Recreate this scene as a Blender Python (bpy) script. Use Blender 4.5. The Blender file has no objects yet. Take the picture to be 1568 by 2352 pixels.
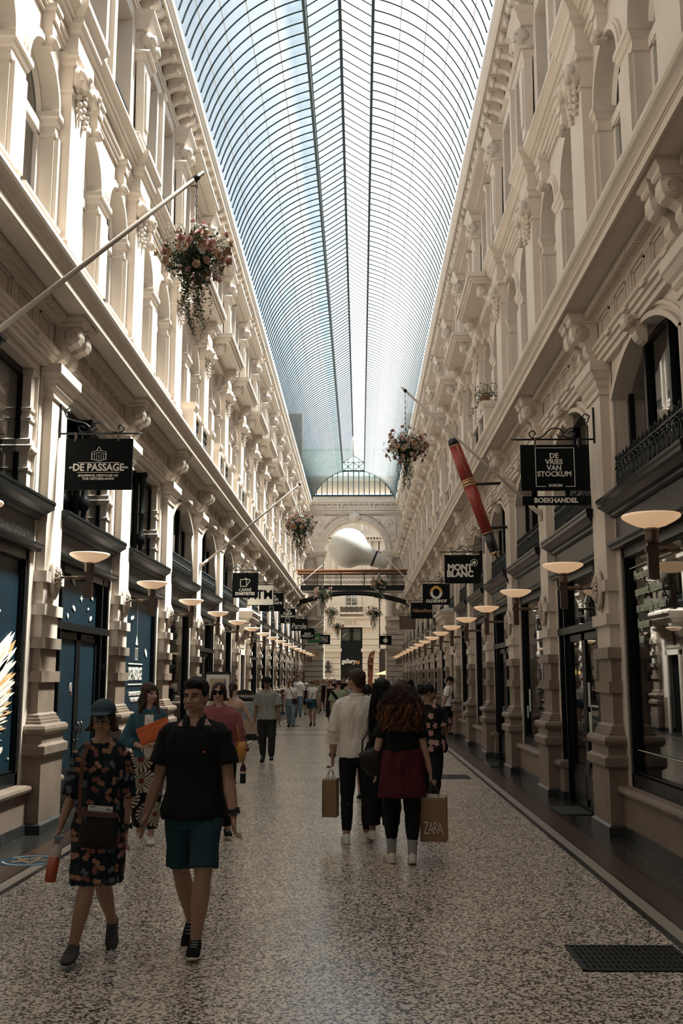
import bpy, math, random
from math import sin, cos, pi, radians, sqrt, atan2
from mathutils import Vector, Matrix, noise
S = bpy.context.scene
COL = S.collection
R = random.Random(7)

# ---------------------------------------------------------------- camera
CAM_H = 1.75
cam_d = bpy.data.cameras.new('camera'); cam = bpy.data.objects.new('camera', cam_d); COL.objects.link(cam)
cam_d.sensor_fit = 'VERTICAL'; cam_d.sensor_height = 36.0; cam_d.lens = 36.0 * 2287 / 2352
cam_d.clip_start = 0.05; cam_d.clip_end = 400
cam.location = (0, 0, CAM_H); cam.rotation_euler = (radians(90 + 9.412), 0, radians(1.0627))
S.camera = cam

# ---------------------------------------------------------------- sky, sun, exposure
W = bpy.data.worlds.new('sky'); S.world = W; W.use_nodes = True
nt = W.node_tree; bg = nt.nodes['Background']
sk = nt.nodes.new('ShaderNodeTexSky'); sk.sky_type = 'NISHITA'; sk.sun_disc = False
sk.sun_elevation = radians(58); sk.sun_rotation = radians(70); sk.air_density = 1.0; sk.dust_density = 1.0; sk.ozone_density = 1.0
hs = nt.nodes.new('ShaderNodeHueSaturation'); hs.inputs['Saturation'].default_value = 0.38
nt.links.new(sk.outputs[0], hs.inputs['Color']); nt.links.new(hs.outputs[0], bg.inputs[0])
bg.inputs[1].default_value = 0.19
sun_d = bpy.data.lights.new('sun', 'SUN'); sun = bpy.data.objects.new('sun', sun_d); COL.objects.link(sun)
sun_d.energy = 20; sun_d.angle = radians(11); sun_d.color = (1.0, 0.915, 0.84)
sun.rotation_euler = Vector((0.44, 0.14, 0.885)).to_track_quat('Z', 'Y').to_euler()
S.view_settings.view_transform = 'Standard'; S.view_settings.look = 'None'
S.view_settings.exposure = 0.66; S.view_settings.gamma = 1.0; S.view_settings.use_curve_mapping = False
try:
    c = S.cycles
    c.max_bounces = 7; c.diffuse_bounces = 4; c.glossy_bounces = 3; c.transmission_bounces = 4; c.transparent_max_bounces = 12
    c.use_denoising = True; c.caustics_reflective = False; c.caustics_refractive = False
    c.sample_clamp_indirect = 6.0; c.use_adaptive_sampling = True; c.adaptive_threshold = 0.02
except Exception: pass

# ---------------------------------------------------------------- materials
MATS = {}
def mat(name, col, rough=0.6, metal=0.0, spec=0.5, nscale=0, namt=0.0, col2=None, bump=0.0, bscale=40, emis=None, estr=0, trans=0.0, coat=0.0):
    m = bpy.data.materials.new(name); m.use_nodes = True; n = m.node_tree; p = n.nodes['Principled BSDF']
    p.inputs['Base Color'].default_value = (*col, 1); p.inputs['Roughness'].default_value = rough
    p.inputs['Metallic'].default_value = metal; p.inputs['Specular IOR Level'].default_value = spec
    if coat: p.inputs['Coat Weight'].default_value = coat
    if trans: p.inputs['Transmission Weight'].default_value = trans
    if nscale or bump:
        tc = n.nodes.new('ShaderNodeTexCoord')
    if nscale:
        t = n.nodes.new('ShaderNodeTexNoise'); t.inputs['Scale'].default_value = nscale; t.inputs['Detail'].default_value = 5
        n.links.new(tc.outputs['Object'], t.inputs['Vector'])
        mx = n.nodes.new('ShaderNodeMix'); mx.data_type = 'RGBA'
        c2 = col2 or tuple(x * (1 - namt) for x in col)
        mx.inputs[6].default_value = (*col, 1); mx.inputs[7].default_value = (*c2, 1)
        r = n.nodes.new('ShaderNodeValToRGB'); r.color_ramp.elements[0].position = .35; r.color_ramp.elements[1].position = .68
        n.links.new(t.outputs[0], r.inputs[0]); n.links.new(r.outputs[0], mx.inputs[0]); n.links.new(mx.outputs[2], p.inputs['Base Color'])
    if bump:
        t = n.nodes.new('ShaderNodeTexNoise'); t.inputs['Scale'].default_value = bscale; t.inputs['Detail'].default_value = 4
        n.links.new(tc.outputs['Object'], t.inputs['Vector'])
        b = n.nodes.new('ShaderNodeBump'); b.inputs['Strength'].default_value = bump; b.inputs['Distance'].default_value = 0.01
        n.links.new(t.outputs[0], b.inputs['Height']); n.links.new(b.outputs[0], p.inputs['Normal'])
    if emis: p.inputs['Emission Color'].default_value = (*emis, 1); p.inputs['Emission Strength'].default_value = estr
    MATS[name] = m; return m
def glassmat(name, tint, rough=0.01, f0=0.08, gcol=(1, 1, 1)):
    m = bpy.data.materials.new(name); m.use_nodes = True; n = m.node_tree; n.nodes.clear()
    o = n.nodes.new('ShaderNodeOutputMaterial'); t = n.nodes.new('ShaderNodeBsdfTransparent'); g = n.nodes.new('ShaderNodeBsdfGlossy')
    mx = n.nodes.new('ShaderNodeMixShader'); fr = n.nodes.new('ShaderNodeLayerWeight'); ma = n.nodes.new('ShaderNodeMath'); ma.operation = 'MULTIPLY_ADD'
    fr.inputs[0].default_value = 0.35; ma.inputs[1].default_value = 0.75; ma.inputs[2].default_value = f0
    t.inputs[0].default_value = (*tint, 1); g.inputs[0].default_value = (*gcol, 1); g.inputs['Roughness'].default_value = rough
    n.links.new(fr.outputs['Fresnel'], ma.inputs[0]); n.links.new(ma.outputs[0], mx.inputs[0])
    n.links.new(t.outputs[0], mx.inputs[1]); n.links.new(g.outputs[0], mx.inputs[2]); n.links.new(mx.outputs[0], o.inputs[0])
    MATS[name] = m; return m
def M(n): return MATS[n]
mat('cream', (.70, .615, .54), .65, nscale=1.3, namt=.10, bump=.12, bscale=60)
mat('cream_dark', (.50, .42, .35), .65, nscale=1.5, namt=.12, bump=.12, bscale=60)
mat('brown_stone', (.255, .195, .155), .5, nscale=3, namt=.22, bump=.08, bscale=90)
mat('mid_stone', (.29, .235, .195), .5, nscale=3, namt=.18, bump=.08, bscale=90)
mat('black_stone', (.018, .022, .024), .35, nscale=12, col2=(.05, .05, .05), namt=.5)
mat('black_paint', (.006, .008, .009), .32, spec=.22)
mat('fascia_dark', (.012, .012, .012), .35, spec=.22, nscale=26, col2=(.06, .055, .05), namt=.5)
mat('iron', (.012, .015, .016), .45, metal=.3)
mat('steel', (.20, .17, .15), .35, metal=.9)
mat('white_frame', (.78, .72, .66), .45)
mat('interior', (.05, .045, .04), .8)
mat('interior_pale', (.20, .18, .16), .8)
mat('curtain', (.62, .60, .56), .85)
mat('roof_bar', (.012, .03, .036), .5)
mat('gutter', (.48, .40, .33), .5, nscale=2, namt=.12)
glassmat('shop_glass', (.72, .74, .74), f0=.10)
glassmat('window_glass', (.8, .82, .82), f0=.12)
def roofglass():
    m = bpy.data.materials.new('roof_glass'); m.use_nodes = True; n = m.node_tree; n.nodes.clear()
    o = n.nodes.new('ShaderNodeOutputMaterial'); t = n.nodes.new('ShaderNodeBsdfTransparent'); g = n.nodes.new('ShaderNodeBsdfTranslucent')
    tc = n.nodes.new('ShaderNodeTexCoord'); no = n.nodes.new('ShaderNodeTexNoise'); no.inputs['Scale'].default_value = .9; no.inputs['Detail'].default_value = 4
    rp = n.nodes.new('ShaderNodeValToRGB'); rp.color_ramp.elements[0].color = (.56, .66, .64, 1); rp.color_ramp.elements[1].color = (.76, .80, .77, 1)
    rp.color_ramp.elements[0].position = .3; rp.color_ramp.elements[1].position = .7
    n.links.new(tc.outputs['Object'], no.inputs['Vector']); n.links.new(no.outputs[0], rp.inputs[0]); n.links.new(rp.outputs[0], t.inputs[0])
    g.inputs[0].default_value = (.85, .88, .88, 1)
    mx = n.nodes.new('ShaderNodeMixShader'); mx.inputs[0].default_value = .07
    n.links.new(t.outputs[0], mx.inputs[1]); n.links.new(g.outputs[0], mx.inputs[2]); n.links.new(mx.outputs[0], o.inputs[0])
    MATS['roof_glass'] = m
roofglass()

# ---------------------------------------------------------------- mesh helpers
class MB:
    def __init__(s, *mats): s.v = []; s.f = []; s.m = []; s.sm = []; s.mats = list(mats)
    def add(s, vs, fs, m=0, smooth=False):
        b = len(s.v); s.v += [tuple(p) for p in vs]; s.f += [tuple(i + b for i in q) for q in fs]; s.m += [m] * len(fs); s.sm += [smooth] * len(fs)
    def box(s, x0, x1, y0, y1, z0, z1, m=0):
        if x0 > x1: x0, x1 = x1, x0
        if y0 > y1: y0, y1 = y1, y0
        s.add([(x0, y0, z0), (x1, y0, z0), (x1, y1, z0), (x0, y1, z0), (x0, y0, z1), (x1, y0, z1), (x1, y1, z1), (x0, y1, z1)],
              [(0, 3, 2, 1), (4, 5, 6, 7), (0, 1, 5, 4), (1, 2, 6, 5), (2, 3, 7, 6), (3, 0, 4, 7)], m)
    def obox(s, c, ax, ay, az, m=0):     # oriented box: centre and three half-vectors
        c, ax, ay, az = map(Vector, (c, ax, ay, az))
        s.add([c - ax - ay - az, c + ax - ay - az, c + ax + ay - az, c - ax + ay - az, c - ax - ay + az, c + ax - ay + az, c + ax + ay + az, c - ax + ay + az],
              [(0, 3, 2, 1), (4, 5, 6, 7), (0, 1, 5, 4), (1, 2, 6, 5), (2, 3, 7, 6), (3, 0, 4, 7)], m)
    def ext(s, prof, y0, y1, m=0, cap=True):     # profile in (x,z) extruded along y (closed outline)
        n = len(prof); vs = [(x, y0, z) for x, z in prof] + [(x, y1, z) for x, z in prof]
        fs = [(i, (i + 1) % n, (i + 1) % n + n, i + n) for i in range(n)]
        if cap: fs += [tuple(range(n - 1, -1, -1)), tuple(range(n, 2 * n))]
        s.add(vs, fs, m)
    def prism(s, pts, o, u, w, t, m=0):    # 2-D outline pts in plane (o;u,w) thickened by vector t
        o, u, w, t = map(Vector, (o, u, w, t)); n = len(pts)
        a = [o + u * p[0] + w * p[1] for p in pts]; vs = a + [p + t for p in a]
        s.add(vs, [(i, (i + 1) % n, (i + 1) % n + n, i + n) for i in range(n)] + [tuple(range(n - 1, -1, -1)), tuple(range(n, 2 * n))], m)
    def umold(s, s0, s1, d, db, prof, m=0, zm=None):   # moulding wrapping three sides of a projecting block; prof [(projection, z)]
        vs = []
        for p, z in prof: vs += [(db, s0 - p, z), (d - p, s0 - p, z), (d - p, s1 + p, z), (db, s1 + p, z)]
        fs = []; ms = []
        for i in range(len(prof) - 1):
            a = 4 * i; b = a + 4
            for j in range(3): fs.append((a + j, a + j + 1, b + j + 1, b + j)); ms.append(zm((prof[i][1] + prof[i + 1][1]) / 2) if zm else m)
        n = len(prof) - 1; fs.append((0, 3, 2, 1)); ms.append(ms[0]); fs.append((4 * n, 4 * n + 1, 4 * n + 2, 4 * n + 3)); ms.append(ms[-2])
        b = len(s.v); s.v += vs; s.f += [tuple(i + b for i in q) for q in fs]; s.m += ms; s.sm += [False] * len(fs)
    def tube(s, pts, r, n=6, m=0, closed=False, smooth=True, rs=None, cap=True):
        pts = [Vector(p) for p in pts]; N = len(pts); vs = []; up = None
        for i in range(N):
            if closed: t = pts[(i + 1) % N] - pts[i - 1]
            else: t = pts[min(i + 1, N - 1)] - pts[max(i - 1, 0)]
            if t.length < 1e-9: t = Vector((0, 0, 1))
            t.normalize()
            if up is None: up = Vector((0, 0, 1)) if abs(t.z) < .9 else Vector((1, 0, 0))
            a = t.cross(up)
            if a.length < 1e-6: a = t.cross(Vector((1, .3, 0)))
            a.normalize(); b = a.cross(t); up = b
            rr = rs[i] if rs else r
            vs += [pts[i] + a * (rr * cos(2 * pi * k / n)) + b * (rr * sin(2 * pi * k / n)) for k in range(n)]
        fs = []
        for i in range(N if closed else N - 1):
            j = (i + 1) % N
            fs += [(i * n + k, i * n + (k + 1) % n, j * n + (k + 1) % n, j * n + k) for k in range(n)]
        if not closed and cap: fs += [tuple(range(n - 1, -1, -1)), tuple((N - 1) * n + k for k in range(n))]
        s.add(vs, fs, m, smooth)
    def lathe(s, prof, n=24, c=(0, 0, 0), axis='z', m=0, smooth=True, a0=0, a1=2 * pi):
        full = abs(a1 - a0 - 2 * pi) < 1e-6; k = n if full else n + 1; vs = []
        for r, z in prof:
            for i in range(k):
                a = a0 + (a1 - a0) * i / n; x, y = r * cos(a), r * sin(a)
                p = (x, y, z) if axis == 'z' else (z, x, y) if axis == 'x' else (x, z, y)
                vs.append((c[0] + p[0], c[1] + p[1], c[2] + p[2]))
        fs = []
        for j in range(len(prof) - 1):
            for i in range(n):
                i2 = (i + 1) % k; fs.append((j * k + i, j * k + i2, (j + 1) * k + i2, (j + 1) * k + i))
        s.add(vs, fs, m, smooth)
    def ball(s, c, r, n=10, m=0, sc=(1, 1, 1)):
        vs = []; fs = []; h = max(3, n // 2)
        for j in range(h + 1):
            t = pi * j / h
            for i in range(n):
                a = 2 * pi * i / n; vs.append((c[0] + r * sc[0] * sin(t) * cos(a), c[1] + r * sc[1] * sin(t) * sin(a), c[2] + r * sc[2] * cos(t)))
        for j in range(h):
            for i in range(n): fs.append((j * n + i, (j + 1) * n + i, (j + 1) * n + (i + 1) % n, j * n + (i + 1) % n))
        s.add(vs, fs, m, True)
    def mesh(s, name, flip=False):
        me = bpy.data.meshes.new(name)
        v = [(-x, y, z) for x, y, z in s.v] if flip else s.v
        f = [q[::-1] for q in s.f] if flip else s.f
        me.from_pydata(v, [], f)
        for m in s.mats: me.materials.append(M(m) if isinstance(m, str) else m)
        if len(me.polygons) == len(s.m):
            me.polygons.foreach_set('material_index', s.m); me.polygons.foreach_set('use_smooth', s.sm)
        me.update(); return me
    def pair(s, name): return {1: s.mesh(name), -1: s.mesh(name, True)}
    def obj(s, name, parent=None, loc=(0, 0, 0), rot=None): return link(name, s.mesh(name), parent, loc, rot)
def link(name, data, parent=None, loc=(0, 0, 0), rot=None):
    o = bpy.data.objects.new(name, data); COL.objects.link(o); o.location = loc
    if rot is not None: o.rotation_euler = rot
    if parent is not None: o.parent = parent
    return o
def thing(name, label, cat, loc=(0, 0, 0), rz=0, group=None):
    o = link(name, None, None, loc, (0, 0, rz)); o.empty_display_size = .1; return tag(o, label, cat, group)
def cr(pts, n=5):     # smooth curve through points
    P_ = [Vector(q) for q in pts]; out = []
    for i in range(len(P_) - 1):
        a, b, c, d = P_[max(i - 1, 0)], P_[i], P_[i + 1], P_[min(i + 2, len(P_) - 1)]
        for j in range(n): t = j / n; out.append(.5 * (2 * b + (c - a) * t + (2 * a - 5 * b + 4 * c - d) * t * t + (3 * b - a - 3 * c + d) * t ** 3))
    return out + [P_[-1]]
def tag(o, label=None, cat=None, group=None, kind=None):
    if label: o['label'] = label
    if cat: o['category'] = cat
    if group: o['group'] = group
    if kind: o['kind'] = kind
    return o
def struct(name, data, loc=(0, 0, 0)):
    o = link(name, data, None, loc); o['kind'] = 'structure'; return o
_txt = {}
def text_mesh(txt, size, ext=0.004, shear=0.0, offset=0.0, align='CENTER', sx=1.0, spacing=1.0, line=1.0):
    cu = bpy.data.curves.new('txt', 'FONT'); cu.body = txt; cu.size = size; cu.extrude = ext; cu.shear = shear; cu.offset = offset
    cu.align_x = align; cu.align_y = 'CENTER'; cu.space_character = spacing; cu.space_line = line; cu.resolution_u = 3
    o = bpy.data.objects.new('txt', cu); COL.objects.link(o); dg = bpy.context.evaluated_depsgraph_get()
    me = bpy.data.meshes.new_from_object(o.evaluated_get(dg)); bpy.data.objects.remove(o); bpy.data.curves.remove(cu)
    if sx != 1.0:
        for v in me.vertices: v.co.x *= sx
    return me
def text(txt, size, parent, loc, face, m, name='lettering', **k):
    """face: 'cam' reads towards -y, 'R' on a wall facing +x, 'L' on a wall facing -x, or a rotation"""
    me = text_mesh(txt, size, **k); me.materials.clear(); me.materials.append(M(m))
    rot = {'cam': (pi / 2, 0, 0), 'R': (pi / 2, 0, pi / 2), 'L': (pi / 2, 0, -pi / 2), 'up': (0, 0, 0)}.get(face, face)
    return link(name, me, parent, loc, rot)
# projection helpers: which place in the arcade a spot of the photograph belongs to
cam_m = cam.rotation_euler.to_matrix()
def at(px, py, y=None, x=None, z=None):
    d = cam_m @ Vector(((px - 784) / 2287, -(py - 1176) / 2287, -1)); c0 = Vector((0, 0, CAM_H))
    k = d and ((y - c0.y) / d.y if y is not None else (x - c0.x) / d.x if x is not None else (z - c0.z) / d.z)
    return c0 + d * k
# ================================================================ the arcade
XC = -0.42; P = 3.68; Y0 = 11.97; K0, K1 = -3, 15
YA, YB = -3.2, 67.6
def yk(k): return Y0 + P * k
def X(side, d): return XC + side * d
SIDES = ((-1, 'left'), (1, 'right'))

# ---- floor
def terrazzo():
    m = bpy.data.materials.new('terrazzo'); m.use_nodes = True; n = m.node_tree; p = n.nodes['Principled BSDF']
    tc = n.nodes.new('ShaderNodeTexCoord'); mp = n.nodes.new('ShaderNodeMapping'); mp.inputs['Scale'].default_value = (1, 1, 1)
    n.links.new(tc.outputs['Object'], mp.inputs[0])
    nd = n.nodes.new('ShaderNodeTexNoise'); nd.inputs['Scale'].default_value = 60; nd.inputs['Detail'].default_value = 2
    mv = n.nodes.new('ShaderNodeMix'); mv.data_type = 'VECTOR'; mv.inputs[0].default_value = .008
    n.links.new(mp.outputs[0], nd.inputs['Vector']); n.links.new(mp.outputs[0], mv.inputs[4]); n.links.new(nd.outputs['Color'], mv.inputs[5])
    v = n.nodes.new('ShaderNodeTexVoronoi'); v.inputs['Scale'].default_value = 72; n.links.new(mv.outputs[1], v.inputs['Vector'])
    r = n.nodes.new('ShaderNodeValToRGB'); r.color_ramp.interpolation = 'CONSTANT'; e = r.color_ramp.elements
    e[0].position = 0; e[0].color = (.82, .70, .58, 1); e[1].position = .40; e[1].color = (.48, .41, .34, 1)
    for pos, c in ((.52, (.14, .125, .11, 1)), (.64, (.022, .025, .025, 1)), (.86, (.16, .09, .07, 1)), (.90, (.84, .74, .63, 1))):
        q = e.new(pos); q.color = c
    sp = n.nodes.new('ShaderNodeSeparateColor'); n.links.new(v.outputs['Color'], sp.inputs[0]); n.links.new(sp.outputs[0], r.inputs[0])
    big = n.nodes.new('ShaderNodeTexNoise'); big.inputs['Scale'].default_value = 1.1; big.inputs['Detail'].default_value = 3; n.links.new(tc.outputs['Object'], big.inputs['Vector'])
    rr = n.nodes.new('ShaderNodeMapRange'); rr.inputs[3].default_value = .72; rr.inputs[4].default_value = 1.15; n.links.new(big.outputs[0], rr.inputs[0])
    mm = n.nodes.new('ShaderNodeMix'); mm.data_type = 'RGBA'; mm.blend_type = 'MULTIPLY'; mm.inputs[0].default_value = 1
    n.links.new(r.outputs[0], mm.inputs[6]); n.links.new(rr.outputs[0], mm.inputs[7]); n.links.new(mm.outputs[2], p.inputs['Base Color'])
    p.inputs['Roughness'].default_value = .25; p.inputs['Specular IOR Level'].default_value = .5
    MATS['terrazzo'] = m
terrazzo()
def speckle(name, base, dots, scale, thr, rough=.22):
    m = bpy.data.materials.new(name); m.use_nodes = True; n = m.node_tree; p = n.nodes['Principled BSDF']
    tc = n.nodes.new('ShaderNodeTexCoord'); v = n.nodes.new('ShaderNodeTexVoronoi'); v.inputs['Scale'].default_value = scale
    n.links.new(tc.outputs['Object'], v.inputs['Vector'])
    sp = n.nodes.new('ShaderNodeSeparateColor'); n.links.new(v.outputs['Color'], sp.inputs[0])
    lt = n.nodes.new('ShaderNodeMath'); lt.operation = 'LESS_THAN'; lt.inputs[1].default_value = thr; n.links.new(v.outputs['Distance'], lt.inputs[0])
    gt = n.nodes.new('ShaderNodeMath'); gt.operation = 'GREATER_THAN'; gt.inputs[1].default_value = .55; n.links.new(sp.outputs[0], gt.inputs[0])
    mu = n.nodes.new('ShaderNodeMath'); mu.operation = 'MULTIPLY'; n.links.new(lt.outputs[0], mu.inputs[0]); n.links.new(gt.outputs[0], mu.inputs[1])
    mx = n.nodes.new('ShaderNodeMix'); mx.data_type = 'RGBA'; mx.inputs[6].default_value = (*base, 1); mx.inputs[7].default_value = (*dots, 1)
    n.links.new(mu.outputs[0], mx.inputs[0]); n.links.new(mx.outputs[2], p.inputs['Base Color'])
    p.inputs['Roughness'].default_value = rough; MATS[name] = m
speckle('dark_terrazzo', (.030, .030, .028), (.34, .28, .19), 26, .17)
speckle('red_terrazzo', (.075, .045, .034), (.15, .10, .08), 40, .14, .3)
mat('pale_band', (.47, .40, .33), .35, nscale=70, namt=.45)
mat('black_band', (.012, .015, .016), .3)
mat('far_paving', (.42, .36, .30), .6, nscale=8, namt=.2)
fl = MB('terrazzo', 'black_band', 'pale_band', 'red_terrazzo', 'dark_terrazzo', 'interior')
edges = [(0, 2.50, 0), (2.50, 2.56, 1), (2.56, 2.665, 2), (2.665, 2.69, 1), (2.69, 2.95, 3), (2.95, 2.97, 1), (2.97, 3.52, 4), (3.52, 5.2, 5)]
for s in (-1, 1):
    for a, b, mi in edges:
        x0, x1 = sorted((X(s, a), X(s, b)))
        fl.add([(x0, YA - 1, 0), (x1, YA - 1, 0), (x1, YB, 0), (x0, YB, 0)], [(0, 1, 2, 3)], mi)
floor = struct('floor', fl.mesh('floor'))
bands = MB('black_band')
for yb in (31.3, 34.0, 48.5, 51.0): bands.box(X(-1, 2.5), X(1, 2.5), yb - .11, yb + .11, -.01, .002)
bands.obj('cross_band', floor)
MB_ = MB('far_paving'); MB_.box(-30, 30, YB, 120, -.05, 0); struct('ground', MB_.mesh('ground'))

# ---- arched wall piece
def arch_pts(sc, hw, zs, rise, n=16):
    if rise <= 0: return [(sc - hw, zs), (sc + hw, zs)]
    return [(sc - hw * cos(pi * i / n), zs + rise * sin(pi * i / n)) for i in range(n + 1)]
def arch_wall(mb, s0, s1, z0, z1, sc, hw, zb, zs, rise, d0, d1, m=0, seg=None):
    if seg: # segmental arch of given rise
        Rr = (hw * hw + rise * rise) / (2 * rise); a = math.asin(hw / Rr); n = 14
        pts = [(sc + Rr * sin(-a + 2 * a * i / n), zs + Rr * cos(-a + 2 * a * i / n) - (Rr - rise)) for i in range(n + 1)]
    else: pts = arch_pts(sc, hw, zs, rise)
    q = lambda a: mb.add([(d0, s, z) for s, z in a], [tuple(range(len(a)))], m)
    q([(s0, z0), (sc - hw, z0), (sc - hw, z1), (s0, z1)]); q([(sc + hw, z0), (s1, z0), (s1, z1), (sc + hw, z1)])
    if zb > z0: q([(sc - hw, z0), (sc + hw, z0), (sc + hw, zb), (sc - hw, zb)])
    for (a, za), (b, zb_) in zip(pts, pts[1:]): q([(a, za), (b, zb_), (b, z1), (a, z1)])
    full = [(sc - hw, zb)] + pts + [(sc + hw, zb)]
    for (a, za), (b, zb_) in zip(full, full[1:]):
        mb.add([(d0, a, za), (d1, a, za), (d1, b, zb_), (d0, b, zb_)], [(0, 1, 2, 3)], m)
    mb.add([(d0, sc - hw, zb), (d0, sc + hw, zb), (d1, sc + hw, zb), (d1, sc - hw, zb)], [(0, 1, 2, 3)], m)
    return pts
def archivolt(mb, pts, c, d, w, t, m=0):    # projecting ring following an arch; c = centre for offsetting
    o = []
    for s, z in pts:
        v = Vector((s - c[0], z - c[1])); v.normalize(); o.append((s + v.x * w, z + v.y * w))
    for i in range(len(pts) - 1):
        a, b, e, f = pts[i], pts[i + 1], o[i + 1], o[i]
        mb.add([(d, a[0], a[1]), (d, b[0], b[1]), (d, e[0], e[1]), (d, f[0], f[1]), (d - t, a[0], a[1]), (d - t, b[0], b[1]), (d - t, e[0], e[1]), (d - t, f[0], f[1])],
               [(4, 5, 6, 7), (0, 1, 5, 4), (3, 7, 6, 2)], m)

# ---- outer shell of each side (continuous walls behind the shopfronts and over the roofs of the shops)
walls = {}
for s, nm in SIDES:
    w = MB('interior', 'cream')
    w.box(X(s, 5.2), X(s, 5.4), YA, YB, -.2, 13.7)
    w.box(X(s, 3.46), X(s, 5.3), YA, YB, 13.35, 13.6)
    w.box(X(s, 3.62), X(s, 5.3), YA, YB, 5.46, 6.4); w.box(X(s, 3.8), X(s, 5.3), YA, YB, 9.8, 10.45)
    w.box(X(s, 3.62), X(s, 5.3), YA, YB, 3.25, 3.75)
    walls[s] = struct('wall_' + nm, w.mesh('wall_' + nm))
def inst(pr, name, s, y, mat_parent=None, z=0):
    o = link(name, pr[s], mat_parent, (XC, y, z)); return o

# ---- ground-floor pilaster
def pil_prof(dz):
    base = [(.13, 0), (.13, .10), (.10, .125), (.10, .72), (.125, .73), (.15, .76), (.15, .85), (.10, .88), (.095, .97), (.12, .98), (.142, 1.01), (.147, 1.04), (.135, 1.075), (.11, 1.09),
            (.07, 1.095), (.07, 1.125), (.05, 1.13), (.05, 1.16), (.03, 1.165), (.03, 1.195), (0, 1.22)]
    for z in (1.57, 1.96, 2.35, 2.74): base += [(0, z), (.045, z + .001), (.045, z + .13), (0, z + .131)]
    base += [(0, 5.10), (.025, 5.105), (.025, 5.13), (.01, 5.135), (.012, 5.18), (.03, 5.2), (.05, 5.23), (.05, 5.27), (.08, 5.30), (.11, 5.36), (.13, 5.38), (.13, 5.50)]
    return [(p, z + (dz if .2 < z < 4 else 0)) for p, z in base]
PIL = {}
for s, dz in ((1, 0), (-1, .12)):
    m = MB('black_stone', 'brown_stone', 'cream', 'mid_stone')
    m.umold(-.31, .31, 3.31, 3.62, pil_prof(dz), zm=lambda z: 0 if z < .12 else 1 if z < 2.0 + dz else 3 if z < 2.1 + dz else 2)
    PIL[s] = m.mesh('pilaster', s < 0)
# respond strips beside the pilaster (wall plane)
m = MB('cream', 'brown_stone')
for a, b in ((-.50, -.30), (.30, .50)): m.box(3.42, 3.64, a, b, 3.2, 5.5, 0); m.box(3.42, 3.64, a, b, 0, 3.2, 0)
RESP = m.pair('respond')
# ---- scroll bracket pair under the great cornice
def console(mb, s0, s1, dF, dB, zt, zb, m=0):
    h = zt - zb; w = dB - dF
    pts = [(dB, zt), (dF + .02, zt), (dF, zt - .10 * h), (dF - .0, zt - .25 * h), (dF + .10 * w, zt - .42 * h), (dF + .34 * w, zt - .48 * h), (dF + .52 * w, zt - .58 * h), (dF + .50 * w, zt - .72 * h), (dF + .62 * w, zt - .86 * h), (dF + .82 * w, zt - .96 * h), (dB, zb)]
    mb.prism([(p[0], p[1]) for p in pts], (0, s0, 0), (1, 0, 0), (0, 0, 1), (0, s1 - s0, 0), m)
    for sa in (s0 - .012, s1 - .004):
        mb.lathe([(0, sa), (.215 * h, sa), (.215 * h, sa + .016), (0, sa + .016)], 14, (dF + .215 * h, 0, zt - .25 * h), 'y', m)
        sp = [(dF + .215 * h + (.17 - .0135 * i) * h * cos(.75 * i), sa + (.016 if sa > s0 else 0), zt - .25 * h + (.17 - .0135 * i) * h * sin(.75 * i)) for i in range(12)]
        mb.tube(sp, .012, 4, m)
    mb.lathe([(0, s0), (.205 * h, s0), (.19 * h, (s0 + s1) / 2), (.205 * h, s1), (0, s1)], 14, (dF + .215 * h, 0, zt - .25 * h), 'y', m)
m = MB('cream')
for c in (-.16, .16):
    console(m, c - .085, c + .085, 3.02, 3.34, 6.03, 5.55)
    m.umold(c - .10, c + .10, 3.02, 3.36, [(0, 6.03), (.02, 6.05), (.02, 6.09), (.05, 6.12), (.05, 6.17)])
BRK = m.pair('scroll_bracket')
# ---- dentils, frieze panels, small architrave ornaments per bay
m = MB('cream')
for i in range(52):
    a = .36 + i * .058; m.box(3.17, 3.26, a, a + .034, 6.06, 6.145)
DEN = m.pair('dentil_course')
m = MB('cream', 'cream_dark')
for c in (-.16, .16):
    for j in range(3): m.box(3.315, 3.36, c - .075 + j * .055, c - .04 + j * .055, 5.72, 5.9)
n = 4; w = (P - .8) / n
for i in range(n):
    a = .40 + i * w
    for j in range(4): m.box(3.325, 3.37, a + .03 + j * .05, a + .058 + j * .05, 5.73, 6.0)
    m.box(3.315, 3.37, a + .02, a + .22, 6.0, 6.03)
    b0, b1 = a + .27, a + w - .04
    for zz in ((5.73, 5.755), (5.985, 6.01)): m.box(3.325, 3.37, b0, b1, *zz)
    for ss in ((b0, b0 + .025), (b1 - .025, b1)): m.box(3.325, 3.37, *ss, 5.73, 6.01)
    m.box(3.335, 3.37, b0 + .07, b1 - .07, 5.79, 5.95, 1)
    m.box(3.25, 3.32, a + .04, a + .20, 5.625, 5.655)
FRZ = m.pair('frieze_panel')
# ---- continuous ground entablature
ENT = [(3.62, 5.46), (3.35, 5.46), (3.35, 5.53), (3.32, 5.535), (3.32, 5.60), (3.29, 5.605), (3.29, 5.655), (3.26, 5.67), (3.25, 5.70), (3.35, 5.71), (3.35, 6.02), (3.31, 6.03), (3.29, 6.055), (3.25, 6.06), (3.25, 6.145), (3.19, 6.15),
       (3.19, 6.165), (2.95, 6.17), (2.93, 6.15), (2.905, 6.15), (2.905, 6.235), (2.895, 6.24), (2.895, 6.255), (2.88, 6.26), (2.88, 6.275), (2.87, 6.30), (2.845, 6.33), (2.815, 6.355), (2.80, 6.385), (2.80, 6.43), (2.81, 6.445), (3.15, 6.52), (3.62, 6.54)]
CREAM_LOW = MB('cream')
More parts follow.
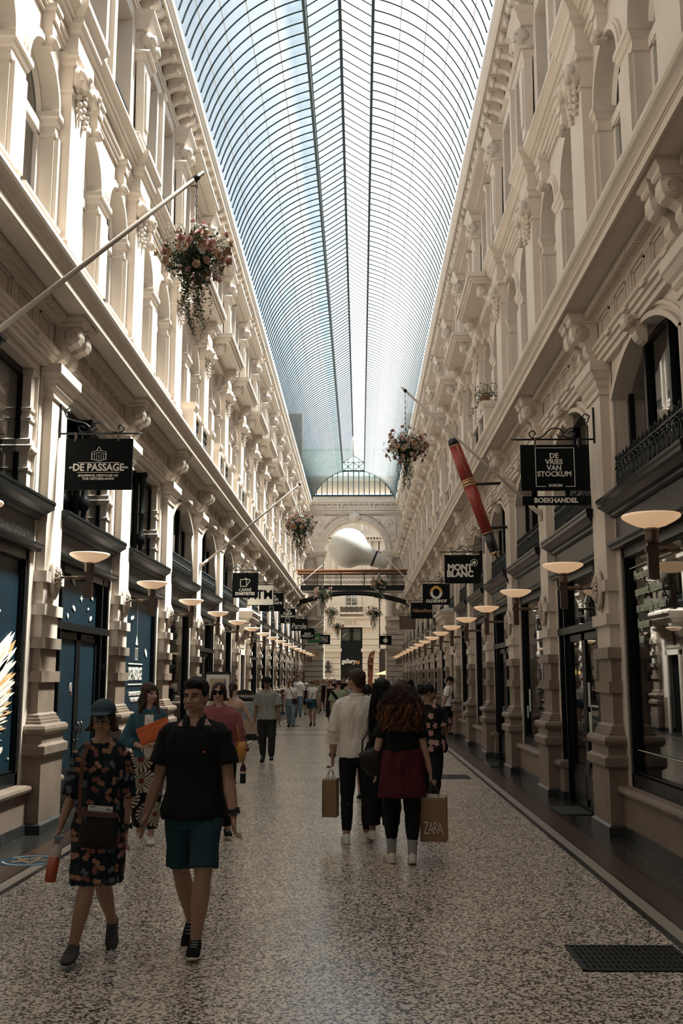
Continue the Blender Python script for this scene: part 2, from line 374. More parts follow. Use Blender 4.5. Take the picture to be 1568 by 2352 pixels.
# ---- upper floor 1
U1W, U1R = 3.40, 3.68
def upper1(kind):
    m = MB('cream', 'cream_dark')
    m.umold(-.34, .34, 3.24, 3.70, [(.02, 6.45), (.02, 7.0), (.04, 7.03), (.04, 7.12), (0, 7.15), (0, 9.12), (.02, 9.125), (.02, 9.17), (0, 9.18), (0, 9.30), (.0, 9.5), (.05, 9.52), (.05, 9.58), (.08, 9.61), (.08, 9.66)])
    for c in (1.04, 2.64):
        s0, s1 = (.3, 1.84) if c < 2 else (1.84, 3.38)
        pts = arch_wall(m, s0, s1, 6.45, 9.72, c, .56, 7.20, 8.76, .56, U1W, U1R)
        archivolt(m, pts, (c, 8.76), U1W, .07, .05); archivolt(m, [(c + (p[0] - c) * 1.125, 8.76 + (p[1] - 8.76) * 1.125) for p in pts], (c, 8.76), U1W, .045, .028)
        # keystone
        m.prism([(-.06, 0), (.06, 0), (.085, .34), (-.085, .34)], (U1W, c, 9.27), (0, 1, 0), (0, 0, 1), (-.13, 0, 0))
        m.lathe([(0, c - .08), (.055, c - .08), (.055, c + .08), (0, c + .08)], 10, (U1W - .13, 0, 9.34), 'y')
        m.umold(c - .09, c + .09, 3.24, 3.42, [(0, 9.60), (0, 9.72), (.03, 9.75), (.03, 9.80)])
    imp = [(.0, 8.44), (.02, 8.445), (.02, 8.48), (.008, 8.49), (.008, 8.58), (.03, 8.60), (.05, 8.66), (.07, 8.68), (.07, 8.75), (.055, 8.76)]
    for a, b in ((.30, .48), (1.60, 2.08), (3.20, 3.38)):
        m.umold(a, b, U1W - .005, U1R + .02, imp)
        m.umold(a + .03, b - .03, U1W - .05, U1R, [(0, 7.30), (0, 8.44)])
    for c in (1.04, 2.64):   # window sill blocks
        m.umold(c - .62, c + .62, 3.32, 3.5, [(0, 6.9), (0, 7.16), (.03, 7.18), (.03, 7.22)])
    m.umold(-.36, .36, 3.20, 3.5, [(.02, 9.66), (.02, 9.93), (.06, 9.96), (.08, 10.02), (.10, 10.03), (.10, 10.12), (.16, 10.20), (.18, 10.22), (.18, 10.30), (0, 10.34)])
    # scroll capital with hanging garland
    m.lathe([(0, -.33), (.14, -.33), (.15, -.2), (.12, 0), (.15, .2), (.14, .33), (0, .33)], 12, (3.22, 0, 9.38), 'y')
    for ss in (-.22, .22):
        m.lathe([(0, 3.05), (.11, 3.06), (.13, 3.09), (.13, 3.16), (0, 3.16)], 12, (0, ss, 9.38), 'x'); m.ball((3.06, ss, 9.38), .05, 8)
        for i in range(5): m.ball((3.20, ss * (1 - .12 * i), 9.24 - .085 * i), .055 - .004 * i, 7)
    for i in range(4): m.ball((3.19, 0, 9.26 - .09 * i), .06 - .007 * i, 7)
    if kind == 'B':
        m.box(2.80, 3.4, .62, 3.06, 9.94, 10.0); m.box(2.76, 3.4, .60, 3.08, 10.0, 10.07); m.box(2.71, 3.4, .55, 3.13, 10.07, 10.16); m.box(3.2, 3.4, .5, 3.2, 9.72, 9.94)
        for c in (.80, 2.88):
            console(m, c - .10, c + .10, 2.92, 3.34, 9.94, 9.45)
        for c in (.62, 3.06):
            m.umold(c - .15, c + .15, 2.98, 3.30, [(.02, 6.45), (.02, 6.55), (0, 6.56), (0, 7.18), (.02, 7.20), (.05, 7.26), (.05, 7.33)])
        m.box(3.02, 3.16, .7, 2.96, 7.22, 7.30); m.box(3.0, 3.18, .75, 2.9, 6.5, 6.6); m.umold(1.74, 1.94, 3.02, 3.25, [(0, 6.5), (0, 7.2), (.02, 7.22), (.04, 7.3)])
    return m
U1 = {k: upper1(k).pair('upper_bay') for k in 'AB'}
# entablature of upper floor 1 (continuous)
ENT2 = [(3.7, 9.70), (3.36, 9.70), (3.36, 9.76), (3.33, 9.77), (3.33, 9.83), (3.30, 9.84), (3.30, 9.90), (3.35, 9.91), (3.35, 9.98), (3.30, 10.0), (3.27, 10.04), (3.24, 10.05), (3.24, 10.10), (3.20, 10.11), (3.20, 10.14), (3.14, 10.20), (3.11, 10.22), (3.11, 10.27), (3.2, 10.30), (3.7, 10.34)]
# ---- upper floor 2
def upper2(kind):
    m = MB('cream', 'cream_dark'); d1 = 3.85
    for c in (1.04, 2.64):
        s0, s1 = (.2, 1.84) if c < 2 else (1.84, 3.48)
        arch_wall(m, s0, s1, 10.3, 13.0, c, .56, 10.62, 12.72, 0, 3.38, d1)
    m.umold(-.34, .34, 3.26, 3.9, [(0, 10.3), (0, 10.62), (.03, 10.65), (.03, 10.72), (0, 10.75)])
    # tapering terms at the pilaster
    m.prism([(-.14, 10.75), (.14, 10.75), (.23, 12.10), (-.23, 12.10)], (3.36, 0, 0), (0, 1, 0), (0, 0, 1), (-.14, 0, 0))
    m.prism([(-.09, 10.95), (.09, 10.95), (.15, 11.95), (-.15, 11.95)], (3.22, 0, 0), (0, 1, 0), (0, 0, 1), (-.03, 0, 0))
    m.umold(-.23, .23, 3.22, 3.5, [(0, 12.10), (.02, 12.11), (.02, 12.15), (.05, 12.22)])
    m.tube([(3.4, -.29, 12.25), (3.15, -.29, 12.25), (3.15, .29, 12.25), (3.4, .29, 12.25)], .035, 8)
    m.umold(-.22, .22, 3.24, 3.5, [(0, 12.28), (0, 12.68)])
    m.lathe([(0, -.25), (.12, -.25), (.13, -.1), (.11, 0), (.13, .1), (.12, .25), (0, .25)], 12, (3.19, 0, 12.52), 'y')
    for ss in (-.16, .16): m.lathe([(0, 3.04), (.09, 3.05), (.10, 3.12), (0, 3.12)], 10, (0, ss, 12.52), 'x')
    m.umold(-.27, .27, 3.18, 3.5, [(0, 12.68), (.02, 12.70), (.06, 12.77), (.08, 12.79), (.08, 12.84), (.14, 12.90), (.14, 12.95)])
    m.umold(1.76, 1.92, 3.30, 3.5, [(0, 10.62), (0, 12.66), (.02, 12.68), (.05, 12.74)])
    m.umold(-.22, .22, 3.22, 3.5, [(0, 12.95), (0, 13.12)])
    if kind == 'B':
        m.box(3.0, 3.4, .5, 3.18, 12.84, 12.90); m.box(2.97, 3.4, .46, 3.22, 12.90, 12.97)
        for zz in (12.78,): m.box(3.2, 3.4, .55, 3.13, zz, 12.84)
    return m
U2 = {k: upper2(k).pair('attic_bay') for k in 'AB'}
ENT3 = [(3.9, 12.98), (3.34, 12.98), (3.34, 13.04), (3.31, 13.05), (3.31, 13.10), (3.35, 13.11), (3.35, 13.34), (3.25, 13.36), (2.98, 13.37), (2.96, 13.35), (2.94, 13.35), (2.94, 13.44), (2.92, 13.45), (2.90, 13.50), (2.87, 13.54), (2.86, 13.66), (2.89, 13.70), (3.0, 13.72), (3.3, 13.76), (3.9, 13.76)]
m = MB('cream')
for i in range(8):
    a = i * .46
    if i == 0:
        for c in (-.11, .11): console(m, c - .07, c + .07, 3.0, 3.34, 13.36, 13.02)
    else:
        m.prism([(3.33, 13.10), (3.22, 13.17), (3.12, 13.20), (3.02, 13.24), (3.02, 13.36), (3.33, 13.36)], (0, a - .065, 0), (1, 0, 0), (0, 0, 1), (0, .13, 0))
        m.lathe([(0, a - .08), (.055, a - .08), (.055, a + .08), (0, a + .08)], 8, (3.06, 0, 13.255), 'y')
        m.box(2.99, 3.34, a - .09, a + .09, 13.32, 13.365)
MOD = m.pair('modillion_course')
# ---- mezzanine walls
m = MB('cream')
pts = arch_wall(m, .45, 3.23, 3.7, 5.5, 1.84, 1.24, 3.80, 4.95, .46, 3.42, 3.66, seg=True)
archivolt(m, pts, (1.84, 4.1), 3.42, .06, .05); archivolt(m, [(1.84 + (a - 1.84) * 1.08, 4.1 + (b - 4.1) * 1.08) for a, b in pts], (1.84, 4.1), 3.42, .04, .03)
console(m, 1.76, 1.92, 3.20, 3.44, 5.52, 5.22)
m.box(3.3, 3.44, 1.74, 1.94, 5.46, 5.52)
for a in (.50, 3.18): m.tube([(3.40, a + (.07 if a < 1 else -.07), 3.8), (3.40, a + (.07 if a < 1 else -.07), 4.95)], .035, 8)
MEZA = m.pair('mezzanine_wall')
m = MB('cream')
arch_wall(m, .45, 3.23, 3.7, 5.5, 1.84, 1.32, 3.80, 5.36, 0, 3.42, 3.66)
for a, b in ((.50, .66), (3.02, 3.18)):
    m.umold(a, b, 3.46, 3.62, [(0, 3.8), (0, 4.12), (.02, 4.13), (.02, 4.16), (0, 4.17), (0, 4.33), (.03, 4.36), (.05, 4.42), (.03, 4.44), (.03, 4.5), (0, 4.52), (0, 4.72), (.02, 4.73), (.02, 4.76), (0, 4.77), (0, 4.84), (.02, 4.85), (.02, 4.88), (0, 4.89), (0, 5.28), (.03, 5.30), (.03, 5.36)])
    for j in range(4): m.ball((3.42, a + .02 + j * .04, 4.38), .028, 7, sc=(1, 1, 1.6))
MEZR = m.pair('mezzanine_wall')
# ---- iron balconette of interlaced arches
def balconette(s0, s1, d, z0, z1):
    m = MB('iron'); r = .009
    m.box(d - .012, d + .012, s0, s1, z0, z0 + .02); m.box(d - .014, d + .014, s0, s1, z1 - .02, z1)
    m.box(d - .01, d + .01, s0, s1, z0 + .09, z0 + .102)
    n = int((s1 - s0) / .15); w = (s1 - s0) / n
    for i in range(n + 1):
        a = s0 + i * w; m.tube([(d, a, z0), (d, a, z1 + .03)], r * .9, 4, smooth=False)
        m.tube([(d, a, z1 + .02), (d, a, z1 + .07), (d, a, z1 + .10)], .01, 4, rs=[.008, .018, .002])
    for i in range(n):
        c = s0 + (i + .5) * w
        m.tube([(d - .012, c - w * .95 * cos(pi * j / 8), z0 + .10 + (z1 - z0 - .14) * sin(pi * j / 8)) for j in range(9)], r, 4, smooth=False)
        m.tube([(d - .012, c - w * .33 * cos(pi * j / 6), z0 + .12 + (z1 - z0) * .42 * sin(pi * j / 6)) for j in range(7)], r * .8, 4, smooth=False)
        m.tube([(d, c + .028 * cos(2 * pi * j / 6), z1 + .0 + .028 * sin(2 * pi * j / 6) + .03) for j in range(6)], .006, 4, closed=True)
    return m
BALC = balconette(.60, 3.08, 3.40, 3.84, 4.20).pair('balconette')
def scrollpanel(s0, s1, d, z0, z1, m=None):
    m = m or MB('iron')
    m.box(d - .012, d + .012, s0, s1, z0, z0 + .02); m.box(d - .012, d + .012, s0, s1, z1 - .02, z1)
    n = max(2, int((s1 - s0) / .16)); w = (s1 - s0) / n; h = z1 - z0
    for i in range(n):
        c = s0 + (i + .5) * w
        for zz, q in ((z0 + h * .27, 1), (z0 + h * .73, -1)):
            m.tube([(d, c + q * (.42 - .035 * j) * w * cos(.8 * j), zz + (.24 - .02 * j) * h * sin(.8 * j)) for j in range(11)], .014, 4, smooth=False)
            m.ball((d, c, zz), .022, 5)
        m.tube([(d, c - w / 2, z0), (d, c - w / 2, z1)], .008, 4, smooth=False)
    return m
UBAL = scrollpanel(.80, 1.72, 3.09, 6.62, 7.20, scrollpanel(1.96, 2.88, 3.09, 6.62, 7.20)).pair('iron_panel')
m = MB('iron')
for c in (1.04, 2.64):
    m.box(3.42, 3.45, c - .56, c + .56, 11.05, 11.08)
    for i in range(9):
        a = c - .54 + i * .135; m.tube([(3.43, a, 10.65), (3.43, a, 11.06)], .012, 4, smooth=False); m.ball((3.43, a, 10.98), .03, 5); m.ball((3.43, a + .06, 10.88), .025, 5)
    m.box(3.42, 3.44, c - .56, c + .56, 10.70, 10.72)
ARAIL = m.pair('attic_railing')
# ---- windows (frames with panes)
def rect_frame(m, s0, s1, z0, z1, d, w=.06, t=.06, mi=0):
    m.box(d, d + t, s0, s0 + w, z0, z1, mi); m.box(d, d + t, s1 - w, s1, z0, z1, mi); m.box(d, d + t, s0, s1, z0, z0 + w, mi); m.box(d, d + t, s0, s1, z1 - w, z1, mi)
def pane(s0, s1, z0, z1, d, top=None, g='window_glass'):
    m = MB(g)
    m.box(d, d + .012, s0, s1, z0, z1)
    return m
def u1win(c):
    m = MB('white_frame'); rect_frame(m, c - .56, c + .56, 7.2, 8.55, 3.58, .10, .09); m.box(3.56, 3.66, c - .56, c + .56, 8.47, 8.60)
    m.box(3.60, 3.66, c - .02, c + .02, 7.2, 8.5)
    a = [(c + .56 * cos(pi * i / 14), 8.6 + .70 * sin(pi * i / 14)) for i in range(15)]
    for (p, q), (p2, q2) in zip(a, a[1:]): m.tube([(3.62, p, q), (3.62, p2, q2)], .05, 4, smooth=False)
    m.box(3.60, 3.66, c - .02, c + .02, 8.55, 9.3)
    g = MB('window_glass', 'curtain'); g.box(3.63, 3.64, c - .55, c + .55, 7.22, 9.33)
    g.add([(3.74, c - .55, 7.8), (3.74, c + .55, 7.8), (3.74, c + .55, 9.4), (3.74, c - .55, 9.4)], [(0, 1, 2, 3)], 1)
    return m, g
def u2win(c):
    m = MB('white_frame'); rect_frame(m, c - .56, c + .56, 10.62, 12.72, 3.74, .09, .08); m.box(3.73, 3.80, c - .56, c + .56, 11.85, 11.93); m.box(3.75, 3.80, c - .02, c + .02, 10.62, 12.7)
    g = MB('window_glass', 'curtain'); g.box(3.77, 3.78, c - .55, c + .55, 10.64, 12.7)
    g.add([(3.86, c - .55, 10.64), (3.86, c - .15, 10.64), (3.86, c - .15, 12.7), (3.86, c - .55, 12.7)], [(0, 1, 2, 3)], 1)
    return m, g
WU1 = [[x.pair('window') for x in u1win(c)] for c in (1.04, 2.64)]
WU2 = [[x.pair('window') for x in u2win(c)] for c in (1.04, 2.64)]
def mezwin(rect):
    m = MB('black_paint')
    rect_frame(m, .6, 3.08, 3.8, 5.42 if not rect else 5.36, 3.56, .08, .07)
    for a in (1.84,) if rect else (1.42, 2.26): m.box(3.54, 3.62, a - .035, a + .035, 3.8, 5.4)
    if rect:   # the black cast column in the middle
        m.lathe([(.05, 3.8), (.07, 3.84), (.04, 3.9), (.04, 4.06), (.07, 4.09), (.09, 4.16), (.07, 4.24), (.045, 4.28), (.045, 4.6), (.06, 4.62), (.045, 4.64), (.045, 5.15), (.08, 5.2), (.06, 5.24), (.10, 5.32), (.10, 5.36)], 10, (3.48, 1.84, 0))
        m.box(3.38, 3.58, 1.74, 1.94, 5.32, 5.37)
    g = MB('shop_glass'); g.box(3.59, 3.60, .62, 3.06, 3.82, 5.42)
    return m, g
WM = {r: [x.pair('window') for x in mezwin(r)] for r in (True, False)}
# ---- shopfronts
def front_top(m):
    m.umold(.42, 3.26, 3.38, 3.64, [(.0, 3.20), (.04, 3.205), (.04, 3.23), (.07, 3.26), (.07, 3.29), (0, 3.30)], 0)
    m.box(3.40, 3.64, .45, 3.23, 3.30, 3.60, 1)
    m.umold(.42, 3.26, 3.38, 3.64, [(0, 3.58), (.03, 3.60), (.03, 3.63), (.07, 3.65), (.12, 3.70), (.15, 3.72), (.15, 3.76), (.16, 3.78), (.16, 3.81), (0, 3.85)], 0)
def sill(m, a, b):
    m.box(3.36, 3.62, a, b, .12, .48, 3); m.box(3.34, 3.62, a, b, 0, .12, 4)
    m.ext([(3.62, .46), (3.33, .46), (3.30, .475), (3.29, .505), (3.30, .535), (3.33, .55), (3.62, .56)], a - .02, b + .02, 3)
def shop(kind):
    m = MB('black_paint', 'fascia_dark', 'steel', 'brown_stone', 'black_stone'); g = MB('shop_glass' if kind != 'P' else 'black_paint'); front_top(m)
    if kind in 'WP':
        sill(m, .40, 3.28); rect_frame(m, .45, 3.23, .56, 3.22, 3.44, .13, .12); m.box(3.47, 3.5, .56, 3.12, .56, .72)
        rect_frame(m, .56, 3.12, .66, 3.12, 3.47, .04, .05)
        g.box(3.505, 3.52, .58, 3.10, .7, 3.1)
    else:   # doorway between two narrow side lights
        for a, b in ((.40, .80), (2.88, 3.28)): sill(m, a, b); m.box(3.42, 3.56, (a + .05 if a < 1 else b - .13), (a + .13 if a < 1 else b - .05), .55, 3.22)
        for a in (.80, 2.82): m.box(3.42, 3.56, a, a + .06, 0, 3.22)
        m.box(3.40, 3.56, .45, 3.23, 2.36, 2.46); m.box(3.42, 3.54, .45, 3.23, 3.1, 3.22)
        g.box(3.505, 3.515, .5, 3.18, 2.46, 3.12); g.box(3.505, 3.515, .5, .82, .56, 2.4); g.box(3.505, 3.515, 2.86, 3.2, .56, 2.4)
    return m, g
def portal():
    m = MB('cream', 'fascia_dark', 'steel', 'brown_stone', 'black_stone'); g = MB('black_paint')
    for a, b in ((.42, 1.25), (2.43, 3.26)):
        m.box(3.42, 3.62, a, b, .12, 3.85, 0); m.box(3.40, 3.62, a, b, 0, .12, 4); m.box(3.40, 3.42, a, b, .12, 1.1, 3)
    m.box(3.42, 3.62, 1.25, 2.43, 2.45, 3.85)
    for a, b in ((1.10, 1.25), (2.43, 2.58)): m.box(3.34, 3.45, a, b, 0, 2.6)
    m.box(3.34, 3.45, 1.10, 2.58, 2.45, 2.62)
    for i in range(4): m.box(3.36, 3.45, 1.15, 2.53, 2.68 + i * .13, 2.78 + i * .13)
    for a in (.86, 2.62): console(m, a, a + .2, 3.02, 3.44, 3.45, 2.95)
    m.umold(.80, 2.88, 3.06, 3.6, [(0, 3.42), (.02, 3.45), (.02, 3.50), (.08, 3.56), (.12, 3.58), (.12, 3.66), (.18, 3.72), (.18, 3.78), (0, 3.88)])
    rect_frame(g, 1.25, 2.43, 0, 2.45, 3.50, .07, .06); g.box(3.53, 3.55, 1.3, 1.83, 0, 2.4); g.box(3.53, 3.55, 1.85, 2.4, 0, 2.4); g.box(3.49, 3.53, 1.82, 1.86, 0, 2.4)
    for a in (1.40, 1.95): g.box(3.515, 3.53, a, a + .33, .3, 1.0); g.box(3.515, 3.53, a, a + .33, 1.2, 2.2)
    return m, g
def door_leaf(kind):
    m = MB('black_paint', 'steel'); g = MB('shop_glass')
    for a, b in ((.87, 1.83), (1.85, 2.81)):
        rect_frame(m, a, b, .04, 2.34, 3.47, .09, .05); m.box(3.48, 3.51, a, b, .04, .55); m.box(3.465, 3.48, a + .12, b - .12, .14, .44)
        g.box(3.49, 3.50, a + .08, b - .08, .55, 2.28)
    m.box(3.5, 3.62, .85, 2.83, 0, .03)
    h = MB('steel'); 
    for a in (1.76, 1.92): h.tube([(3.42, a, 1.0), (3.40, a, 1.03), (3.40, a, 1.12), (3.42, a, 1.15)], .012, 6); h.tube([(3.47, a, 1.06), (3.40, a, 1.06)], .012, 6); h.ball((3.46, a, .9), .02, 6)
    return m, g, h
SH = {k: [x.pair('shopfront') for x in shop(k)] for k in 'WDP'}
SH['S'] = [x.pair('portal') for x in portal()]
DL = [x.pair('door') for x in door_leaf('D')]
kinds = {-1: {-1: 'P', 0: 'D', 1: 'P', 2: 'W', 3: 'D', 4: 'W', 5: 'S', 6: 'D'}, 1: {-1: 'W', 0: 'D', 1: 'W', 2: 'D', 3: 'W', 4: 'W', 5: 'S', 6: 'W'}}
wn = dn = 0
MEZ = {True: MEZR, False: MEZA}
for s, nm in SIDES:
    W_ = walls[s]
    for k in range(K0, K1 + 1):
        y = yk(k); up = 'B' if k >= 2 else 'A'
        link('pilaster', PIL[s], W_, (XC, y, 0)); inst(RESP, 'respond', s, y, W_); inst(BRK, 'scroll_bracket', s, y, W_)
        if k == K1: continue
        rect = s < 0 and k <= 1
        inst(MEZ[rect], 'mezzanine_wall', s, y, W_); inst(DEN, 'dentil_course', s, y, W_); inst(FRZ, 'frieze_panel', s, y, W_)
        inst(U1[up], 'upper_storey_bay', s, y, W_); inst(U2[up], 'attic_bay', s, y, W_); inst(MOD, 'modillion_course', s, y, W_); inst(ARAIL, 'attic_railing', s, y, W_)
        if up == 'B': inst(UBAL, 'balcony_grille', s, y, W_)
        wn += 1; w = inst(WM[rect][0], 'window_%d' % wn, s, y); w['kind'] = 'structure'; inst(WM[rect][1], 'window_pane', s, 0, w).location = (0, 0, 0)
        if not rect: inst(BALC, 'balconette', s, 0, w).location = (0, 0, 0)
        for j in (0, 1):
            for WW in (WU1, WU2):
                wn += 1; w = inst(WW[j][0], 'window_%d' % wn, s, y); w['kind'] = 'structure'; inst(WW[j][1], 'window_pane', s, 0, w).location = (0, 0, 0)
        kd = kinds[s].get(k, 'D' if k % 3 == 0 else 'W')
        if k < -1: kd = 'W'
        if kd == 'D':
            dn += 1; w = inst(SH['D'][0], 'door_%d' % dn, s, y); w['kind'] = 'structure'
            inst(SH['D'][1], 'side_light', s, 0, w).location = (0, 0, 0)
            a = inst(DL[0], 'door_leaf', s, 0, w); a.location = (0, 0, 0)
            for nn, q in (('door_pane', 1), ('door_handle', 2)): o = inst(DL[q], nn, s, 0, a); o.location = (0, 0, 0)
            WOBJ = w
        elif kd == 'S':
            dn += 1; w = inst(SH['S'][0], 'door_%d' % dn, s, y); w['kind'] = 'structure'; inst(SH['S'][1], 'door_leaf', s, 0, w).location = (0, 0, 0)
        else:
            wn += 1; w = inst(SH[kd][0], 'window_%d' % wn, s, y); w['kind'] = 'structure'; inst(SH[kd][1], 'window_pane', s, 0, w).location = (0, 0, 0)
        if s < 0 and k in (-1, 0, 1): globals()['SHOPL%d' % (k + 1)] = w
        if s > 0 and k in (-1, 0, 1): globals()['SHOPR%d' % (k + 1)] = w
    for nmx, prof, mt in (('cornice', ENT, 'cream'), ('string_course', ENT2, 'cream'), ('eaves_cornice', ENT3, 'cream')):
        m = MB(mt); m.ext([(XC + s * d, z) for d, z in prof][::s], YA, YB); m.obj(nmx, W_)
    m = MB('cream')   # base course of the upper storey, plinth strip
    m.ext([(XC + s * d, z) for d, z in [(3.7, 6.4), (3.33, 6.4), (3.33, 7.08), (3.30, 7.1), (3.29, 7.14), (3.33, 7.17), (3.40, 7.18), (3.7, 7.18)]][::s], YA, YB); m.obj('base_course', W_)
    m = MB('steel')
# unseen wall and ceiling added behind the camera to keep out sky light
m = MB('interior', 'cream_dark')
m.box(-4.6, 3.6, YA - .4, YA, 0, 17, 1); m.box(-4.6, 3.6, YA, 1.2, 9.0, 9.3, 1); m.box(-4.6, 3.6, 1.0, 1.2, 9.0, 17.0, 1)
struct('wall_back', m.mesh('wall_back'))
# ================================================================ glass roof
RY0, RY1 = 1.2, YB
ZG = 13.70; DG = 2.86; DL_ = .74; ZP = 15.86; ZB = 16.45; ZR = 16.95
cz = ZG - .72; RR = sqrt(DG ** 2 + .72 ** 2)
def arcp(n=14, r=None):
    r = r or RR; a0 = math.asin((ZG - cz) / RR); a1 = math.acos(DL_ / RR)
    return [(r * cos(a0 + (a1 - a0) * i / n), cz + r * sin(a0 + (a1 - a0) * i / n)) for i in range(n + 1)]
ZP = arcp()[-1][1]
roof = struct('ceiling', None)
g = MB('roof_glass')
for s in (-1, 1):
    a = arcp(20, RR + .01)
    for (d0, z0), (d1, z1) in zip(a, a[1:]):
        g.add([(X(s, d0), RY0, z0), (X(s, d1), RY0, z1), (X(s, d1), RY1, z1), (X(s, d0), RY1, z0)], [(0, 1, 2, 3)], 0, True)
    g.add([(X(s, DL_), RY0, ZB), (X(s, 0), RY0, ZR), (X(s, 0), RY1, ZR), (X(s, DL_), RY1, ZB)], [(0, 1, 2, 3)])
    g.add([(X(s, DL_), RY0, ZP), (X(s, DL_), RY0, ZB), (X(s, DL_), RY1, ZB), (X(s, DL_), RY1, ZP)], [(0, 1, 2, 3)])
g.obj('glazing', roof)
rb = MB('roof_bar')
for s in (-1, 1):
    rb.tube([(X(s, d), 0, z) for d, z in arcp(16, RR - .02)], .019, 4, smooth=False)
    rb.tube([(X(s, DL_ + .02), 0, ZB - .02), (X(s, 0), 0, ZR - .02)], .017, 4, smooth=False)
    rb.tube([(X(s, DL_), 0, ZP), (X(s, DL_), 0, ZB)], .014, 4, smooth=False)
rm = rb.mesh('roof_rib'); nr = int((RY1 - RY0) / .368)
for i in range(min(100, nr)): link('roof_rib', rm, roof, (0, RY0 + i * .368, 0))
far = MB('roof_bar')
for i in range(100, nr): far.add([(x, y + RY0 + i * .368, z) for x, y, z in rb.v], rb.f)
link('roof_rib', far.mesh('roof_ribs'), roof)['kind'] = 'stuff'
for s in (-1, 1):
    m = MB('roof_bar'); m.box(X(s, DL_) - .03, X(s, DL_) + .03, RY0, RY1, ZP - .07, ZP + .03); m.obj('purlin', roof)
    m = MB('roof_bar'); m.box(X(s, DL_) - .02, X(s, DL_) + .02, RY0, RY1, ZB - .03, ZB + .02); m.obj('purlin', roof)
    m = MB('gutter')
    for d, z in arcp(5, RR - .0)[1:-1]: m.tube([(X(s, d), RY0, z), (X(s, d), RY1, z)], .008, 4, smooth=False)
    m.obj('glazing_joint', roof)
m = MB('roof_bar'); m.box(XC - .035, XC + .035, RY0, RY1, ZR - .09, ZR); m.obj('ridge_beam', roof)

# ================================================================ end wall with the great arch
YE = YB
def E(px, py): return at(px, py, y=YE)
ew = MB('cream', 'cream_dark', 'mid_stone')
p = E(814, 1265); ax, az = p.x, p.z; rin = (E(884.5, 1265).x - E(744, 1265).x) / 2; ax = (E(884.5, 1265).x + E(744, 1265).x) / 2
rout = rin * 1.16
ztop = E(814, 1141).z
xl, xr = X(-1, 3.5), X(1, 3.5); T = 1.2
# front face around the arch
n = 28; arc = [(ax - rin * cos(pi * i / n), az + rin * sin(pi * i / n)) for i in range(n + 1)]
def q(a, m=0, y=YE): ew.add([(x, y, z) for x, z in a], [tuple(range(len(a)))], m)
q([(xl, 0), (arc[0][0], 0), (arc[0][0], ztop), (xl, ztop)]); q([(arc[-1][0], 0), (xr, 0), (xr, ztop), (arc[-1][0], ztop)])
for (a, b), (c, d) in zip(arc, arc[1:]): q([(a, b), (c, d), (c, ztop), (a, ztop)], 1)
full = [(arc[0][0], 0)] + arc + [(arc[-1][0], 0)]
for (a, b), (c, d) in zip(full, full[1:]): ew.add([(a, YE, b), (a, YE + T, b), (c, YE + T, d), (c, YE, d)], [(0, 1, 2, 3)])
def ring(r0, r1, t, m=0):
    for i in range(n):
        a0, a1 = pi * i / n, pi * (i + 1) / n
        vs = [(ax - r * cos(a), yy, az + r * sin(a)) for yy in (YE, YE - t) for r, a in ((r0, a0), (r0, a1), (r1, a1), (r1, a0))]
        ew.add(vs, [(4, 5, 6, 7), (0, 1, 5, 4), (3, 7, 6, 2)], m)
ring(rin, rin * 1.03, .10); ring(rin * 1.03, rout, .07); ring(rout, rout * 1.02, .12)
for i in range(5, n * 2 - 4):   # foliage on the arch band
    a = pi * i / (2 * n); ew.ball((ax - rin * 1.095 * cos(a), YE - .09, az + rin * 1.095 * sin(a)), .09, 6, sc=(1, .5, 1))
# carved spandrel panels
rs = rout * 1.09; zt = E(814, 1186).z; zb = E(814, 1254).z; xpl, xpr = E(719, 1186).x, E(909, 1186).x
for sgn, xe in ((-1, xpl), (1, xpr)):
    h = abs(xe - ax); pts = []
    a_top = math.asin(min(1, (zt - az) / rs)); a_side = math.asin((zb - az) / rs)
    for i in range(13):
        a = a_side + (a_top - a_side) * i / 12; pts.append((ax + sgn * rs * cos(a), az + rs * sin(a)))
    pts += [(xe, zt), (xe, zb)]
    ew.prism(pts if sgn < 0 else pts[::-1], (0, YE, 0), (1, 0, 0), (0, 0, 1), (0, -.06, 0))
    for cx, czz, rr_ in ((xe - sgn * .55, zt - .55, .36), (xe - sgn * 1.25, zt - .35, .2), (xe - sgn * .35, zt - 1.3, .2), (xe - sgn * .2, zb + .35, .12)):
        ew.tube([(cx + sgn * rr_ * (1 - .07 * j) * cos(.7 * j), YE - .07, czz + rr_ * (1 - .07 * j) * sin(.7 * j)) for j in range(13)], .03, 5)
        ew.ball((cx, YE - .07, czz), .07, 6)
# keystone cartouche, entablature, cornice
ew.ball((ax, YE - .15, az + rin * 1.10), .42, 10, sc=(1, .5, .8)); ew.ball((ax, YE - .25, az + rin * 1.10), .24, 10, sc=(1, .7, 1.1))
def hbar(pz0, pz1, t, m=0): ew.box(X(-1, 3.3), X(1, 3.3), YE - t, YE + .1, E(814, pz0).z, E(814, pz1).z, m)
hbar(1181, 1179, .16); hbar(1178, 1174, .12); hbar(1173, 1170, .18); hbar(1169, 1159, .08); hbar(1158.5, 1155.5, .30); hbar(1155, 1151, .38); hbar(1151, 1149.5, .42)
for i in range(17):
    x = X(-1, 2.9) + i * 5.8 / 16; ew.box(x - .06, x + .06, YE - .28, YE, E(814, 1161).z, E(814, 1158.5).z)
for px in (776, 784, 850, 857): x = E(px, 1160).x; ew.box(x - .07, x + .07, YE - .2, YE, E(814, 1171).z, E(814, 1159).z)
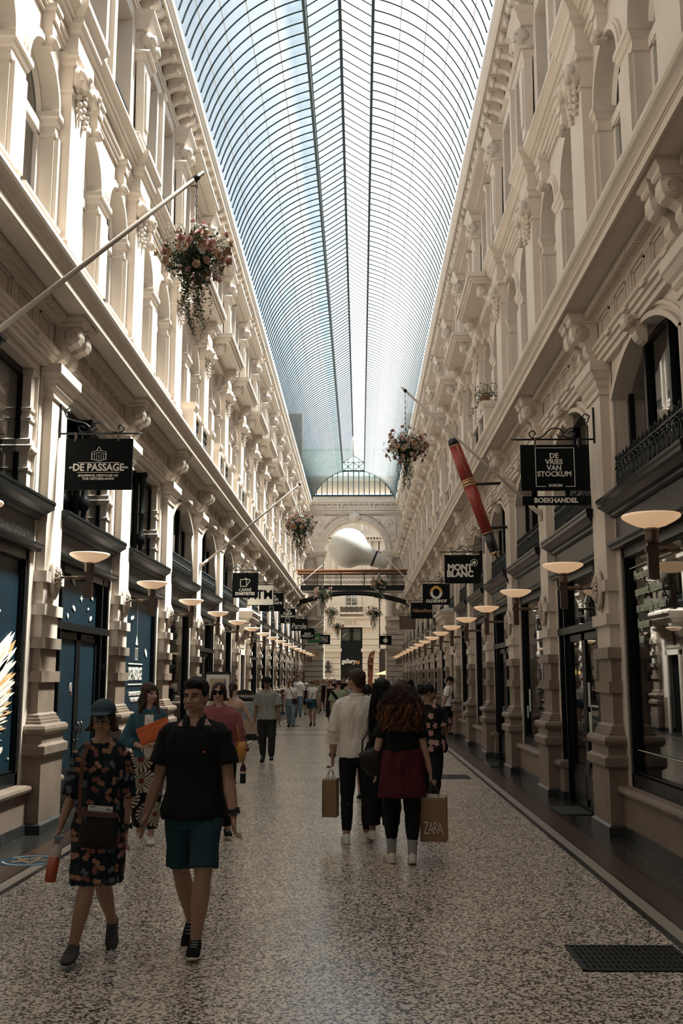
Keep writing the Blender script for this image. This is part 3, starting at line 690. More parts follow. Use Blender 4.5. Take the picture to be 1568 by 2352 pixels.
# imposts and half columns
for sg, x0, x1 in ((-1, 702, 747), (1, 881, 926)):
    xa, xb = E(x0, 1270).x, E(x1, 1270).x; z0, z1 = E(814, 1281).z, E(814, 1265).z
    for i in range(4): ew.box(xa - .04 * i, xb + .04 * i, YE - .2 - .06 * i, YE + .3, z0 + (z1 - z0) * i / 4, z0 + (z1 - z0) * (i + 1) / 4)
    ew.box(xa + .5 if sg < 0 else xa + .3, xb - .3 if sg < 0 else xb - .5, YE - .1, YE, 6.5, z0, 1)
    xc = xb - .35 if sg < 0 else xa + .35
    for py in range(1447, 1600, 12):
        if not 1485 < py < 1500: ew.box(E(700 if sg < 0 else 886, 1500).x, E(742 if sg < 0 else 928, 1500).x, YE - .34, YE, max(0, E(800, py + 10.6).z), E(800, py).z)
    for i, (pa, pb) in enumerate(((1497, 1494), (1494, 1491), (1491, 1488), (1447, 1443), (1443, 1438), (1425, 1421), (1421, 1417))): ew.box(E(700 if sg < 0 else 884, 1500).x, E(744 if sg < 0 else 928, 1500).x, YE - .40 - .05 * (i % 3), YE, E(800, pa).z, E(800, pb).z)
    zc = E(800, 1417).z
    ew.lathe([(.34, zc), (.30, zc + .15), (.27, zc + .3), (.25, z0 - .5), (.31, z0 - .4), (.28, z0 - .3), (.36, z0)], 16, (xc, YE - .15, 0))
endwall = struct('wall_end', ew.mesh('wall_end'))
# lunette window in the gable of the roof
lun = MB('roof_bar', 'gutter'); lz = ztop
lun.box(X(-1, 2.9), X(1, 2.9), YE - .1, YE + .1, lz, lz + .12, 0); lun.box(X(-1, 2.9), X(1, 2.9), YE - .06, YE + .1, E(814, 1150).z, lz, 1)
hgt = lambda d: cz + sqrt(max(0, RR ** 2 - d * d)) if abs(d) > DL_ else ZP
for i in range(-8, 9):
    d = i * .365
    if abs(d) < 2.86: lun.tube([(XC + d, YE, lz), (XC + d, YE, hgt(d))], .03, 4, smooth=False)
for s in (-1, 1): lun.tube([(X(s, d), YE, z) for d, z in arcp(16)], .04, 4, smooth=False)
lun.box(X(-1, DL_), X(1, DL_), YE - .04, YE + .04, ZP - .05, ZP + .05)
for s in (-1, 1):
    lun.tube([(X(s, DL_), YE, ZP), (XC, YE, ZB)], .02, 4); lun.tube([(X(s, 0), YE, ZP), (X(s, DL_), YE, ZB)], .02, 4)
    lun.tube([(X(s, DL_), YE, ZB), (XC, YE, ZR)], .03, 4); lun.tube([(X(s, .37), YE, ZP), (X(s, .37), YE, ZB + .2)], .018, 4)
lun.tube([(X(-1, DL_), YE, ZB), (X(1, DL_), YE, ZB)], .02, 4); lun.tube([(XC, YE, ZP), (XC, YE, ZR)], .025, 4)
wn += 1; lw = struct('window_%d' % wn, lun.mesh('lunette'))
lg = MB('roof_glass'); a = [(X(-1, DG), lz)] + [(X(-1, d), z) for d, z in arcp(14)] + [(X(-1, DL_), ZB), (XC, ZR), (X(1, DL_), ZB)] + [(X(1, d), z) for d, z in arcp(14)[::-1]] + [(X(1, DG), lz)]
lg.add([(x, YE + .03, z) for x, z in a], [tuple(range(len(a)))]); lg.obj('window_pane', lw)

# ================================================================ rotunda and the facade beyond
YR = 82.0
def Fp(px, py): return at(px, py, y=YR)
rt = MB('cream', 'cream_dark', 'black_paint')
def fbox(px0, px1, py0, py1, t=0, m=0, y=YR, mb=rt, back=.4):
    a = at(px0, py0, y=y); b = at(px1, py1, y=y); mb.box(a.x, b.x, y - t, y + back, b.z, a.z, m)
zt_ = Fp(800, 1170).z
fbox(690, 783, 1170, 1600, 0); fbox(831, 871, 1170, 1600, 0); fbox(897, 960, 1170, 1600, 0)
for a in ((783, 831, 1195, 1362), (783, 831, 1392, 1441), (783, 831, 1474, 1500), (871, 897, 1170, 1490)): fbox(*a, 0)
fbox(783, 793, 1362, 1392, 0); fbox(821, 831, 1362, 1392, 0)
for py in range(1455, 1600, 14):      # rustication courses
    for a, b in ((736, 782), (832, 870), (897, 925), (700, 734)): fbox(a, b, py, py + 12.5, .10)
for a, b in ((737, 751), (767, 781)): fbox(a, b, 1390, 1448, .25)
fbox(760, 856, 1417, 1420, .45); fbox(764, 852, 1420, 1423, .35); fbox(766, 850, 1423, 1437, .2); fbox(760, 856, 1437, 1441, .3)
for a in (790, 800, 812): fbox(a, a + 7, 1426, 1434, .24, 1)
fbox(781, 834, 1391, 1394, .45); fbox(781, 834, 1407, 1411, .5)
fbox(735, 785, 1490, 1497, .35); fbox(829, 872, 1490, 1497, .35); fbox(895, 925, 1490, 1497, .35)
fbox(700, 925, 1230, 1236, .6); fbox(700, 925, 1240, 1243, .4); fbox(760, 770, 1243, 1360, .3); fbox(842, 852, 1243, 1360, .3)
for a in range(770, 880, 7): fbox(a, a + 3, 1236, 1240, .5)
rt_o = struct('wall_rotunda', rt.mesh('wall_rotunda'))
# windows and the black gallery shopfront in it
def fwin(px0, px1, py0, py1, cols=2, rows=3, fm='white_frame', y=YR, depth=.12):
    global wn
    a = at(px0, py0, y=y); b = at(px1, py1, y=y); m = MB(fm); w = (b.x - a.x); h = a.z - b.z; t = .06 if fm == 'white_frame' else .09
    m.box(a.x, a.x + t, y + depth, y + depth + .1, b.z, a.z); m.box(b.x - t, b.x, y + depth, y + depth + .1, b.z, a.z); m.box(a.x, b.x, y + depth, y + depth + .1, a.z - t, a.z); m.box(a.x, b.x, y + depth, y + depth + .1, b.z, b.z + t)
    for i in range(1, cols): m.box(a.x + w * i / cols - t / 2, a.x + w * i / cols + t / 2, y + depth, y + depth + .08, b.z, a.z)
    for i in range(1, rows): m.box(a.x, b.x, y + depth, y + depth + .06, b.z + h * i / rows - .02, b.z + h * i / rows + .02)
    wn += 1; o = struct('window_%d' % wn, m.mesh('window')); g = MB('window_glass', 'curtain'); g.box(a.x, b.x, y + depth + .03, y + depth + .04, b.z, a.z)
    g.box(a.x + .05, a.x + w * .4, y + depth + .15, y + depth + .16, b.z, a.z, 1); g.box(b.x - w * .4, b.x - .05, y + depth + .15, y + depth + .16, b.z, a.z, 1)
    g.obj('window_pane', o); return o
fwin(793, 821, 1362, 1392); fwin(783, 831, 1441, 1474, 2, 1, 'black_paint')
m = MB('iron')
for a in range(784, 831, 12):
    p0 = at(a, 1407, y=YR - .45); p1 = at(a + 10, 1394, y=YR - .45)
    for x_ in (p0.x, p1.x): m.tube([(x_, YR - .45, p0.z), (x_, YR - .45, p1.z)], .02, 4)
    m.tube([(p0.x, YR - .45, p0.z), (p1.x, YR - .45, p1.z)], .018, 4); m.tube([(p1.x, YR - .45, p0.z), (p0.x, YR - .45, p1.z)], .018, 4)
    m.tube([((p0.x + p1.x) / 2 + .13 * cos(j), YR - .45, (p0.z + p1.z) / 2 + .13 * sin(j)) for j in range(6)], .016, 4, closed=True)
m.obj('balcony_grille', rt_o)
gl = MB('black_paint', 'shop_glass')
fbox(783, 831, 1494, 1505, .05, 0, YR, gl); fbox(783, 831, 1505, 1530, .15, 0, YR, gl); fbox(783, 786, 1530, 1600, .1, 0, YR, gl); fbox(828, 831, 1530, 1600, .1, 0, YR, gl); fbox(804, 805.5, 1530, 1600, .1, 0, YR, gl); fbox(783, 831, 1474, 1494, .1, 0, YR, gl)
dn += 1; gd = struct('door_%d' % dn, gl.mesh('door')); gg = MB('shop_glass'); fbox(786, 828, 1530, 1600, -.1, 0, YR, gg, .12); gg.obj('door_pane', gd)
mat('white_paint', (.82, .80, .75), .5); mat('orange_paint', (.80, .36, .08), .5)
gp = Fp(802, 1519)
text('gallery', .50, gd, (gp.x - .05, YR - .17, gp.z), 'cam', 'white_paint', offset=.012, sx=.85)
text('01', .36, gd, (Fp(822, 1522).x, YR - .17, Fp(822, 1522).z), 'cam', 'orange_paint', offset=.012)
# sides of the rotunda and a dark interior behind its openings
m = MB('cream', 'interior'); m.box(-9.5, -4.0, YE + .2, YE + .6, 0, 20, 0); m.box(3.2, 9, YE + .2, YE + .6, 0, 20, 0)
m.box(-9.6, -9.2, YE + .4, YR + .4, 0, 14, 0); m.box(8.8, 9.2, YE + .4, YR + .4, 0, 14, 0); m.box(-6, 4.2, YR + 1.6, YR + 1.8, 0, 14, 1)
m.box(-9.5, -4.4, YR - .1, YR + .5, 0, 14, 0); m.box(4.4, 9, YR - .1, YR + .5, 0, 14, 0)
struct('wall_rotunda_side', m.mesh('wall_rotunda_side'))

m = MB('cream', 'roof_glass'); m.box(-9.6, 9.2, YE + 1.2, YR - 3.5, 17.5, 17.7, 1); m.box(-9.6, 9.2, YR - 3.5, YR + 2, 17.3, 17.7, 0)
struct('ceiling', m.mesh('rotunda_roof'))
# ================================================================ footbridge
mat('wood_rail', (.36, .14, .06), .35); mat('white_metal', (.62, .56, .50), .45)
YBR = 57.0
def B(px, py): return at(px, py, y=YBR)
bx0, bx1 = X(-1, 3.36), X(1, 3.36)
br = thing('footbridge', 'black iron footbridge with wooden rail arching across the arcade', 'bridge', (XC, YBR, B(812, 1350).z))
def brp(name, mb): o = mb.obj(name, br); o.location = (-br.location.x, -br.location.y, -br.location.z); return o
def zz(py): return B(812, py).z
for dy in (-.05, 1.5):
    m = MB('wood_rail', 'iron'); m.tube([(bx0, YBR + dy, zz(1310)), (bx1, YBR + dy, zz(1310))], .055, 8, 0); m.box(bx0, bx1, YBR + dy - .03, YBR + dy + .03, zz(1314.5), zz(1312), 1); brp('handrail', m)
m = MB('wood_rail', 'iron'); m.tube([(bx0, YBR, zz(1317)), (bx1, YBR, zz(1317))], .035, 8, 0); m.box(bx0, bx1, YBR - .02, YBR + .02, zz(1320), zz(1318), 1)
for i in range(6): x = bx0 + (bx1 - bx0) * i / 5; m.box(x - .025, x + .025, YBR - .03, YBR + .03, zz(1346), zz(1309), 1)
brp('rail_post', m)
pm = scrollpanel(bx0, bx1, 0, zz(1345), zz(1320)); m = MB('iron'); m.v = [(y, YBR, z) for x, y, z in pm.v]; m.f, m.m, m.sm = [q[::-1] for q in pm.f], pm.m, pm.sm; brp('iron_panel', m)
m = MB('black_paint', 'white_metal'); m.box(bx0, bx1, YBR, YBR + 1.45, zz(1356), zz(1346), 0); m.box(bx0, bx1, YBR + .1, YBR + 1.4, zz(1358.5), zz(1356), 1); m.box(bx0, bx1, YBR - .06, YBR + .02, zz(1347), zz(1345), 0); brp('deck', m)
for dy in (0, 1.35):
    m = MB('black_paint')
    pts = [(bx0 + (bx1 - bx0) * i / 24, zz(1386) + (zz(1360) - zz(1386)) * (1 - (2 * i / 24 - 1) ** 2)) for i in range(25)]
    for (x0, z0), (x1, z1) in zip(pts, pts[1:]): m.obox(((x0 + x1) / 2, YBR + dy + .04, (z0 + z1) / 2), ((x1 - x0) / 2 * 1.05, 0, (z1 - z0) / 2 * 1.05), (0, .05, 0), (0, 0, .07))
    for sx, xx in ((1, bx0), (-1, bx1)):
        m.box(xx, xx + sx * .16, YBR + dy, YBR + dy + .1, zz(1390), zz(1356))
        m.tube([(xx + sx * .1, YBR + dy + .05, zz(1384)), (xx + sx * 1.3, YBR + dy + .05, zz(1372)), (xx + sx * 2.1, YBR + dy + .05, zz(1366))], .05, 6)
    brp('arch_rib', m)
# ================================================================ wall lamps
mat('lamp_glass', (.86, .80, .72), .35, emis=(1.0, .60, .32), estr=.28); mat('bronze', (.16, .12, .095), .35, metal=.8)
lp = {}
m = MB('cream'); m.lathe([(0, 3.30), (.14, 3.30), (.17, 3.27), (.14, 3.245), (0, 3.24)], 20, (0, 0, 2.78), 'x')
m.v = [(x, y, 2.78 + (z - 2.78) * 1.5) for x, y, z in m.v]
for i in range(16): a = 2 * pi * i / 16; m.tube([(3.238, .035 * cos(a), 2.78 + .05 * sin(a)), (3.222, .075 * cos(a), 2.78 + .11 * sin(a)), (3.24, .115 * cos(a), 2.78 + .17 * sin(a))], .012, 5, rs=[.010, .022, .004])
m.ball((3.235, 0, 2.78), .045, 10); lp['rosette'] = m.pair('rosette')
m = MB('bronze', 'steel'); m.tube([(3.25, 0, 2.80), (3.05, 0, 2.80)], .016, 8, 1); m.tube([(3.08, 0, 2.80), (2.84, 0, 2.80)], .024, 8, 0); m.box(2.80, 2.84, -.02, .02, 2.775, 2.825); lp['arm'] = m.pair('arm')
m = MB('bronze'); m.box(2.828, 2.90, -.028, .028, 2.55, 2.90); m.box(2.815, 2.83, -.02, .02, 2.56, 2.89); lp['post'] = m.pair('post')
m = MB('bronze'); m.lathe([(0, 2.86), (.05, 2.86)] + [(r, 2.87 + .012 * i) for i in range(8) for r in ((.062,) if i % 2 else (.05,))] + [(.065, 2.97), (.04, 2.985), (0, 2.985)], 16, (2.86, 0, 0)); lp['socket'] = m.pair('socket')
m = MB('lamp_glass'); m.lathe([(0, 2.975), (.05, 2.98), (.12, 3.0), (.19, 3.035), (.235, 3.065), (.242, 3.08), (.235, 3.092), (.18, 3.098), (0, 3.10)], 32, (2.86, 0, 0)); lp['lamp_bowl'] = m.pair('lamp_bowl')
ORD = ['first', 'second', 'third', 'fourth', 'fifth', 'sixth', 'seventh', 'eighth', 'ninth', 'tenth', 'eleventh', 'twelfth', 'thirteenth', 'fourteenth', 'fifteenth', 'sixteenth', 'seventeenth', 'eighteenth']
for s, nm in SIDES:
    for j, k in enumerate(range(-1, K1 + 1)):
        t = thing('wall_lamp', 'dish-shaded wall lamp, %s from the camera on the %s facade' % (ORD[j], nm), 'lamp', (XC, yk(k), .14 if s < 0 else 0), 0, 'dish lamps on the %s facade' % nm)
        for n_, pr in lp.items(): link(n_, pr[s], t)
# ================================================================ hanging signs
mat('sign_black', (.005, .007, .008), .75, spec=.15); mat('sign_white', (.92, .88, .80), .6); mat('sign_green', (.05, .22, .06), .5); mat('sign_brown', (.16, .11, .075), .6, nscale=30, namt=.5)
mat('sign_gold', (.62, .36, .16), .5); mat('sign_yellow', (.80, .45, .12), .5); mat('navy', (.006, .024, .036), .45, spec=.3, nscale=.9, col2=(.004, .012, .021), namt=.3)
def sign_bracket(t, s, y, zt, x_in, x_out):
    m = MB('iron'); sg = 1 if x_out > x_in else -1
    m.tube([(x_in, y, zt), (x_out + sg * .06, y, zt), (x_out + sg * .12, y, zt)], .012, 6, rs=[.012, .012, .003])
    m.box(x_in - .012, x_in + .012, y - .015, y + .015, zt - .05, zt + .40)
    L = abs(x_out - x_in)
    def spiral(cx, cz_, r, a0, tn, dr): return [(cx + sg * (r - dr * i) * cos(a0 + tn * i), y, cz_ + (r - dr * i) * sin(a0 + tn * i)) for i in range(10)]
    m.tube(cr([(x_in + sg * L * a, y, zt + b) for a, b in ((.05, .30), (.10, .20), (.22, .16), (.34, .13), (.42, .06), (.36, .02), (.28, .03), (.26, .08), (.31, .10), (.34, .07))]), .009, 5)
    m.tube(cr([(x_in + sg * L * a, y, zt + b) for a, b in ((.06, .30), (.12, .32), (.14, .27), (.10, .25))]), .008, 5)
    m.tube(cr([(x_in + sg * L * a, y, zt + b) for a, b in ((.50, .07), (.47, .03), (.42, .05), (.43, .11), (.50, .14), (.58, .13), (.68, .05), (.76, .015), (.85, .03), (.87, .08), (.82, .11), (.79, .07), (.82, .05))]), .009, 5)
    m.obj('scroll_bracket', t); h = MB('steel')
    for f in (.22, .8): xx = x_in + (x_out - x_in) * f; h.box(xx - .012, xx + .012, y - .018, y + .018, zt - .10, zt + .015)
    h.obj('hanger', t)
def sign(label, s, y, rect, board='sign_black', frame=None, metric=False):
    if metric: x0, x1, z0, z1 = rect
    else:
        a, b = at(rect[0], rect[1], y=y), at(rect[2], rect[3], y=y); x0, x1, z0, z1 = a.x, b.x, b.z, a.z
    t = thing('hanging_sign', label, 'sign', (0, 0, 0)); m = MB(board, frame or board)
    m.box(x0, x1, y - .015, y + .015, z0, z1, 0)
    if frame:
        for q in ((x0, x1, z0, z0 + .02), (x0, x1, z1 - .02, z1), (x0, x0 + .02, z0, z1), (x1 - .02, x1, z0, z1)): m.box(q[0], q[1], y - .022, y + .022, q[2], q[3], 1)
    m.obj('board', t); xi, xo = (x0, x1) if s < 0 else (x1, x0)
    sign_bracket(t, s, y, z1 + .07, X(s, 3.30), xo)
    return t, (x0 + x1) / 2, (z0 + z1) / 2, x1 - x0, z1 - z0
def T(txt, size, t, x, y, z, m='sign_white', **k): return text(txt, size, t, (x, y - .018, z), 'cam', m, **k)
def quad2d(t, name, m, polys, y, th=.004):
    b = MB(m)
    for p in polys: b.prism(p, (0, y, 0), (1, 0, 0), (0, 0, 1), (0, -th, 0))
    return b.obj(name, t)
# the heritage sign
t, cx, cz_, w, h = sign('black sign with white building emblem and serif lettering, nearest on the left facade', -1, yk(0), (-3.63, -2.80, 4.02, 4.66), metric=True)
y = yk(0); T('DE PASSAGE', .125, t, cx, y, cz_ - .045, offset=.0035, sx=.92); T('SHOPPING HERITAGE OF\nTHE NETHERLANDS', .040, t, cx, y, cz_ - .165, offset=.001, sx=1.1)
T('EST.', .03, t, cx - .335, y, cz_ - .045, offset=.001); T('1885', .034, t, cx + .335, y, cz_ - .045, offset=.001)
def frame_bar(t, segs, y, th=.006, mt='sign_white'):
    b = MB(mt)
    for x0, z0, x1, z1 in segs:
        v = Vector((x1 - x0, 0, z1 - z0)); L = v.length / 2; v.normalize(); n_ = Vector((-v.z, 0, v.x)); b.obox(((x0 + x1) / 2, y - .018, (z0 + z1) / 2), v * L, n_ * th / 2, (0, .003, 0))
    return b.obj('line_work', t)
frame_bar(t, [(cx - .26, cz_ + .018, cx + .26, cz_ + .018), (cx - .26, cz_ - .105, cx + .26, cz_ - .105)], y, .006)
e = []; bz = cz_ + .045
for i in range(7): xx = cx - .085 + i * .0283; e.append((xx, bz + abs(i - 3) * .004, xx, bz + .075))
e += [(cx - .09, bz + .08, cx, bz + .10), (cx, bz + .10, cx + .09, bz + .08), (cx - .09, bz + .105, cx - .03, bz + .125), (cx + .09, bz + .105, cx + .03, bz + .125), (cx - .035, bz + .12, cx, bz + .175), (cx + .035, bz + .12, cx, bz + .175), (cx - .035, bz + .125, cx + .035, bz + .125),
      (cx - .09, bz + .01, cx - .09, bz + .105), (cx + .09, bz + .01, cx + .09, bz + .105), (cx - .09, bz + .02, cx, bz - .01), (cx + .09, bz + .02, cx, bz - .01)]
frame_bar(t, e, y, .005)
# book shop sign
y = yk(0); t, cx, cz_, w, h = sign('black book shop sign with white square outline, nearest on the right facade', 1, y, (1.97, 2.80, 3.99, 4.56), metric=True)
T('DE\nVRIES\nVAN\nSTOCKUM', .088, t, cx - .01, y, cz_ + .03, offset=.002, line=.86); T('BOEKEN', .044, t, cx, y, cz_ - .225, offset=.001)
sq = .235; frame_bar(t, [(cx - sq, cz_ + .245, cx + sq, cz_ + .245), (cx - sq, cz_ + .245, cx - sq, cz_ - .235), (cx + sq, cz_ + .245, cx + sq, cz_ - .235), (cx - sq, cz_ - .235, cx - .12, cz_ - .235), (cx + sq, cz_ - .235, cx + .12, cz_ - .235)], y, .007)
b = MB('sign_black'); b.box(1.98, 2.81, y - .014, y + .014, 3.81, 3.92); b.obj('lower_board', t); T('BOEKHANDEL', .082, t, cx + .0, y, 3.865, offset=.003)
h_ = MB('steel'); [h_.box(cx + q - .01, cx + q + .01, y - .01, y + .01, 3.90, 4.0) for q in (-.3, .3)]; h_.obj('hanger', t)
# others
y = yk(3); t, cx, cz_, w, h = sign('black sign with white two-line lettering and star badge beside the red pen', 1, y, (1020, 1275, 1104, 1340))
T('MONT\nBLANC', .195, t, cx - .06, y, cz_ - .04, offset=.010, line=.78, sx=.98)
b = MB('sign_white'); b.lathe([(.072, 0), (.084, 0), (.084, .005), (.072, .005)], 24, (cx + .27, y - .022, cz_ + .15), 'y'); b.prism([((.05 if i % 2 == 0 else .034) * cos(pi * i / 6 + pi / 6), (.05 if i % 2 == 0 else .034) * sin(pi * i / 6 + pi / 6)) for i in range(12)], (cx + .27, y - .017, cz_ + .15), (1, 0, 0), (0, 0, 1), (0, -.005, 0)); b.obj('emblem', t)
y = 30.4; t, cx, cz_, w, h = sign('black sign with orange and grey ring emblem on the right facade', 1, y, (970, 1341, 1033, 1389))
T('OLDENHOF', .125, t, cx, y, cz_ - .21, offset=.006, sx=.95)
for a0, a1, mt in ((0, pi, 'sign_yellow'), (pi, 2 * pi, 'sign_white')):
    b = MB(mt); n_ = 12
    for i in range(n_):
        a, c = a0 + (a1 - a0) * i / n_, a0 + (a1 - a0) * (i + 1) / n_
        b.prism([(.105 * cos(a), .125 * sin(a)), (.19 * cos(a), .20 * sin(a)), (.19 * cos(c), .20 * sin(c)), (.105 * cos(c), .125 * sin(c))], (cx, y - .017, cz_ + .05), (1, 0, 0), (0, 0, 1), (0, -.005, 0))
    if a0 == 0: b.box(cx - .06, cx + .06, y - .022, y - .017, cz_ + .235, cz_ + .26)
    b.obj('emblem', t)
y = 37.7; t, cx, cz_, w, h = sign('black sign with copper script lettering behind the ring emblem sign', 1, y, (943, 1384, 993, 1421)); T('Hamilton', .20, t, cx, y, cz_, 'sign_gold', shear=.45, offset=.001)
y = 48.8; t, cx, cz_, w, h = sign('plain brown woven-looking sign board in a dark frame on the right facade', 1, y, (917, 1415, 954, 1445), 'sign_brown', 'sign_black')
y = 66.0; t, cx, cz_, w, h = sign('small black sign with pale fruit emblem by the end wall on the right', 1, y, (871, 1460, 899, 1481))
b = MB('sign_white'); b.prism([(.15 * cos(a) * (1 + .06 * cos(2 * a)), .15 * sin(a)) for a in [2 * pi * i / 20 for i in range(20)] if not (-.35 < a < .35 or a > 2 * pi - .35)], (cx, y - .017, cz_ - .02), (1, 0, 0), (0, 0, 1), (0, -.005, 0)); b.prism([(0, .16), (.03, .24), (.08, .26), (.06, .18)], (cx, y - .017, cz_ - .02), (1, 0, 0), (0, 0, 1), (0, -.005, 0)); b.obj('emblem', t)
y = 27.4; t, cx, cz_, w, h = sign('black sign with white outlined square emblem, second on the left facade', -1, y, (534, 1316, 592, 1373))
T('CARRÉ', .115, t, cx, y, cz_ - .13, offset=.001); T("D'ARTISTES", .105, t, cx, y, cz_ - .235, offset=.005)
frame_bar(t, [(cx - .13, cz_ + .16, cx + .04, cz_ + .16), (cx - .13, cz_ - .03, cx + .04, cz_ - .03), (cx - .13, cz_ + .16, cx - .13, cz_ - .03), (cx + .04, cz_ + .16, cx + .04, cz_ - .03), (cx - .01, cz_ + .20, cx + .14, cz_ + .14), (cx + .14, cz_ + .14, cx + .04, cz_ - .02)], y, .018)
y = 31.6; t, cx, cz_, w, h = sign('white sign in a black frame with large black letters on the left facade', -1, y, (567, 1343, 629, 1391), 'sign_white', 'sign_black'); T('ATM', .40, t, cx, y, cz_, 'sign_black', offset=.010, sx=.95)
y = 36.0; t, cx, cz_, w, h = sign('black book store sign with badge, the nearer of two alike on the left', -1, y, (596, 1362, 651, 1404)); T('The\nEnglish\nBookstore', .17, t, cx + .02, y, cz_ + .10, offset=.004, line=.72)
b = MB('sign_white'); b.box(cx - .08, cx + .08, y - .02, y - .016, cz_ - .30, cz_ - .16); b.obj('emblem', t); b = MB('sign_black'); b.box(cx - .065, cx + .065, y - .023, y - .019, cz_ - .285, cz_ - .175); b.obj('emblem', t)
y = 43.0; t, cx, cz_, w, h = sign('black book store sign with badge, the farther of two alike on the left', -1, y, (643, 1398, 678, 1432)); T('The\nEnglish\nBookstore', .165, t, cx, y, cz_ + .11, offset=.004, line=.72, sx=.85)
b = MB('sign_white'); b.box(cx - .10, cx + .10, y - .02, y - .016, cz_ - .28, cz_ - .11); b.obj('emblem', t); b = MB('sign_black'); b.box(cx - .08, cx + .08, y - .023, y - .019, cz_ - .26, cz_ - .13); b.obj('emblem', t)
y = 50.0; t, cx, cz_, w, h = sign('black sign with thin white serif word beyond the book store sign', -1, y, (668, 1421, 706, 1449)); T('Parole', .42, t, cx, y, cz_ - .08, offset=-.002, sx=.68)
y = 55.0; t, cx, cz_, w, h = sign('black sign with wide white two-line letters below the bridge', -1, y, (690, 1443, 722, 1468)); T('SAM\nFRIDAY', .18, t, cx, y, cz_ - .07, offset=.004, line=.75, sx=1.05)
y = 59.0; t, cx, cz_, w, h = sign('green sign with white letters, partly hidden on the left facade', -1, y, (706, 1454, 735, 1477), 'sign_green'); T('Greft', .20, t, cx + .08, y, cz_ - .02, offset=.003, shear=.2)
y = 63.0; t, cx, cz_, w, h = sign('black sign with white word repeated upside down, farthest on the left', -1, y, (731, 1458, 758, 1480)); T('KILO', .24, t, cx, y, cz_ + .10, offset=.008, sx=.85); text('KILO', .24, t, (cx, y - .018, cz_ - .07), (pi / 2, pi, 0), 'sign_white', offset=.008, sx=.85); T('store', .09, t, cx, y, cz_ - .25)
# ================================================================ flagpoles with flower baskets
mat('pole_paint', (.52, .47, .42), .45); mat('leaf', (.035, .06, .028), .6, nscale=9, col2=(.06, .09, .035), namt=.3); mat('moss', (.018, .022, .014), .8)
mat('petal_white', (.72, .68, .62), .6); mat('petal_pink', (.66, .36, .33), .6, nscale=14, col2=(.72, .50, .44), namt=.3); mat('petal_cream', (.74, .58, .44), .6, nscale=14, col2=(.62, .42, .28), namt=.3); mat('petal_mauve', (.44, .24, .27), .6); mat('flower_eye', (.02, .018, .02), .6); mat('petal_tan', (.42, .27, .15), .6)
def petal(mb, c, u, v, n_, L, w, cup, mi=0):
    c, u, v, n_ = Vector(c), Vector(u), Vector(v), Vector(n_); pts = []
    for a, b, h in ((0, 0, 0), (.45, -.5, .25), (.45, .5, .25), (.85, -.42, .7), (.85, .42, .7), (1.0, 0, .85)): pts.append(c + u * (L * a) + v * (w * b) + n_ * (cup * L * h))
    mb.add(pts, [(0, 1, 2), (1, 3, 4, 2), (3, 5, 4)], mi, False)
def flower(kind, rnd):
    mt = {'rose': 'petal_cream', 'anemone': 'petal_white', 'pink': 'petal_pink', 'mauve': 'petal_mauve', 'white': 'petal_white', 'tulip': 'petal_tan'}[kind]; m = MB(mt, 'flower_eye')
    if kind in ('rose', 'pink'):
        for ring_, (nn, L, cup) in enumerate(((9, .052, .25), (8, .042, .7), (6, .030, 1.2), (4, .018, 1.8))):
            for i in range(nn):
                a = 2 * pi * i / nn + ring_ * .4 + rnd.uniform(-.2, .2); petal(m, (0, 0, .004 * ring_ + rnd.uniform(-.004, .004)), (cos(a), sin(a), rnd.uniform(-.25, .25)), (-sin(a), cos(a), rnd.uniform(-.3, .3)), (0, 0, 1), L * rnd.uniform(.8, 1.1), .034, cup)
    elif kind == 'anemone':
        for i in range(8): a = 2 * pi * i / 8; petal(m, (0, 0, 0), (cos(a), sin(a), 0), (-sin(a), cos(a), 0), (0, 0, 1), .042, .034, .15)
        m.ball((0, 0, .008), .014, 8, 1)
    elif kind == 'tulip':
        for i in range(6): a = 2 * pi * i / 6; petal(m, (0, 0, 0), (cos(a), sin(a), 0), (-sin(a), cos(a), 0), (0, 0, 1), .05, .048, .9)
    else:
        for j in range(9):
            c = Vector((rnd.uniform(-.03, .03), rnd.uniform(-.03, .03), rnd.uniform(-.02, .05)))
            for i in range(5): a = 2 * pi * i / 5 + j; petal(m, c, (cos(a), sin(a), 0), (-sin(a), cos(a), 0), (0, 0, 1), .017, .016, .5)
    return m.mesh('flower')
FL = {k: flower(k, R) for k in ('rose', 'anemone', 'pink', 'mauve', 'white', 'tulip')}
def leafcard(mb, p, rnd, L=.03, mi=0):
    u = Vector((rnd.gauss(0, 1), rnd.gauss(0, 1), rnd.gauss(0, 1))).normalized(); v = u.cross(Vector((rnd.gauss(0, 1), rnd.gauss(0, 1), rnd.gauss(0, 1)))).normalized(); p = Vector(p); n_ = u.cross(v)
    mb.add([p, p + u * L * .5 + v * L * .3 + n_ * L * .1, p + u * L, p + u * L * .5 - v * L * .3 + n_ * L * .1], [(0, 1, 2, 3)], mi)
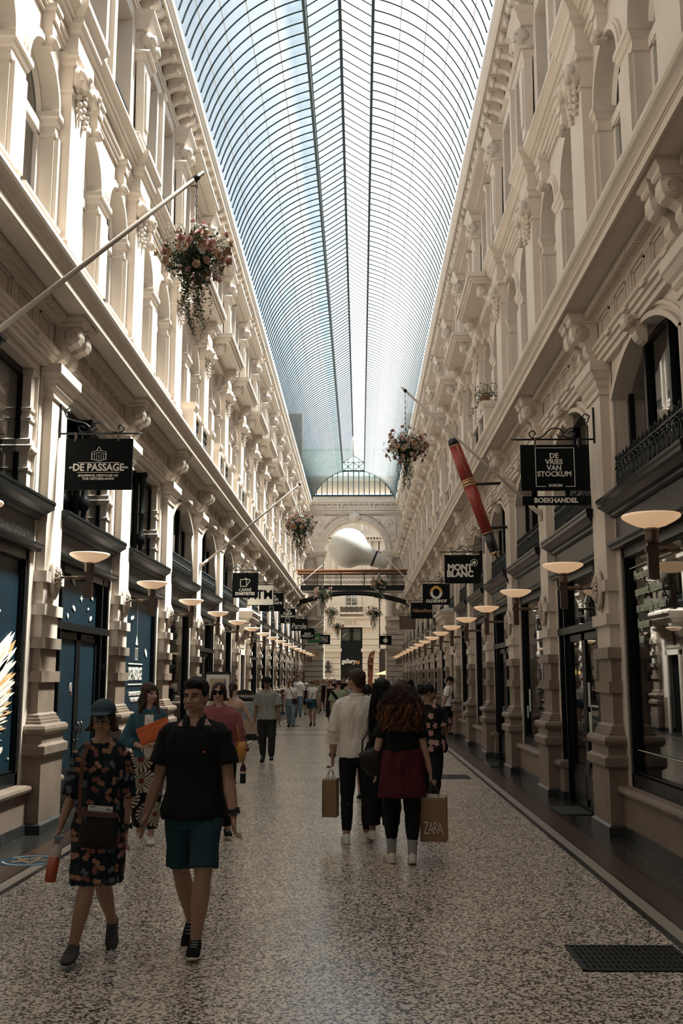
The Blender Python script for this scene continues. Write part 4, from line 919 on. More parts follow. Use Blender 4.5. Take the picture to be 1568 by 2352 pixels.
def basket(label, tip, drop, sc, seed, nfl, individual=True):
    rnd = random.Random(seed); t = thing('flower_basket', label, 'flower basket', tip, 0, 'hanging flower baskets'); c = Vector((0, 0, -drop)); cm = MB('iron')
    n_ = int((drop - .30) / .045)
    for i in range(n_):
        z = -.02 - i * .045; a = (i % 2) * pi / 2
        cm.tube([(.010 * cos(a) * cos(q), .010 * sin(a) * cos(q), z - .022 + .024 * sin(q)) for q in [2 * pi * j / 6 for j in range(6)]], .0035, 3, closed=True)
    for i in range(3):
        a = 2 * pi * i / 3 + .5; cm.tube([(0, 0, -drop + .30), (.11 * cos(a), .11 * sin(a), -drop + .02)], .004, 3)
    cm.obj('chain', t)
    m = MB('moss'); m.ball(c + Vector((0, 0, -.02)), .15, 12, sc=(1, 1, .75)); m.obj('moss_basket', t)
    m = MB('leaf')
    for i in range(1500):
        d = Vector((rnd.gauss(0, 1), rnd.gauss(0, 1), rnd.gauss(0, .75))).normalized() * rnd.uniform(.10, .27); d.z = d.z * .9 - .02
        leafcard(m, c + d, rnd, rnd.uniform(.018, .045))
    for i in range(26):      # trailing strands
        a = rnd.uniform(0, 2 * pi); r0 = rnd.uniform(0, .13); L = rnd.uniform(.25, .68) * (1.1 - r0 * 3); p = c + Vector((r0 * cos(a), r0 * sin(a), -.08)); q = 0
        while q < L:
            p = p + Vector((rnd.gauss(0, .006), rnd.gauss(0, .006), -.012)); q += .012
            for _ in range(2): leafcard(m, p, rnd, .022)
    for i in range(60):
        d = Vector((rnd.gauss(0, 1), rnd.gauss(0, 1), rnd.uniform(-.2, .9))).normalized(); m.tube([c + d * .1, c + d * rnd.uniform(.22, .36)], .0025, 3)
    m.obj('foliage', t); ks = ['rose', 'anemone', 'pink', 'pink', 'mauve', 'white', 'white', 'white', 'pink', 'tulip']; far_ = MB('petal_pink', 'petal_white', 'petal_cream')
    for i in range(nfl):
        k = ks[i % len(ks)]; d = Vector((rnd.gauss(0, 1), rnd.gauss(0, 1), rnd.gauss(.15, .7))).normalized()
        if k == 'tulip': d.z = -abs(d.z) * .5
        p = c + Vector((d.x * .31, d.y * .31, d.z * .27)) * rnd.uniform(.75, 1.12)
        if individual:
            o = link('flower', FL[k], t, p); o.rotation_euler = (d + Vector((0, -.3, 0))).to_track_quat('Z', 'Y').to_euler(); q = rnd.uniform(.7, 1.0) * (1.35 if i in (0, 10) else 1.0); o.scale = (q, q, q)
    t.scale = (sc, sc, sc); return t
def pole(label, s, k_or_y, tip):
    y = k_or_y; base = Vector((X(s, 3.28), y, 4.30)); tp = Vector(tip); d = (tp - base).normalized()
    t = thing('flagpole', label, 'pole', base); m = MB('pole_paint'); m.tube([(0, 0, 0), (tp - base) * .5, (tp - base) + d * .08], .022, 10, rs=[.028, .024, .019]); m.obj('shaft', t)
    m = MB('pole_paint'); m.tube([-d * .06, d * .22], .036, 10); m.obox((-.0 * s, 0, -.02), (.02, 0, 0), (0, .05, 0), (0, 0, .09)); m.obj('wall_bracket', t)
    m = MB('iron'); m.tube([(tp - base) - d * .03, (tp - base) + d * .02], .028, 8); m.tube([(tp - base), (tp - base) + Vector((0, 0, -.05))], .008, 5); m.obj('clamp', t)
    return t
def PT(px, py, y): v = at(px, py, y=y); return (v.x, v.y, v.z)
for lab, s, y, tp, drop, sc, nf in (
    ('nearest on the left facade', -1, yk(-1), (452, 408), .70, 1.0, 98), ('nearest on the right facade', 1, yk(1), (930, 897), .85, 1.05, 95),
    ('second on the left facade', -1, yk(3), (688, 1112), .82, 1.15, 85), ('second on the right facade', 1, yk(7), (873, 1268), 1.0, 1.15, 60),
    ('third on the left facade', -1, 39.7, (743, 1296), .98, 1.2, 60), ('third on the right facade', 1, 54.0, (859, 1350), .95, 1.4, 55),
    ('fourth on the left facade', -1, 54.0, (760, 1351), .95, 1.3, 55), ('farthest, on the left facade', -1, 64.0, (775, 1400), .9, 1.15, 45)):
    tip = PT(tp[0], tp[1], y); pole('pale slanting flagpole %s' % lab, s, y, tip)
    basket('hanging basket of pink and white flowers, %s' % lab, (tip[0], tip[1], tip[2] - .04), drop, sc, int(y * 10), nf)
# ================================================================ giant pen
mat('pen_red', (.30, .035, .022), .35); mat('pen_black', (.014, .018, .018), .25); mat('pen_gold', (.55, .36, .20), .3, metal=.8)
y = yk(2); p0 = Vector(PT(1038, 1008, y)); p1 = Vector(PT(1137, 1272, y)); ax_ = (p1 - p0).normalized(); Lp = (p1 - p0).length
t = thing('giant_pen', 'oversized red fluted fountain pen with black ends mounted on the right facade', 'pen sculpture', p0); q = ax_.to_track_quat('Z', 'Y')
def penpart(name, mt, prof, flutes=0):
    m = MB(mt); nn = 48 if flutes else 28
    m.lathe([(r * Lp, z * Lp) for r, z in prof], nn)
    if flutes:
        m.v = [((x * (1 - .05 * (1 if (int(round(atan2(y_, x) / (2 * pi) * nn)) % 3 == 0) else 0))), (y_ * (1 - .05 * (1 if (int(round(atan2(y_, x) / (2 * pi) * nn)) % 3 == 0) else 0))), z) for x, y_, z in m.v]
    o = m.obj(name, t); o.rotation_mode = 'QUATERNION'; o.rotation_quaternion = q; return o
penpart('cap_end', 'pen_black', [(0, 0), (.035, 0), (.045, .01), (.047, .06), (0, .06)])
penpart('ring', 'pen_gold', [(0, .06), (.0485, .06), (.0485, .068), (0, .068)])
penpart('cap', 'pen_red', [(0, .068), (.047, .069), (.054, .40), (0, .40)], 1)
penpart('ring', 'pen_gold', [(0, .36), (.0545, .36), (.0545, .372), (.051, .373), (.0555, .38), (.0555, .395), (.051, .396), (.0555, .405), (.0555, .42), (0, .42)])
penpart('barrel', 'pen_red', [(0, .42), (.054, .421), (.047, .55), (.045, .82), (0, .82)], 1)
penpart('ring', 'pen_gold', [(0, .82), (.046, .82), (.046, .828), (0, .828)])
penpart('barrel_end', 'pen_black', [(0, .828), (.044, .829), (.038, .985), (0, .985)])
penpart('ring', 'pen_gold', [(0, .985), (.041, .985), (.041, 1.0), (0, 1.0)])
m = MB('pen_gold'); m.tube([(-.048 * Lp, 0, .07 * Lp), (-.085 * Lp, 0, .085 * Lp), (-.088 * Lp, 0, .10 * Lp), (-.058 * Lp, 0, .36 * Lp)], .010 * Lp / 3, 6); o = m.obj('clip', t); o.rotation_mode = 'QUATERNION'; o.rotation_quaternion = q
m = MB('iron')
for f in (.40, .78):
    a = p0 + ax_ * Lp * f - p0; m.tube([a, a + Vector((X(1, 3.3) - (p0 + a).x, 0, .02))], .03, 6)
m.tube([ax_ * Lp, ax_ * Lp + Vector((.33, .1, -.72))], .022, 6); m.obj('mounting_arm', t)
# ================================================================ white light bulb balloon
mat('balloon', (.60, .585, .55), .5, bump=.05, bscale=3); mat('cable', (.30, .28, .26), .5)
y = 61.5; a = Vector(PT(800, 1259, y)); b = Vector(PT(874, 1289, y)); ax_ = (b - a); Lb = ax_.length; q = ax_.to_track_quat('Z', 'Y'); r = (Vector(PT(846, 1259, y)) - a).length
t = thing('balloon', 'giant white inflated light bulb hanging above the footbridge', 'balloon', a)
pr = [(r * sin(pi * i / 24), -r * cos(pi * i / 24)) for i in range(17)]; pr += [(r * .62, Lb * .45), (r * .50, Lb * .60), (r * .42, Lb * .72), (r * .40, Lb * .80)]
m = MB('balloon'); m.lathe(pr, 40); o = m.obj('bulb', t); o.rotation_mode = 'QUATERNION'; o.rotation_quaternion = q
m = MB('black_paint'); m.lathe([(0, Lb * .78), (r * .43, Lb * .78), (r * .43, Lb * .83), (0, Lb * .83)], 32); o = m.obj('collar', t); o.rotation_mode = 'QUATERNION'; o.rotation_quaternion = q
m = MB('balloon'); m.lathe([(r * .40, Lb * .83), (r * .40, Lb * .93), (r * .36, Lb * 1.0), (r * .37, Lb * 1.08), (r * .30, Lb * 1.18), (r * .22, Lb * 1.22), (0, Lb * 1.22)], 32); o = m.obj('screw_base', t); o.rotation_mode = 'QUATERNION'; o.rotation_quaternion = q
m = MB('cable')
for dx in (-.5, -.15, .2, .5, 1.6): m.tube([(dx, 0, sqrt(max(0, r * r - dx * dx)) - .03 if abs(dx) < r else -.6), (XC - a.x, dx * .1, ZR - .06 - a.z)], .008, 4)
m.obj('suspension_cable', t)
# ================================================================ floor fittings
def grate(label, px, slat=True):
    a = at(px[0], px[1], z=0); b = at(px[2], px[3], z=0); t = thing('floor_grate', label, 'grate', ((a.x + b.x) / 2, (a.y + b.y) / 2, 0)); w = abs(b.x - a.x) / 2; h = abs(b.y - a.y) / 2
    m = MB('black_paint', 'iron'); m.box(-w, w, -h, h, .000, .003, 0); m.box(-w, w, -h, -h + .02, 0, .008, 1); m.box(-w, w, h - .02, h, 0, .008, 1); m.box(-w, -w + .02, -h, h, 0, .008, 1); m.box(w - .02, w, -h, h, 0, .008, 1)
    m.obj('frame', t); m = MB('iron'); n_ = int(w * 2 / .035)
    for i in range(n_): m.box(-w + .02 + i * .035, -w + .036 + i * .035, -h, h, .002, .007)
    for i in range(1, 6): m.box(-w, w, -h + i * h / 3 - .004, -h + i * h / 3 + .004, .002, .0075)
    m.obj('bars', t); return t
grate('black square floor grate at the lower right near the camera', (1340, 2232, 1545, 2174)); grate('black floor grate on the right beyond the curly haired woman', (1007, 1789, 1072, 1780)); grate('small dark floor grate in the left half, under the woman in jeans', (655, 1669, 690, 1667))
mat('rubber', (.022, .024, .024), .8); a = at(1325, 1858, z=0)
o = MB('rubber'); o.box(-.20, .20, -.42, .42, 0, .012); o = o.obj('doormat', None, (X(1, 3.20), yk(0) + 1.75, .001)); tag(o, 'dark rubber mat before the glass door on the right', 'doormat')
mat('glass_green', (.02, .05, .045), .15); o = MB('glass_green'); o.box(-.24, .24, -.55, .55, 0, .02); o = o.obj('doormat', None, (X(1, 3.22), yk(2) + 1.5, .001)); tag(o, 'dark green entrance plate before the farther door on the right', 'doormat')
mat('sticker_blue', (.018, .05, .075), .4); mat('sticker_line', (.50, .27, .14), .5); mat('sticker_white', (.42, .45, .46), .5)
a = at(68, 1977, z=0); m = MB('sticker_blue', 'sticker_white', 'sticker_line'); m.lathe([(0, .004), (.29, .004), (.295, .0)], 40)
m.lathe([(.235, .0045), (.255, .0045)], 40, a0=.3, a1=2.6, m=1); m.lathe([(.235, .0045), (.255, .0045)], 40, a0=3.4, a1=5.6, m=1)
for i in range(5):
    a0 = 2 * pi * i / 5; a1 = a0 + 4 * pi / 5; v = Vector((cos(a1) - cos(a0), sin(a1) - sin(a0), 0)) * .19; m.obox(Vector((cos(a0) + cos(a1), sin(a0) + sin(a1), 0)) * .095 + Vector((0, 0, .005)), v / 2, Vector((-v.y, v.x, 0)).normalized() * .008, (0, 0, .0007), 2)
tag(m.obj('floor_sticker', None, (a.x, a.y, .001)), 'round dark blue floor sticker with an orange star outline at lower left', 'floor sticker')
# ================================================================ navy window wraps with feathers (left)
mat('feather_white', (.70, .66, .60), .5); mat('feather_orange', (.62, .32, .13), .5, nscale=8, col2=(.70, .48, .28), namt=.3)
def remat(o, m): o.data = o.data.copy(); o.data.materials[0] = M(m)
for w in (SHOPL0, SHOPL1, SHOPL2):
    for c in w.children_recursive:
        if c.name.startswith(('window_pane', 'side_light', 'door_pane')): remat(c, 'navy')
xw = X(-1, 3.50) + .006
def wallpoly(mb, pts, mi=0, x=None): # outline given on the left shop window plane, in photo coordinates
    v = [at(a, b, x=x or xw) for a, b in pts]; mb.prism([(p.y, p.z) for p in v], (x or xw, 0, 0), (0, 1, 0), (0, 0, 1), (.003, 0, 0), mi)
def feather(mb, root, tip, w, mi=0, x=None):
    r_, t_ = Vector(root), Vector(tip); d = t_ - r_; n_ = Vector((-d.y, d.x)).normalized() * w
    wallpoly(mb, [tuple(r_ + d * f + n_ * g) for f, g in ((0, .12), (.3, .8), (.65, 1), (.88, .65), (1, 0), (.85, -.5), (.6, -.8), (.3, -.6), (0, -.12))], mi, x)
def on(w, mb, name): o = mb.obj(name, w); o.location = -w.location; return o
m = MB('feather_white', 'feather_orange'); x2 = xw
tips = [(34, 1452), (36, 1470), (38, 1487), (30, 1500), (38, 1517), (36, 1545), (38, 1562), (28, 1580), (33, 1590), (27, 1612), (20, 1625), (28, 1634), (18, 1655), (14, 1672), (4, 1700), (2, 1716)]
for i, (a, b) in enumerate(tips):
    feather(m, (a - 62 - 3 * i, b + 90 - 6 * i), (a, b), 6, i % 2 if i > 0 else 0, x2 + .003 * (i % 3)); feather(m, (a - 66 - 3 * i, b + 74 - 4 * i), (a - 7, b - 2), 5, (i + 1) % 3 == 0, x2 + .002 * (i % 4)); feather(m, (a - 60, b + 96 - 6 * i), (a - 12, b + 12), 4, 0, x2 + .010)
for i in range(26):
    a, b = R.uniform(-45, 8), R.uniform(1560, 1720); feather(m, (a - 14, b + 30), (a + 8, b), 6, i % 3 == 0, x2 + .004)
for a, b in ((51, 1326), (0, 1402), (38, 1595), (18, 1742)): wallpoly(m, [(a, b - 3), (a + 1, b), (a + 3, b), (a + 1, b + 1), (a, b + 4), (a - 1, b + 1), (a - 3, b), (a - 1, b)])
on(SHOPL0, m, 'wing_artwork')
m = MB('feather_white')
for r_, t_, w in (((172, 1345), (166, 1328), 3.5), ((213, 1380), (209, 1368), 2.5), ((172, 1404), (167, 1390), 3), ((201, 1402), (204, 1396), 2), ((160, 1518), (170, 1475), 4), ((153, 1552), (149, 1537), 2), ((149, 1575), (162, 1550), 5), ((153, 1612), (157, 1603), 2), ((152, 1652), (144, 1633), 4), ((155, 1682), (159, 1672), 2), ((156, 1421), (155, 1408), 2), ((206, 1427), (209, 1415), 3)): feather(m, r_, t_, w)
for a, b in ((187, 1375), (225, 1532)): wallpoly(m, [(a, b - 8), (a + 1.5, b - 1.5), (a + 4, b), (a + 1.5, b + 1.5), (a, b + 8), (a - 1.5, b + 1.5), (a - 4, b), (a - 1.5, b - 1.5)])
on(SHOPL1, m, 'feather_decal')
mat('decal_red', (.55, .10, .05), .5); m = MB('decal_red', 'feather_white', 'sticker_blue'); p = at(161, 1583, x=xw)
m.lathe([(0, .0), (.055, .0), (.055, .006), (0, .006)], 20, (xw, p.y, p.z), 'x', 1); m.lathe([(0, .006), (.046, .006), (.046, .008)], 20, (xw, p.y, p.z), 'x', 0); m.box(xw, xw + .011, p.y - .012, p.y + .012, p.z - .02, p.z + .03, 1)
m.v = [(x, y_, p.z + (z - p.z) * 1.6) for x, y_, z in m.v]; on(SHOPL1, m, 'round_decal')
m = MB('feather_white')
for r_, t_, w in (((301, 1424), (306, 1414), 4), ((336, 1510), (333, 1490), 2.5), ((344, 1392), (346, 1384), 2)): feather(m, r_, t_, w)
p = at(313, 1500, x=xw)
for i in range(5): yy = p.y - .10 + .05 * i; m.box(xw, xw + .004, yy - .004, yy + .004, p.z - .12, p.z + .08)
for a, b, c, d in ((-.11, -.12, .11, -.11), (-.11, .08, .11, .09), (-.08, .14, .08, .15)): m.box(xw, xw + .004, p.y + a, p.y + c, p.z + b, p.z + d)
m.prism([(-.09, .15), (.09, .15), (.0, .32)], (xw, p.y, p.z), (0, 1, 0), (0, 0, 1), (.003, 0, 0)); m.box(xw, xw + .004, p.y - .003, p.y + .003, p.z + .3, p.z + 1.6)
on(SHOPL2, m, 'emblem_decal')
def wtext(w, txt, size, p, face, mt, **k): o = text(txt, size, w, (0, 0, 0), face, mt, **k); o.location = Vector(p) - w.location; return o
p = at(310, 1549, x=xw); wtext(SHOPL2, 'DE PASSAGE', .30, (xw + .004, p.y, p.z), 'R', 'feather_white', offset=.006, sx=.62)
b = MB('feather_white'); [b.box(xw, xw + .005, p.y - .55, p.y + .55, p.z + q - .01, p.z + q + .01) for q in (.18, -.17)]; on(SHOPL2, b, 'rule_line')
wtext(SHOPL2, 'SHOPPING HERITAGE OF\nTHE NETHERLANDS', .10, (xw + .004, p.y, p.z - .38), 'R', 'feather_white', sx=.8, offset=.001)
# lettering on the large window on the right
mat('paper_note', (.42, .48, .42), .6); mat('letter_green', (.62, .68, .56), .6); xr_ = X(1, 3.50) - .008
for i, (tx, py) in enumerate((('Meeslepende,', 1332), ('spannende, klassieke', 1367), ('en stemmige verhalen', 1403), ('beginnen', 1438), ('hier', 1470))):
    p = at(1434 + i * 3, py, x=xr_); wtext(SHOPR0, tx, .15, (xr_, p.y - .40, p.z), 'L', 'letter_green', align='LEFT', offset=.002, sx=.8)
b = MB('letter_green'); q0 = at(1430, 1312, x=xr_); b.box(xr_ - .002, xr_, q0.y - .006, q0.y + .006, .95, q0.z); b.box(xr_ - .002, xr_, 8.9, q0.y, q0.z - .01, q0.z); b.box(xr_ - .002, xr_, 8.9, q0.y, .95, .96); on(SHOPR0, b, 'line_decal')
# books and a shelf behind that window
mat('wood_dark', (.06, .04, .03), .5); m = MB('wood_dark'); 
t = thing('display_shelf', 'dark display shelf with books behind the large shop window at right', 'shelf', (X(1, 3.9), 9.6, 0))
for z in (.62, 1.05, 1.48, 1.9): b = MB('wood_dark'); b.box(-.18, .18, -1.1, .7, z - .02, z); b.obj('shelf_board', t)
b = MB('wood_dark'); b.box(-.18, .18, -1.12, -1.1, 0, 2.3); b.box(-.18, .18, .7, .72, 0, 2.3); b.obj('side_panel', t)
for i, cc in enumerate(((.45, .20, .10), (.55, .52, .45), (.10, .16, .14), (.30, .34, .30), (.5, .42, .3), (.12, .12, .16))): mat('cover_%d' % i, cc, .4)
cn_ = ['red-brown', 'pale', 'dark green', 'grey-green', 'tan', 'dark blue']
for row, z in (('lower', .62), ('middle', 1.05), ('upper', 1.48)):
    for j in range(6):
        ci = (j + (2 if z > 1 else 0) + (1 if z > 1.2 else 0)) % 6; m = MB('cover_%d' % ci, 'sign_white'); hh = .20 + .03 * ((j * 7) % 3)
        m.box(-.012, .012, -.085, .085, 0, hh, 0); m.box(-.009, .009, -.082, .088, .003, hh - .003, 1); m.box(-.0135, -.012, -.05, .05, hh * .55, hh * .8, 1)
        tag(m.obj('book', None, (X(1, 3.85), 8.75 + j * .27, z + .003), (0, radians(10), 0)), 'book with %s cover facing out on the %s board of the display shelf' % (cn_[ci], row), 'book', 'books in the shop window at right')
# ================================================================ boards on the floor
mat('board_black', (.012, .013, .014), .4); mat('poster_sky', (.42, .46, .47), .5); mat('poster_sand', (.50, .38, .28), .5); mat('poster_blue', (.10, .20, .26), .5); mat('poster_beige', (.55, .44, .33), .5)
p = at(560, 1708, z=0); t = thing('pavement_board', 'black round-topped pavement board with a city poster on the left', 'advertising board', (p.x, p.y, 0), radians(6))
w = .40; m = MB('board_black'); m.prism([(-w, .08), (w, .08), (w, 1.12)] + [(w * cos(a), 1.12 + .30 * sin(a)) for a in [pi * i / 12 for i in range(1, 12)]] + [(-w, 1.12)], (0, 0, 0), (1, 0, 0), (0, 0, 1), (0, .03, 0)); m.obj('panel', t)
m = MB('board_black'); m.box(-w, -w + .03, -.02, .05, 0, 1.1); m.box(w - .03, w, -.02, .05, 0, 1.1); m.box(w - .03, w, .35, .38, 0, 1.0); m.box(-w, -w + .03, .35, .38, 0, 1.0); m.obj('leg', t)
m = MB('poster_sky', 'poster_sand', 'sign_white'); m.box(-.34, .34, -.012, -.002, .25, 1.08, 0); m.box(-.34, .34, -.016, -.012, .25, .52, 1); m.prism([(-.3, .52), (-.05, .68), (.12, .6), (.3, .66), (.34, .52)], (0, -.012, 0), (1, 0, 0), (0, 0, 1), (0, -.004, 0), 1); m.box(-.36, .36, -.01, 0, 1.08, 1.10, 2); m.obj('poster', t)
text('DE PASSAGE', .11, t, (0, -.006, 1.24), 'cam', 'sign_white', offset=.002, sx=.85); text('IN\nEGYPT', .16, t, (.12, -.016, .78), 'cam', 'poster_blue')
p = at(505, 1760, z=0); t = thing('poster_stand', 'framed poster of an arm and hand in a black stand by the shopfront', 'poster', (at(500, 1575, y=21).x, 21.0, 0), radians(8))
m = MB('board_black'); m.box(-.26, .26, 0, .06, 0, .06); m.box(-.03, .03, .02, .05, 0, 1.0); m.box(-.25, .27, .01, .05, .95, 1.86); m.obj('stand', t)
m = MB('sign_white', 'poster_beige', 'poster_blue', 'cover_0'); m.box(-.24, .24, -.01, .01, 1.0, 1.80, 0); m.box(-.17, .17, -.014, -.01, 1.06, 1.72, 1); m.prism([(.17, 1.72), (.05, 1.5), (.0, 1.36), (.06, 1.33), (.17, 1.48)], (0, -.014, 0), (1, 0, 0), (0, 0, 1), (0, -.003, 0), 2); m.prism([(.03, 1.4), (-.08, 1.30), (-.10, 1.25), (.0, 1.28), (.07, 1.34)], (0, -.014, 0), (1, 0, 0), (0, 0, 1), (0, -.004, 0), 3); m.obj('poster', t)
# feather flag near the end
mat('flag_orange', (.60, .22, .07), .6, nscale=2, col2=(.30, .06, .07), namt=.5)
t = thing('feather_flag', 'orange and red feather flag with dark lettering near the far end', 'flag', PT(846, 1600, 58)); a = at(846, 1600, y=58); 
pts = [(846, 1585), (845, 1545), (845, 1520), (848, 1505), (854, 1497), (861, 1496), (858, 1512), (856, 1550), (854, 1583)]
m = MB('flag_orange'); m.prism([(v.x - a.x, v.z - a.z) for v in [at(p_, q_, y=58) for p_, q_ in pts]], (0, 0, 0), (1, 0, 0), (0, 0, 1), (0, .01, 0)); m.obj('flag_cloth', t)
m = MB('steel'); v = [at(p_, q_, y=58) - a for p_, q_ in ((845.5, 1610), (845, 1545), (844.6, 1518), (848, 1504), (854, 1496), (861, 1495))]; v[0].z = -a.z; m.tube(v, .02, 5); m.obj('pole', t)
m = MB('sign_black', 'sign_white')
for x0, y0, x1, y1, mi in ((852, 1505.5, 857, 1510, 1), (852.5, 1512, 856, 1514.5, 0), (850, 1516, 856, 1518.5, 0), (849, 1520, 851.5, 1522, 0), (853, 1521, 856, 1523, 0), (849, 1524, 855, 1526, 1), (847, 1528, 855, 1530, 0), (847, 1532, 850, 1534, 0), (851, 1532.5, 855, 1535, 0), (850, 1536.5, 854, 1538.5, 0), (845.5, 1555, 847.5, 1560, 1)):
    u_, v_ = at(x0, y0, y=58) - a, at(x1, y1, y=58) - a; m.box(u_.x, v_.x, -.006, 0, v_.z, u_.z, mi)
m.obj('flag_marks', t)
mat('letter_steel', (.38, .34, .29), .35, metal=.6)
for px_, kk in ((1128, 2), (1084, 3)): o = text('P.W. AKKERMAN', .19, walls[1], (X(1, 3.40) - .012, yk(kk) + 1.84, 3.44), 'L', 'letter_steel', name='fascia_lettering', offset=.004, ext=.01)
# bust on a wall bracket, notices on the glass
p = at(753, 1545, y=YR - .4); t = thing('bust', 'small dark bust on a wall bracket left of the gallery entrance', 'sculpture', (p.x, YR - .4, p.z)); m = MB('black_stone'); m.box(-.30, .30, -.2, .25, 0, .10); m.lathe([(0, .1), (.18, .1), (.1, .2), (.1, .35), (0, .35)], 12); m.obj('bracket', t); m = MB('black_stone'); m.ball((0, 0, .48), .22, 10, sc=(1.3, .8, .7)); m.ball((0, 0, .78), .16, 12, sc=(.85, 1, 1.15)); m.obj('figure', t)
for i, (px_, py_, hh) in enumerate(((1352, 1590, .26), (1356, 1650, .30), (1217, 1600, .26), (1212, 1630, .14))):
    w_ = SHOPR1 if i < 2 else SHOPR2; q_ = at(px_, py_, x=xr_); m = MB('paper_note'); m.box(xr_ - .004, xr_, q_.y - .09, q_.y + .09, q_.z - hh, q_.z + hh * .5); m.box(xr_ - .005, xr_ - .003, q_.y - .06, q_.y + .06, q_.z, q_.z + .02); on(w_, m, 'notice')
# yellow parasol beyond the arch
mat('parasol_yellow', (.75, .42, .12), .6); p = at(893, 1548, y=76); t = thing('parasol', 'yellow parasol beyond the arch on the right', 'parasol', (p.x, 76, 0))
m = MB('parasol_yellow'); m.lathe([(1.1, p.z - .05), (1.08, p.z - .02), (0, p.z + .32)], 10, smooth=False); m.obj('canopy', t); m = MB('steel'); m.tube([(0, 0, 0), (0, 0, p.z + .3)], .03, 6); m.obj('pole', t)
# potted ivy on the balcony
mat('terracotta', (.42, .22, .13), .7); p = at(1124, 937, x=X(1, 3.05)); ky = yk(2) + .62; zp = 7.34
t = thing('potted_plant', 'trailing ivy in a terracotta pot on the right balcony pier', 'potted plant', (X(1, 3.02), ky, zp)); m = MB('terracotta'); m.lathe([(0, 0), (.07, 0), (.095, .12), (.105, .12), (.105, .15), (.085, .15), (.08, .13), (0, .13)], 16); m.obj('pot', t)
m = MB('leaf'); rnd = random.Random(3)
for i in range(260): d = Vector((rnd.gauss(0, .12), rnd.gauss(0, .12), abs(rnd.gauss(.16, .10)))); leafcard(m, d, rnd, .05)
for a in (.4, 2.6, 4.1):
    q_ = Vector((.09 * cos(a), .09 * sin(a), .15))
    for i in range(26): q_ += Vector((.012 * cos(a) + rnd.gauss(0, .008), .012 * sin(a) + rnd.gauss(0, .008), -.016 if a > 1 else .014)); leafcard(m, q_, rnd, .045)
m.obj('foliage', t)
# ================================================================ people
mat('skin', (.40, .23, .16), .5, nscale=20, namt=.08, bump=.05, bscale=120); mat('skin_pale', (.56, .36, .28), .5); mat('skin_tan', (.27, .15, .10), .5); mat('lips', (.28, .11, .09), .4)
mat('hair_black', (.012, .010, .009), .45, spec=.15, bump=.6, bscale=220); mat('hair_brown', (.05, .028, .018), .42, spec=.15, bump=.6, bscale=220); mat('hair_chestnut', (.16, .075, .032), .4, spec=.15, bump=.5, bscale=220); mat('hair_copper', (.25, .105, .042), .4, spec=.15); mat('hair_grey', (.28, .26, .24), .5); mat('hair_blond', (.40, .28, .16), .45); mat('hair_red', (.09, .02, .02), .45)
mat('eye_white', (.55, .50, .46), .3); mat('eye_dark', (.01, .008, .006), .2); mat('lens_dark', (.006, .006, .007), .08); mat('rubber_white', (.66, .63, .58), .5); mat('rubber_black', (.015, .015, .016), .6)
def cloth(name, col, b=.25, sc=260, rough=.85): return mat(name, col, rough, spec=.2, bump=b, bscale=sc)
for n_, c_ in (('c_black', (.008, .009, .010)), ('c_shoegrey', (.085, .085, .085)), ('c_offwhite', (.78, .73, .67)), ('c_white', (.82, .79, .75)), ('c_burgundy', (.075, .012, .018)), ('c_teal', (.020, .055, .070)), ('c_denim', (.045, .11, .15)), ('c_jeans', (.16, .23, .27)),
               ('c_pink', (.30, .10, .11)), ('c_greyshirt', (.30, .30, .27)), ('c_charcoal', (.030, .030, .028)), ('c_green', (.32, .38, .24)), ('c_tan', (.32, .25, .18)), ('c_blue', (.08, .16, .22)), ('c_cap', (.055, .085, .105)), ('c_sock', (.30, .30, .30)), ('c_lightblue', (.30, .36, .40)), ('c_floraltan', (.40, .32, .22)), ('c_peach', (.5, .33, .24))): cloth(n_, c_)
mat('leather', (.014, .010, .008), .45, spec=.25, bump=.2, bscale=90); mat('leather_strap', (.09, .03, .018), .5); mat('paper_bag', (.30, .185, .10), .6, nscale=5, namt=.2); mat('paper', (.68, .66, .60), .6); mat('bag_yellow', (.55, .26, .05), .5); mat('envelope', (.85, .20, .07), .5); mat('watch', (.012, .012, .013), .25); mat('gold', (.6, .4, .2), .3, metal=.9)
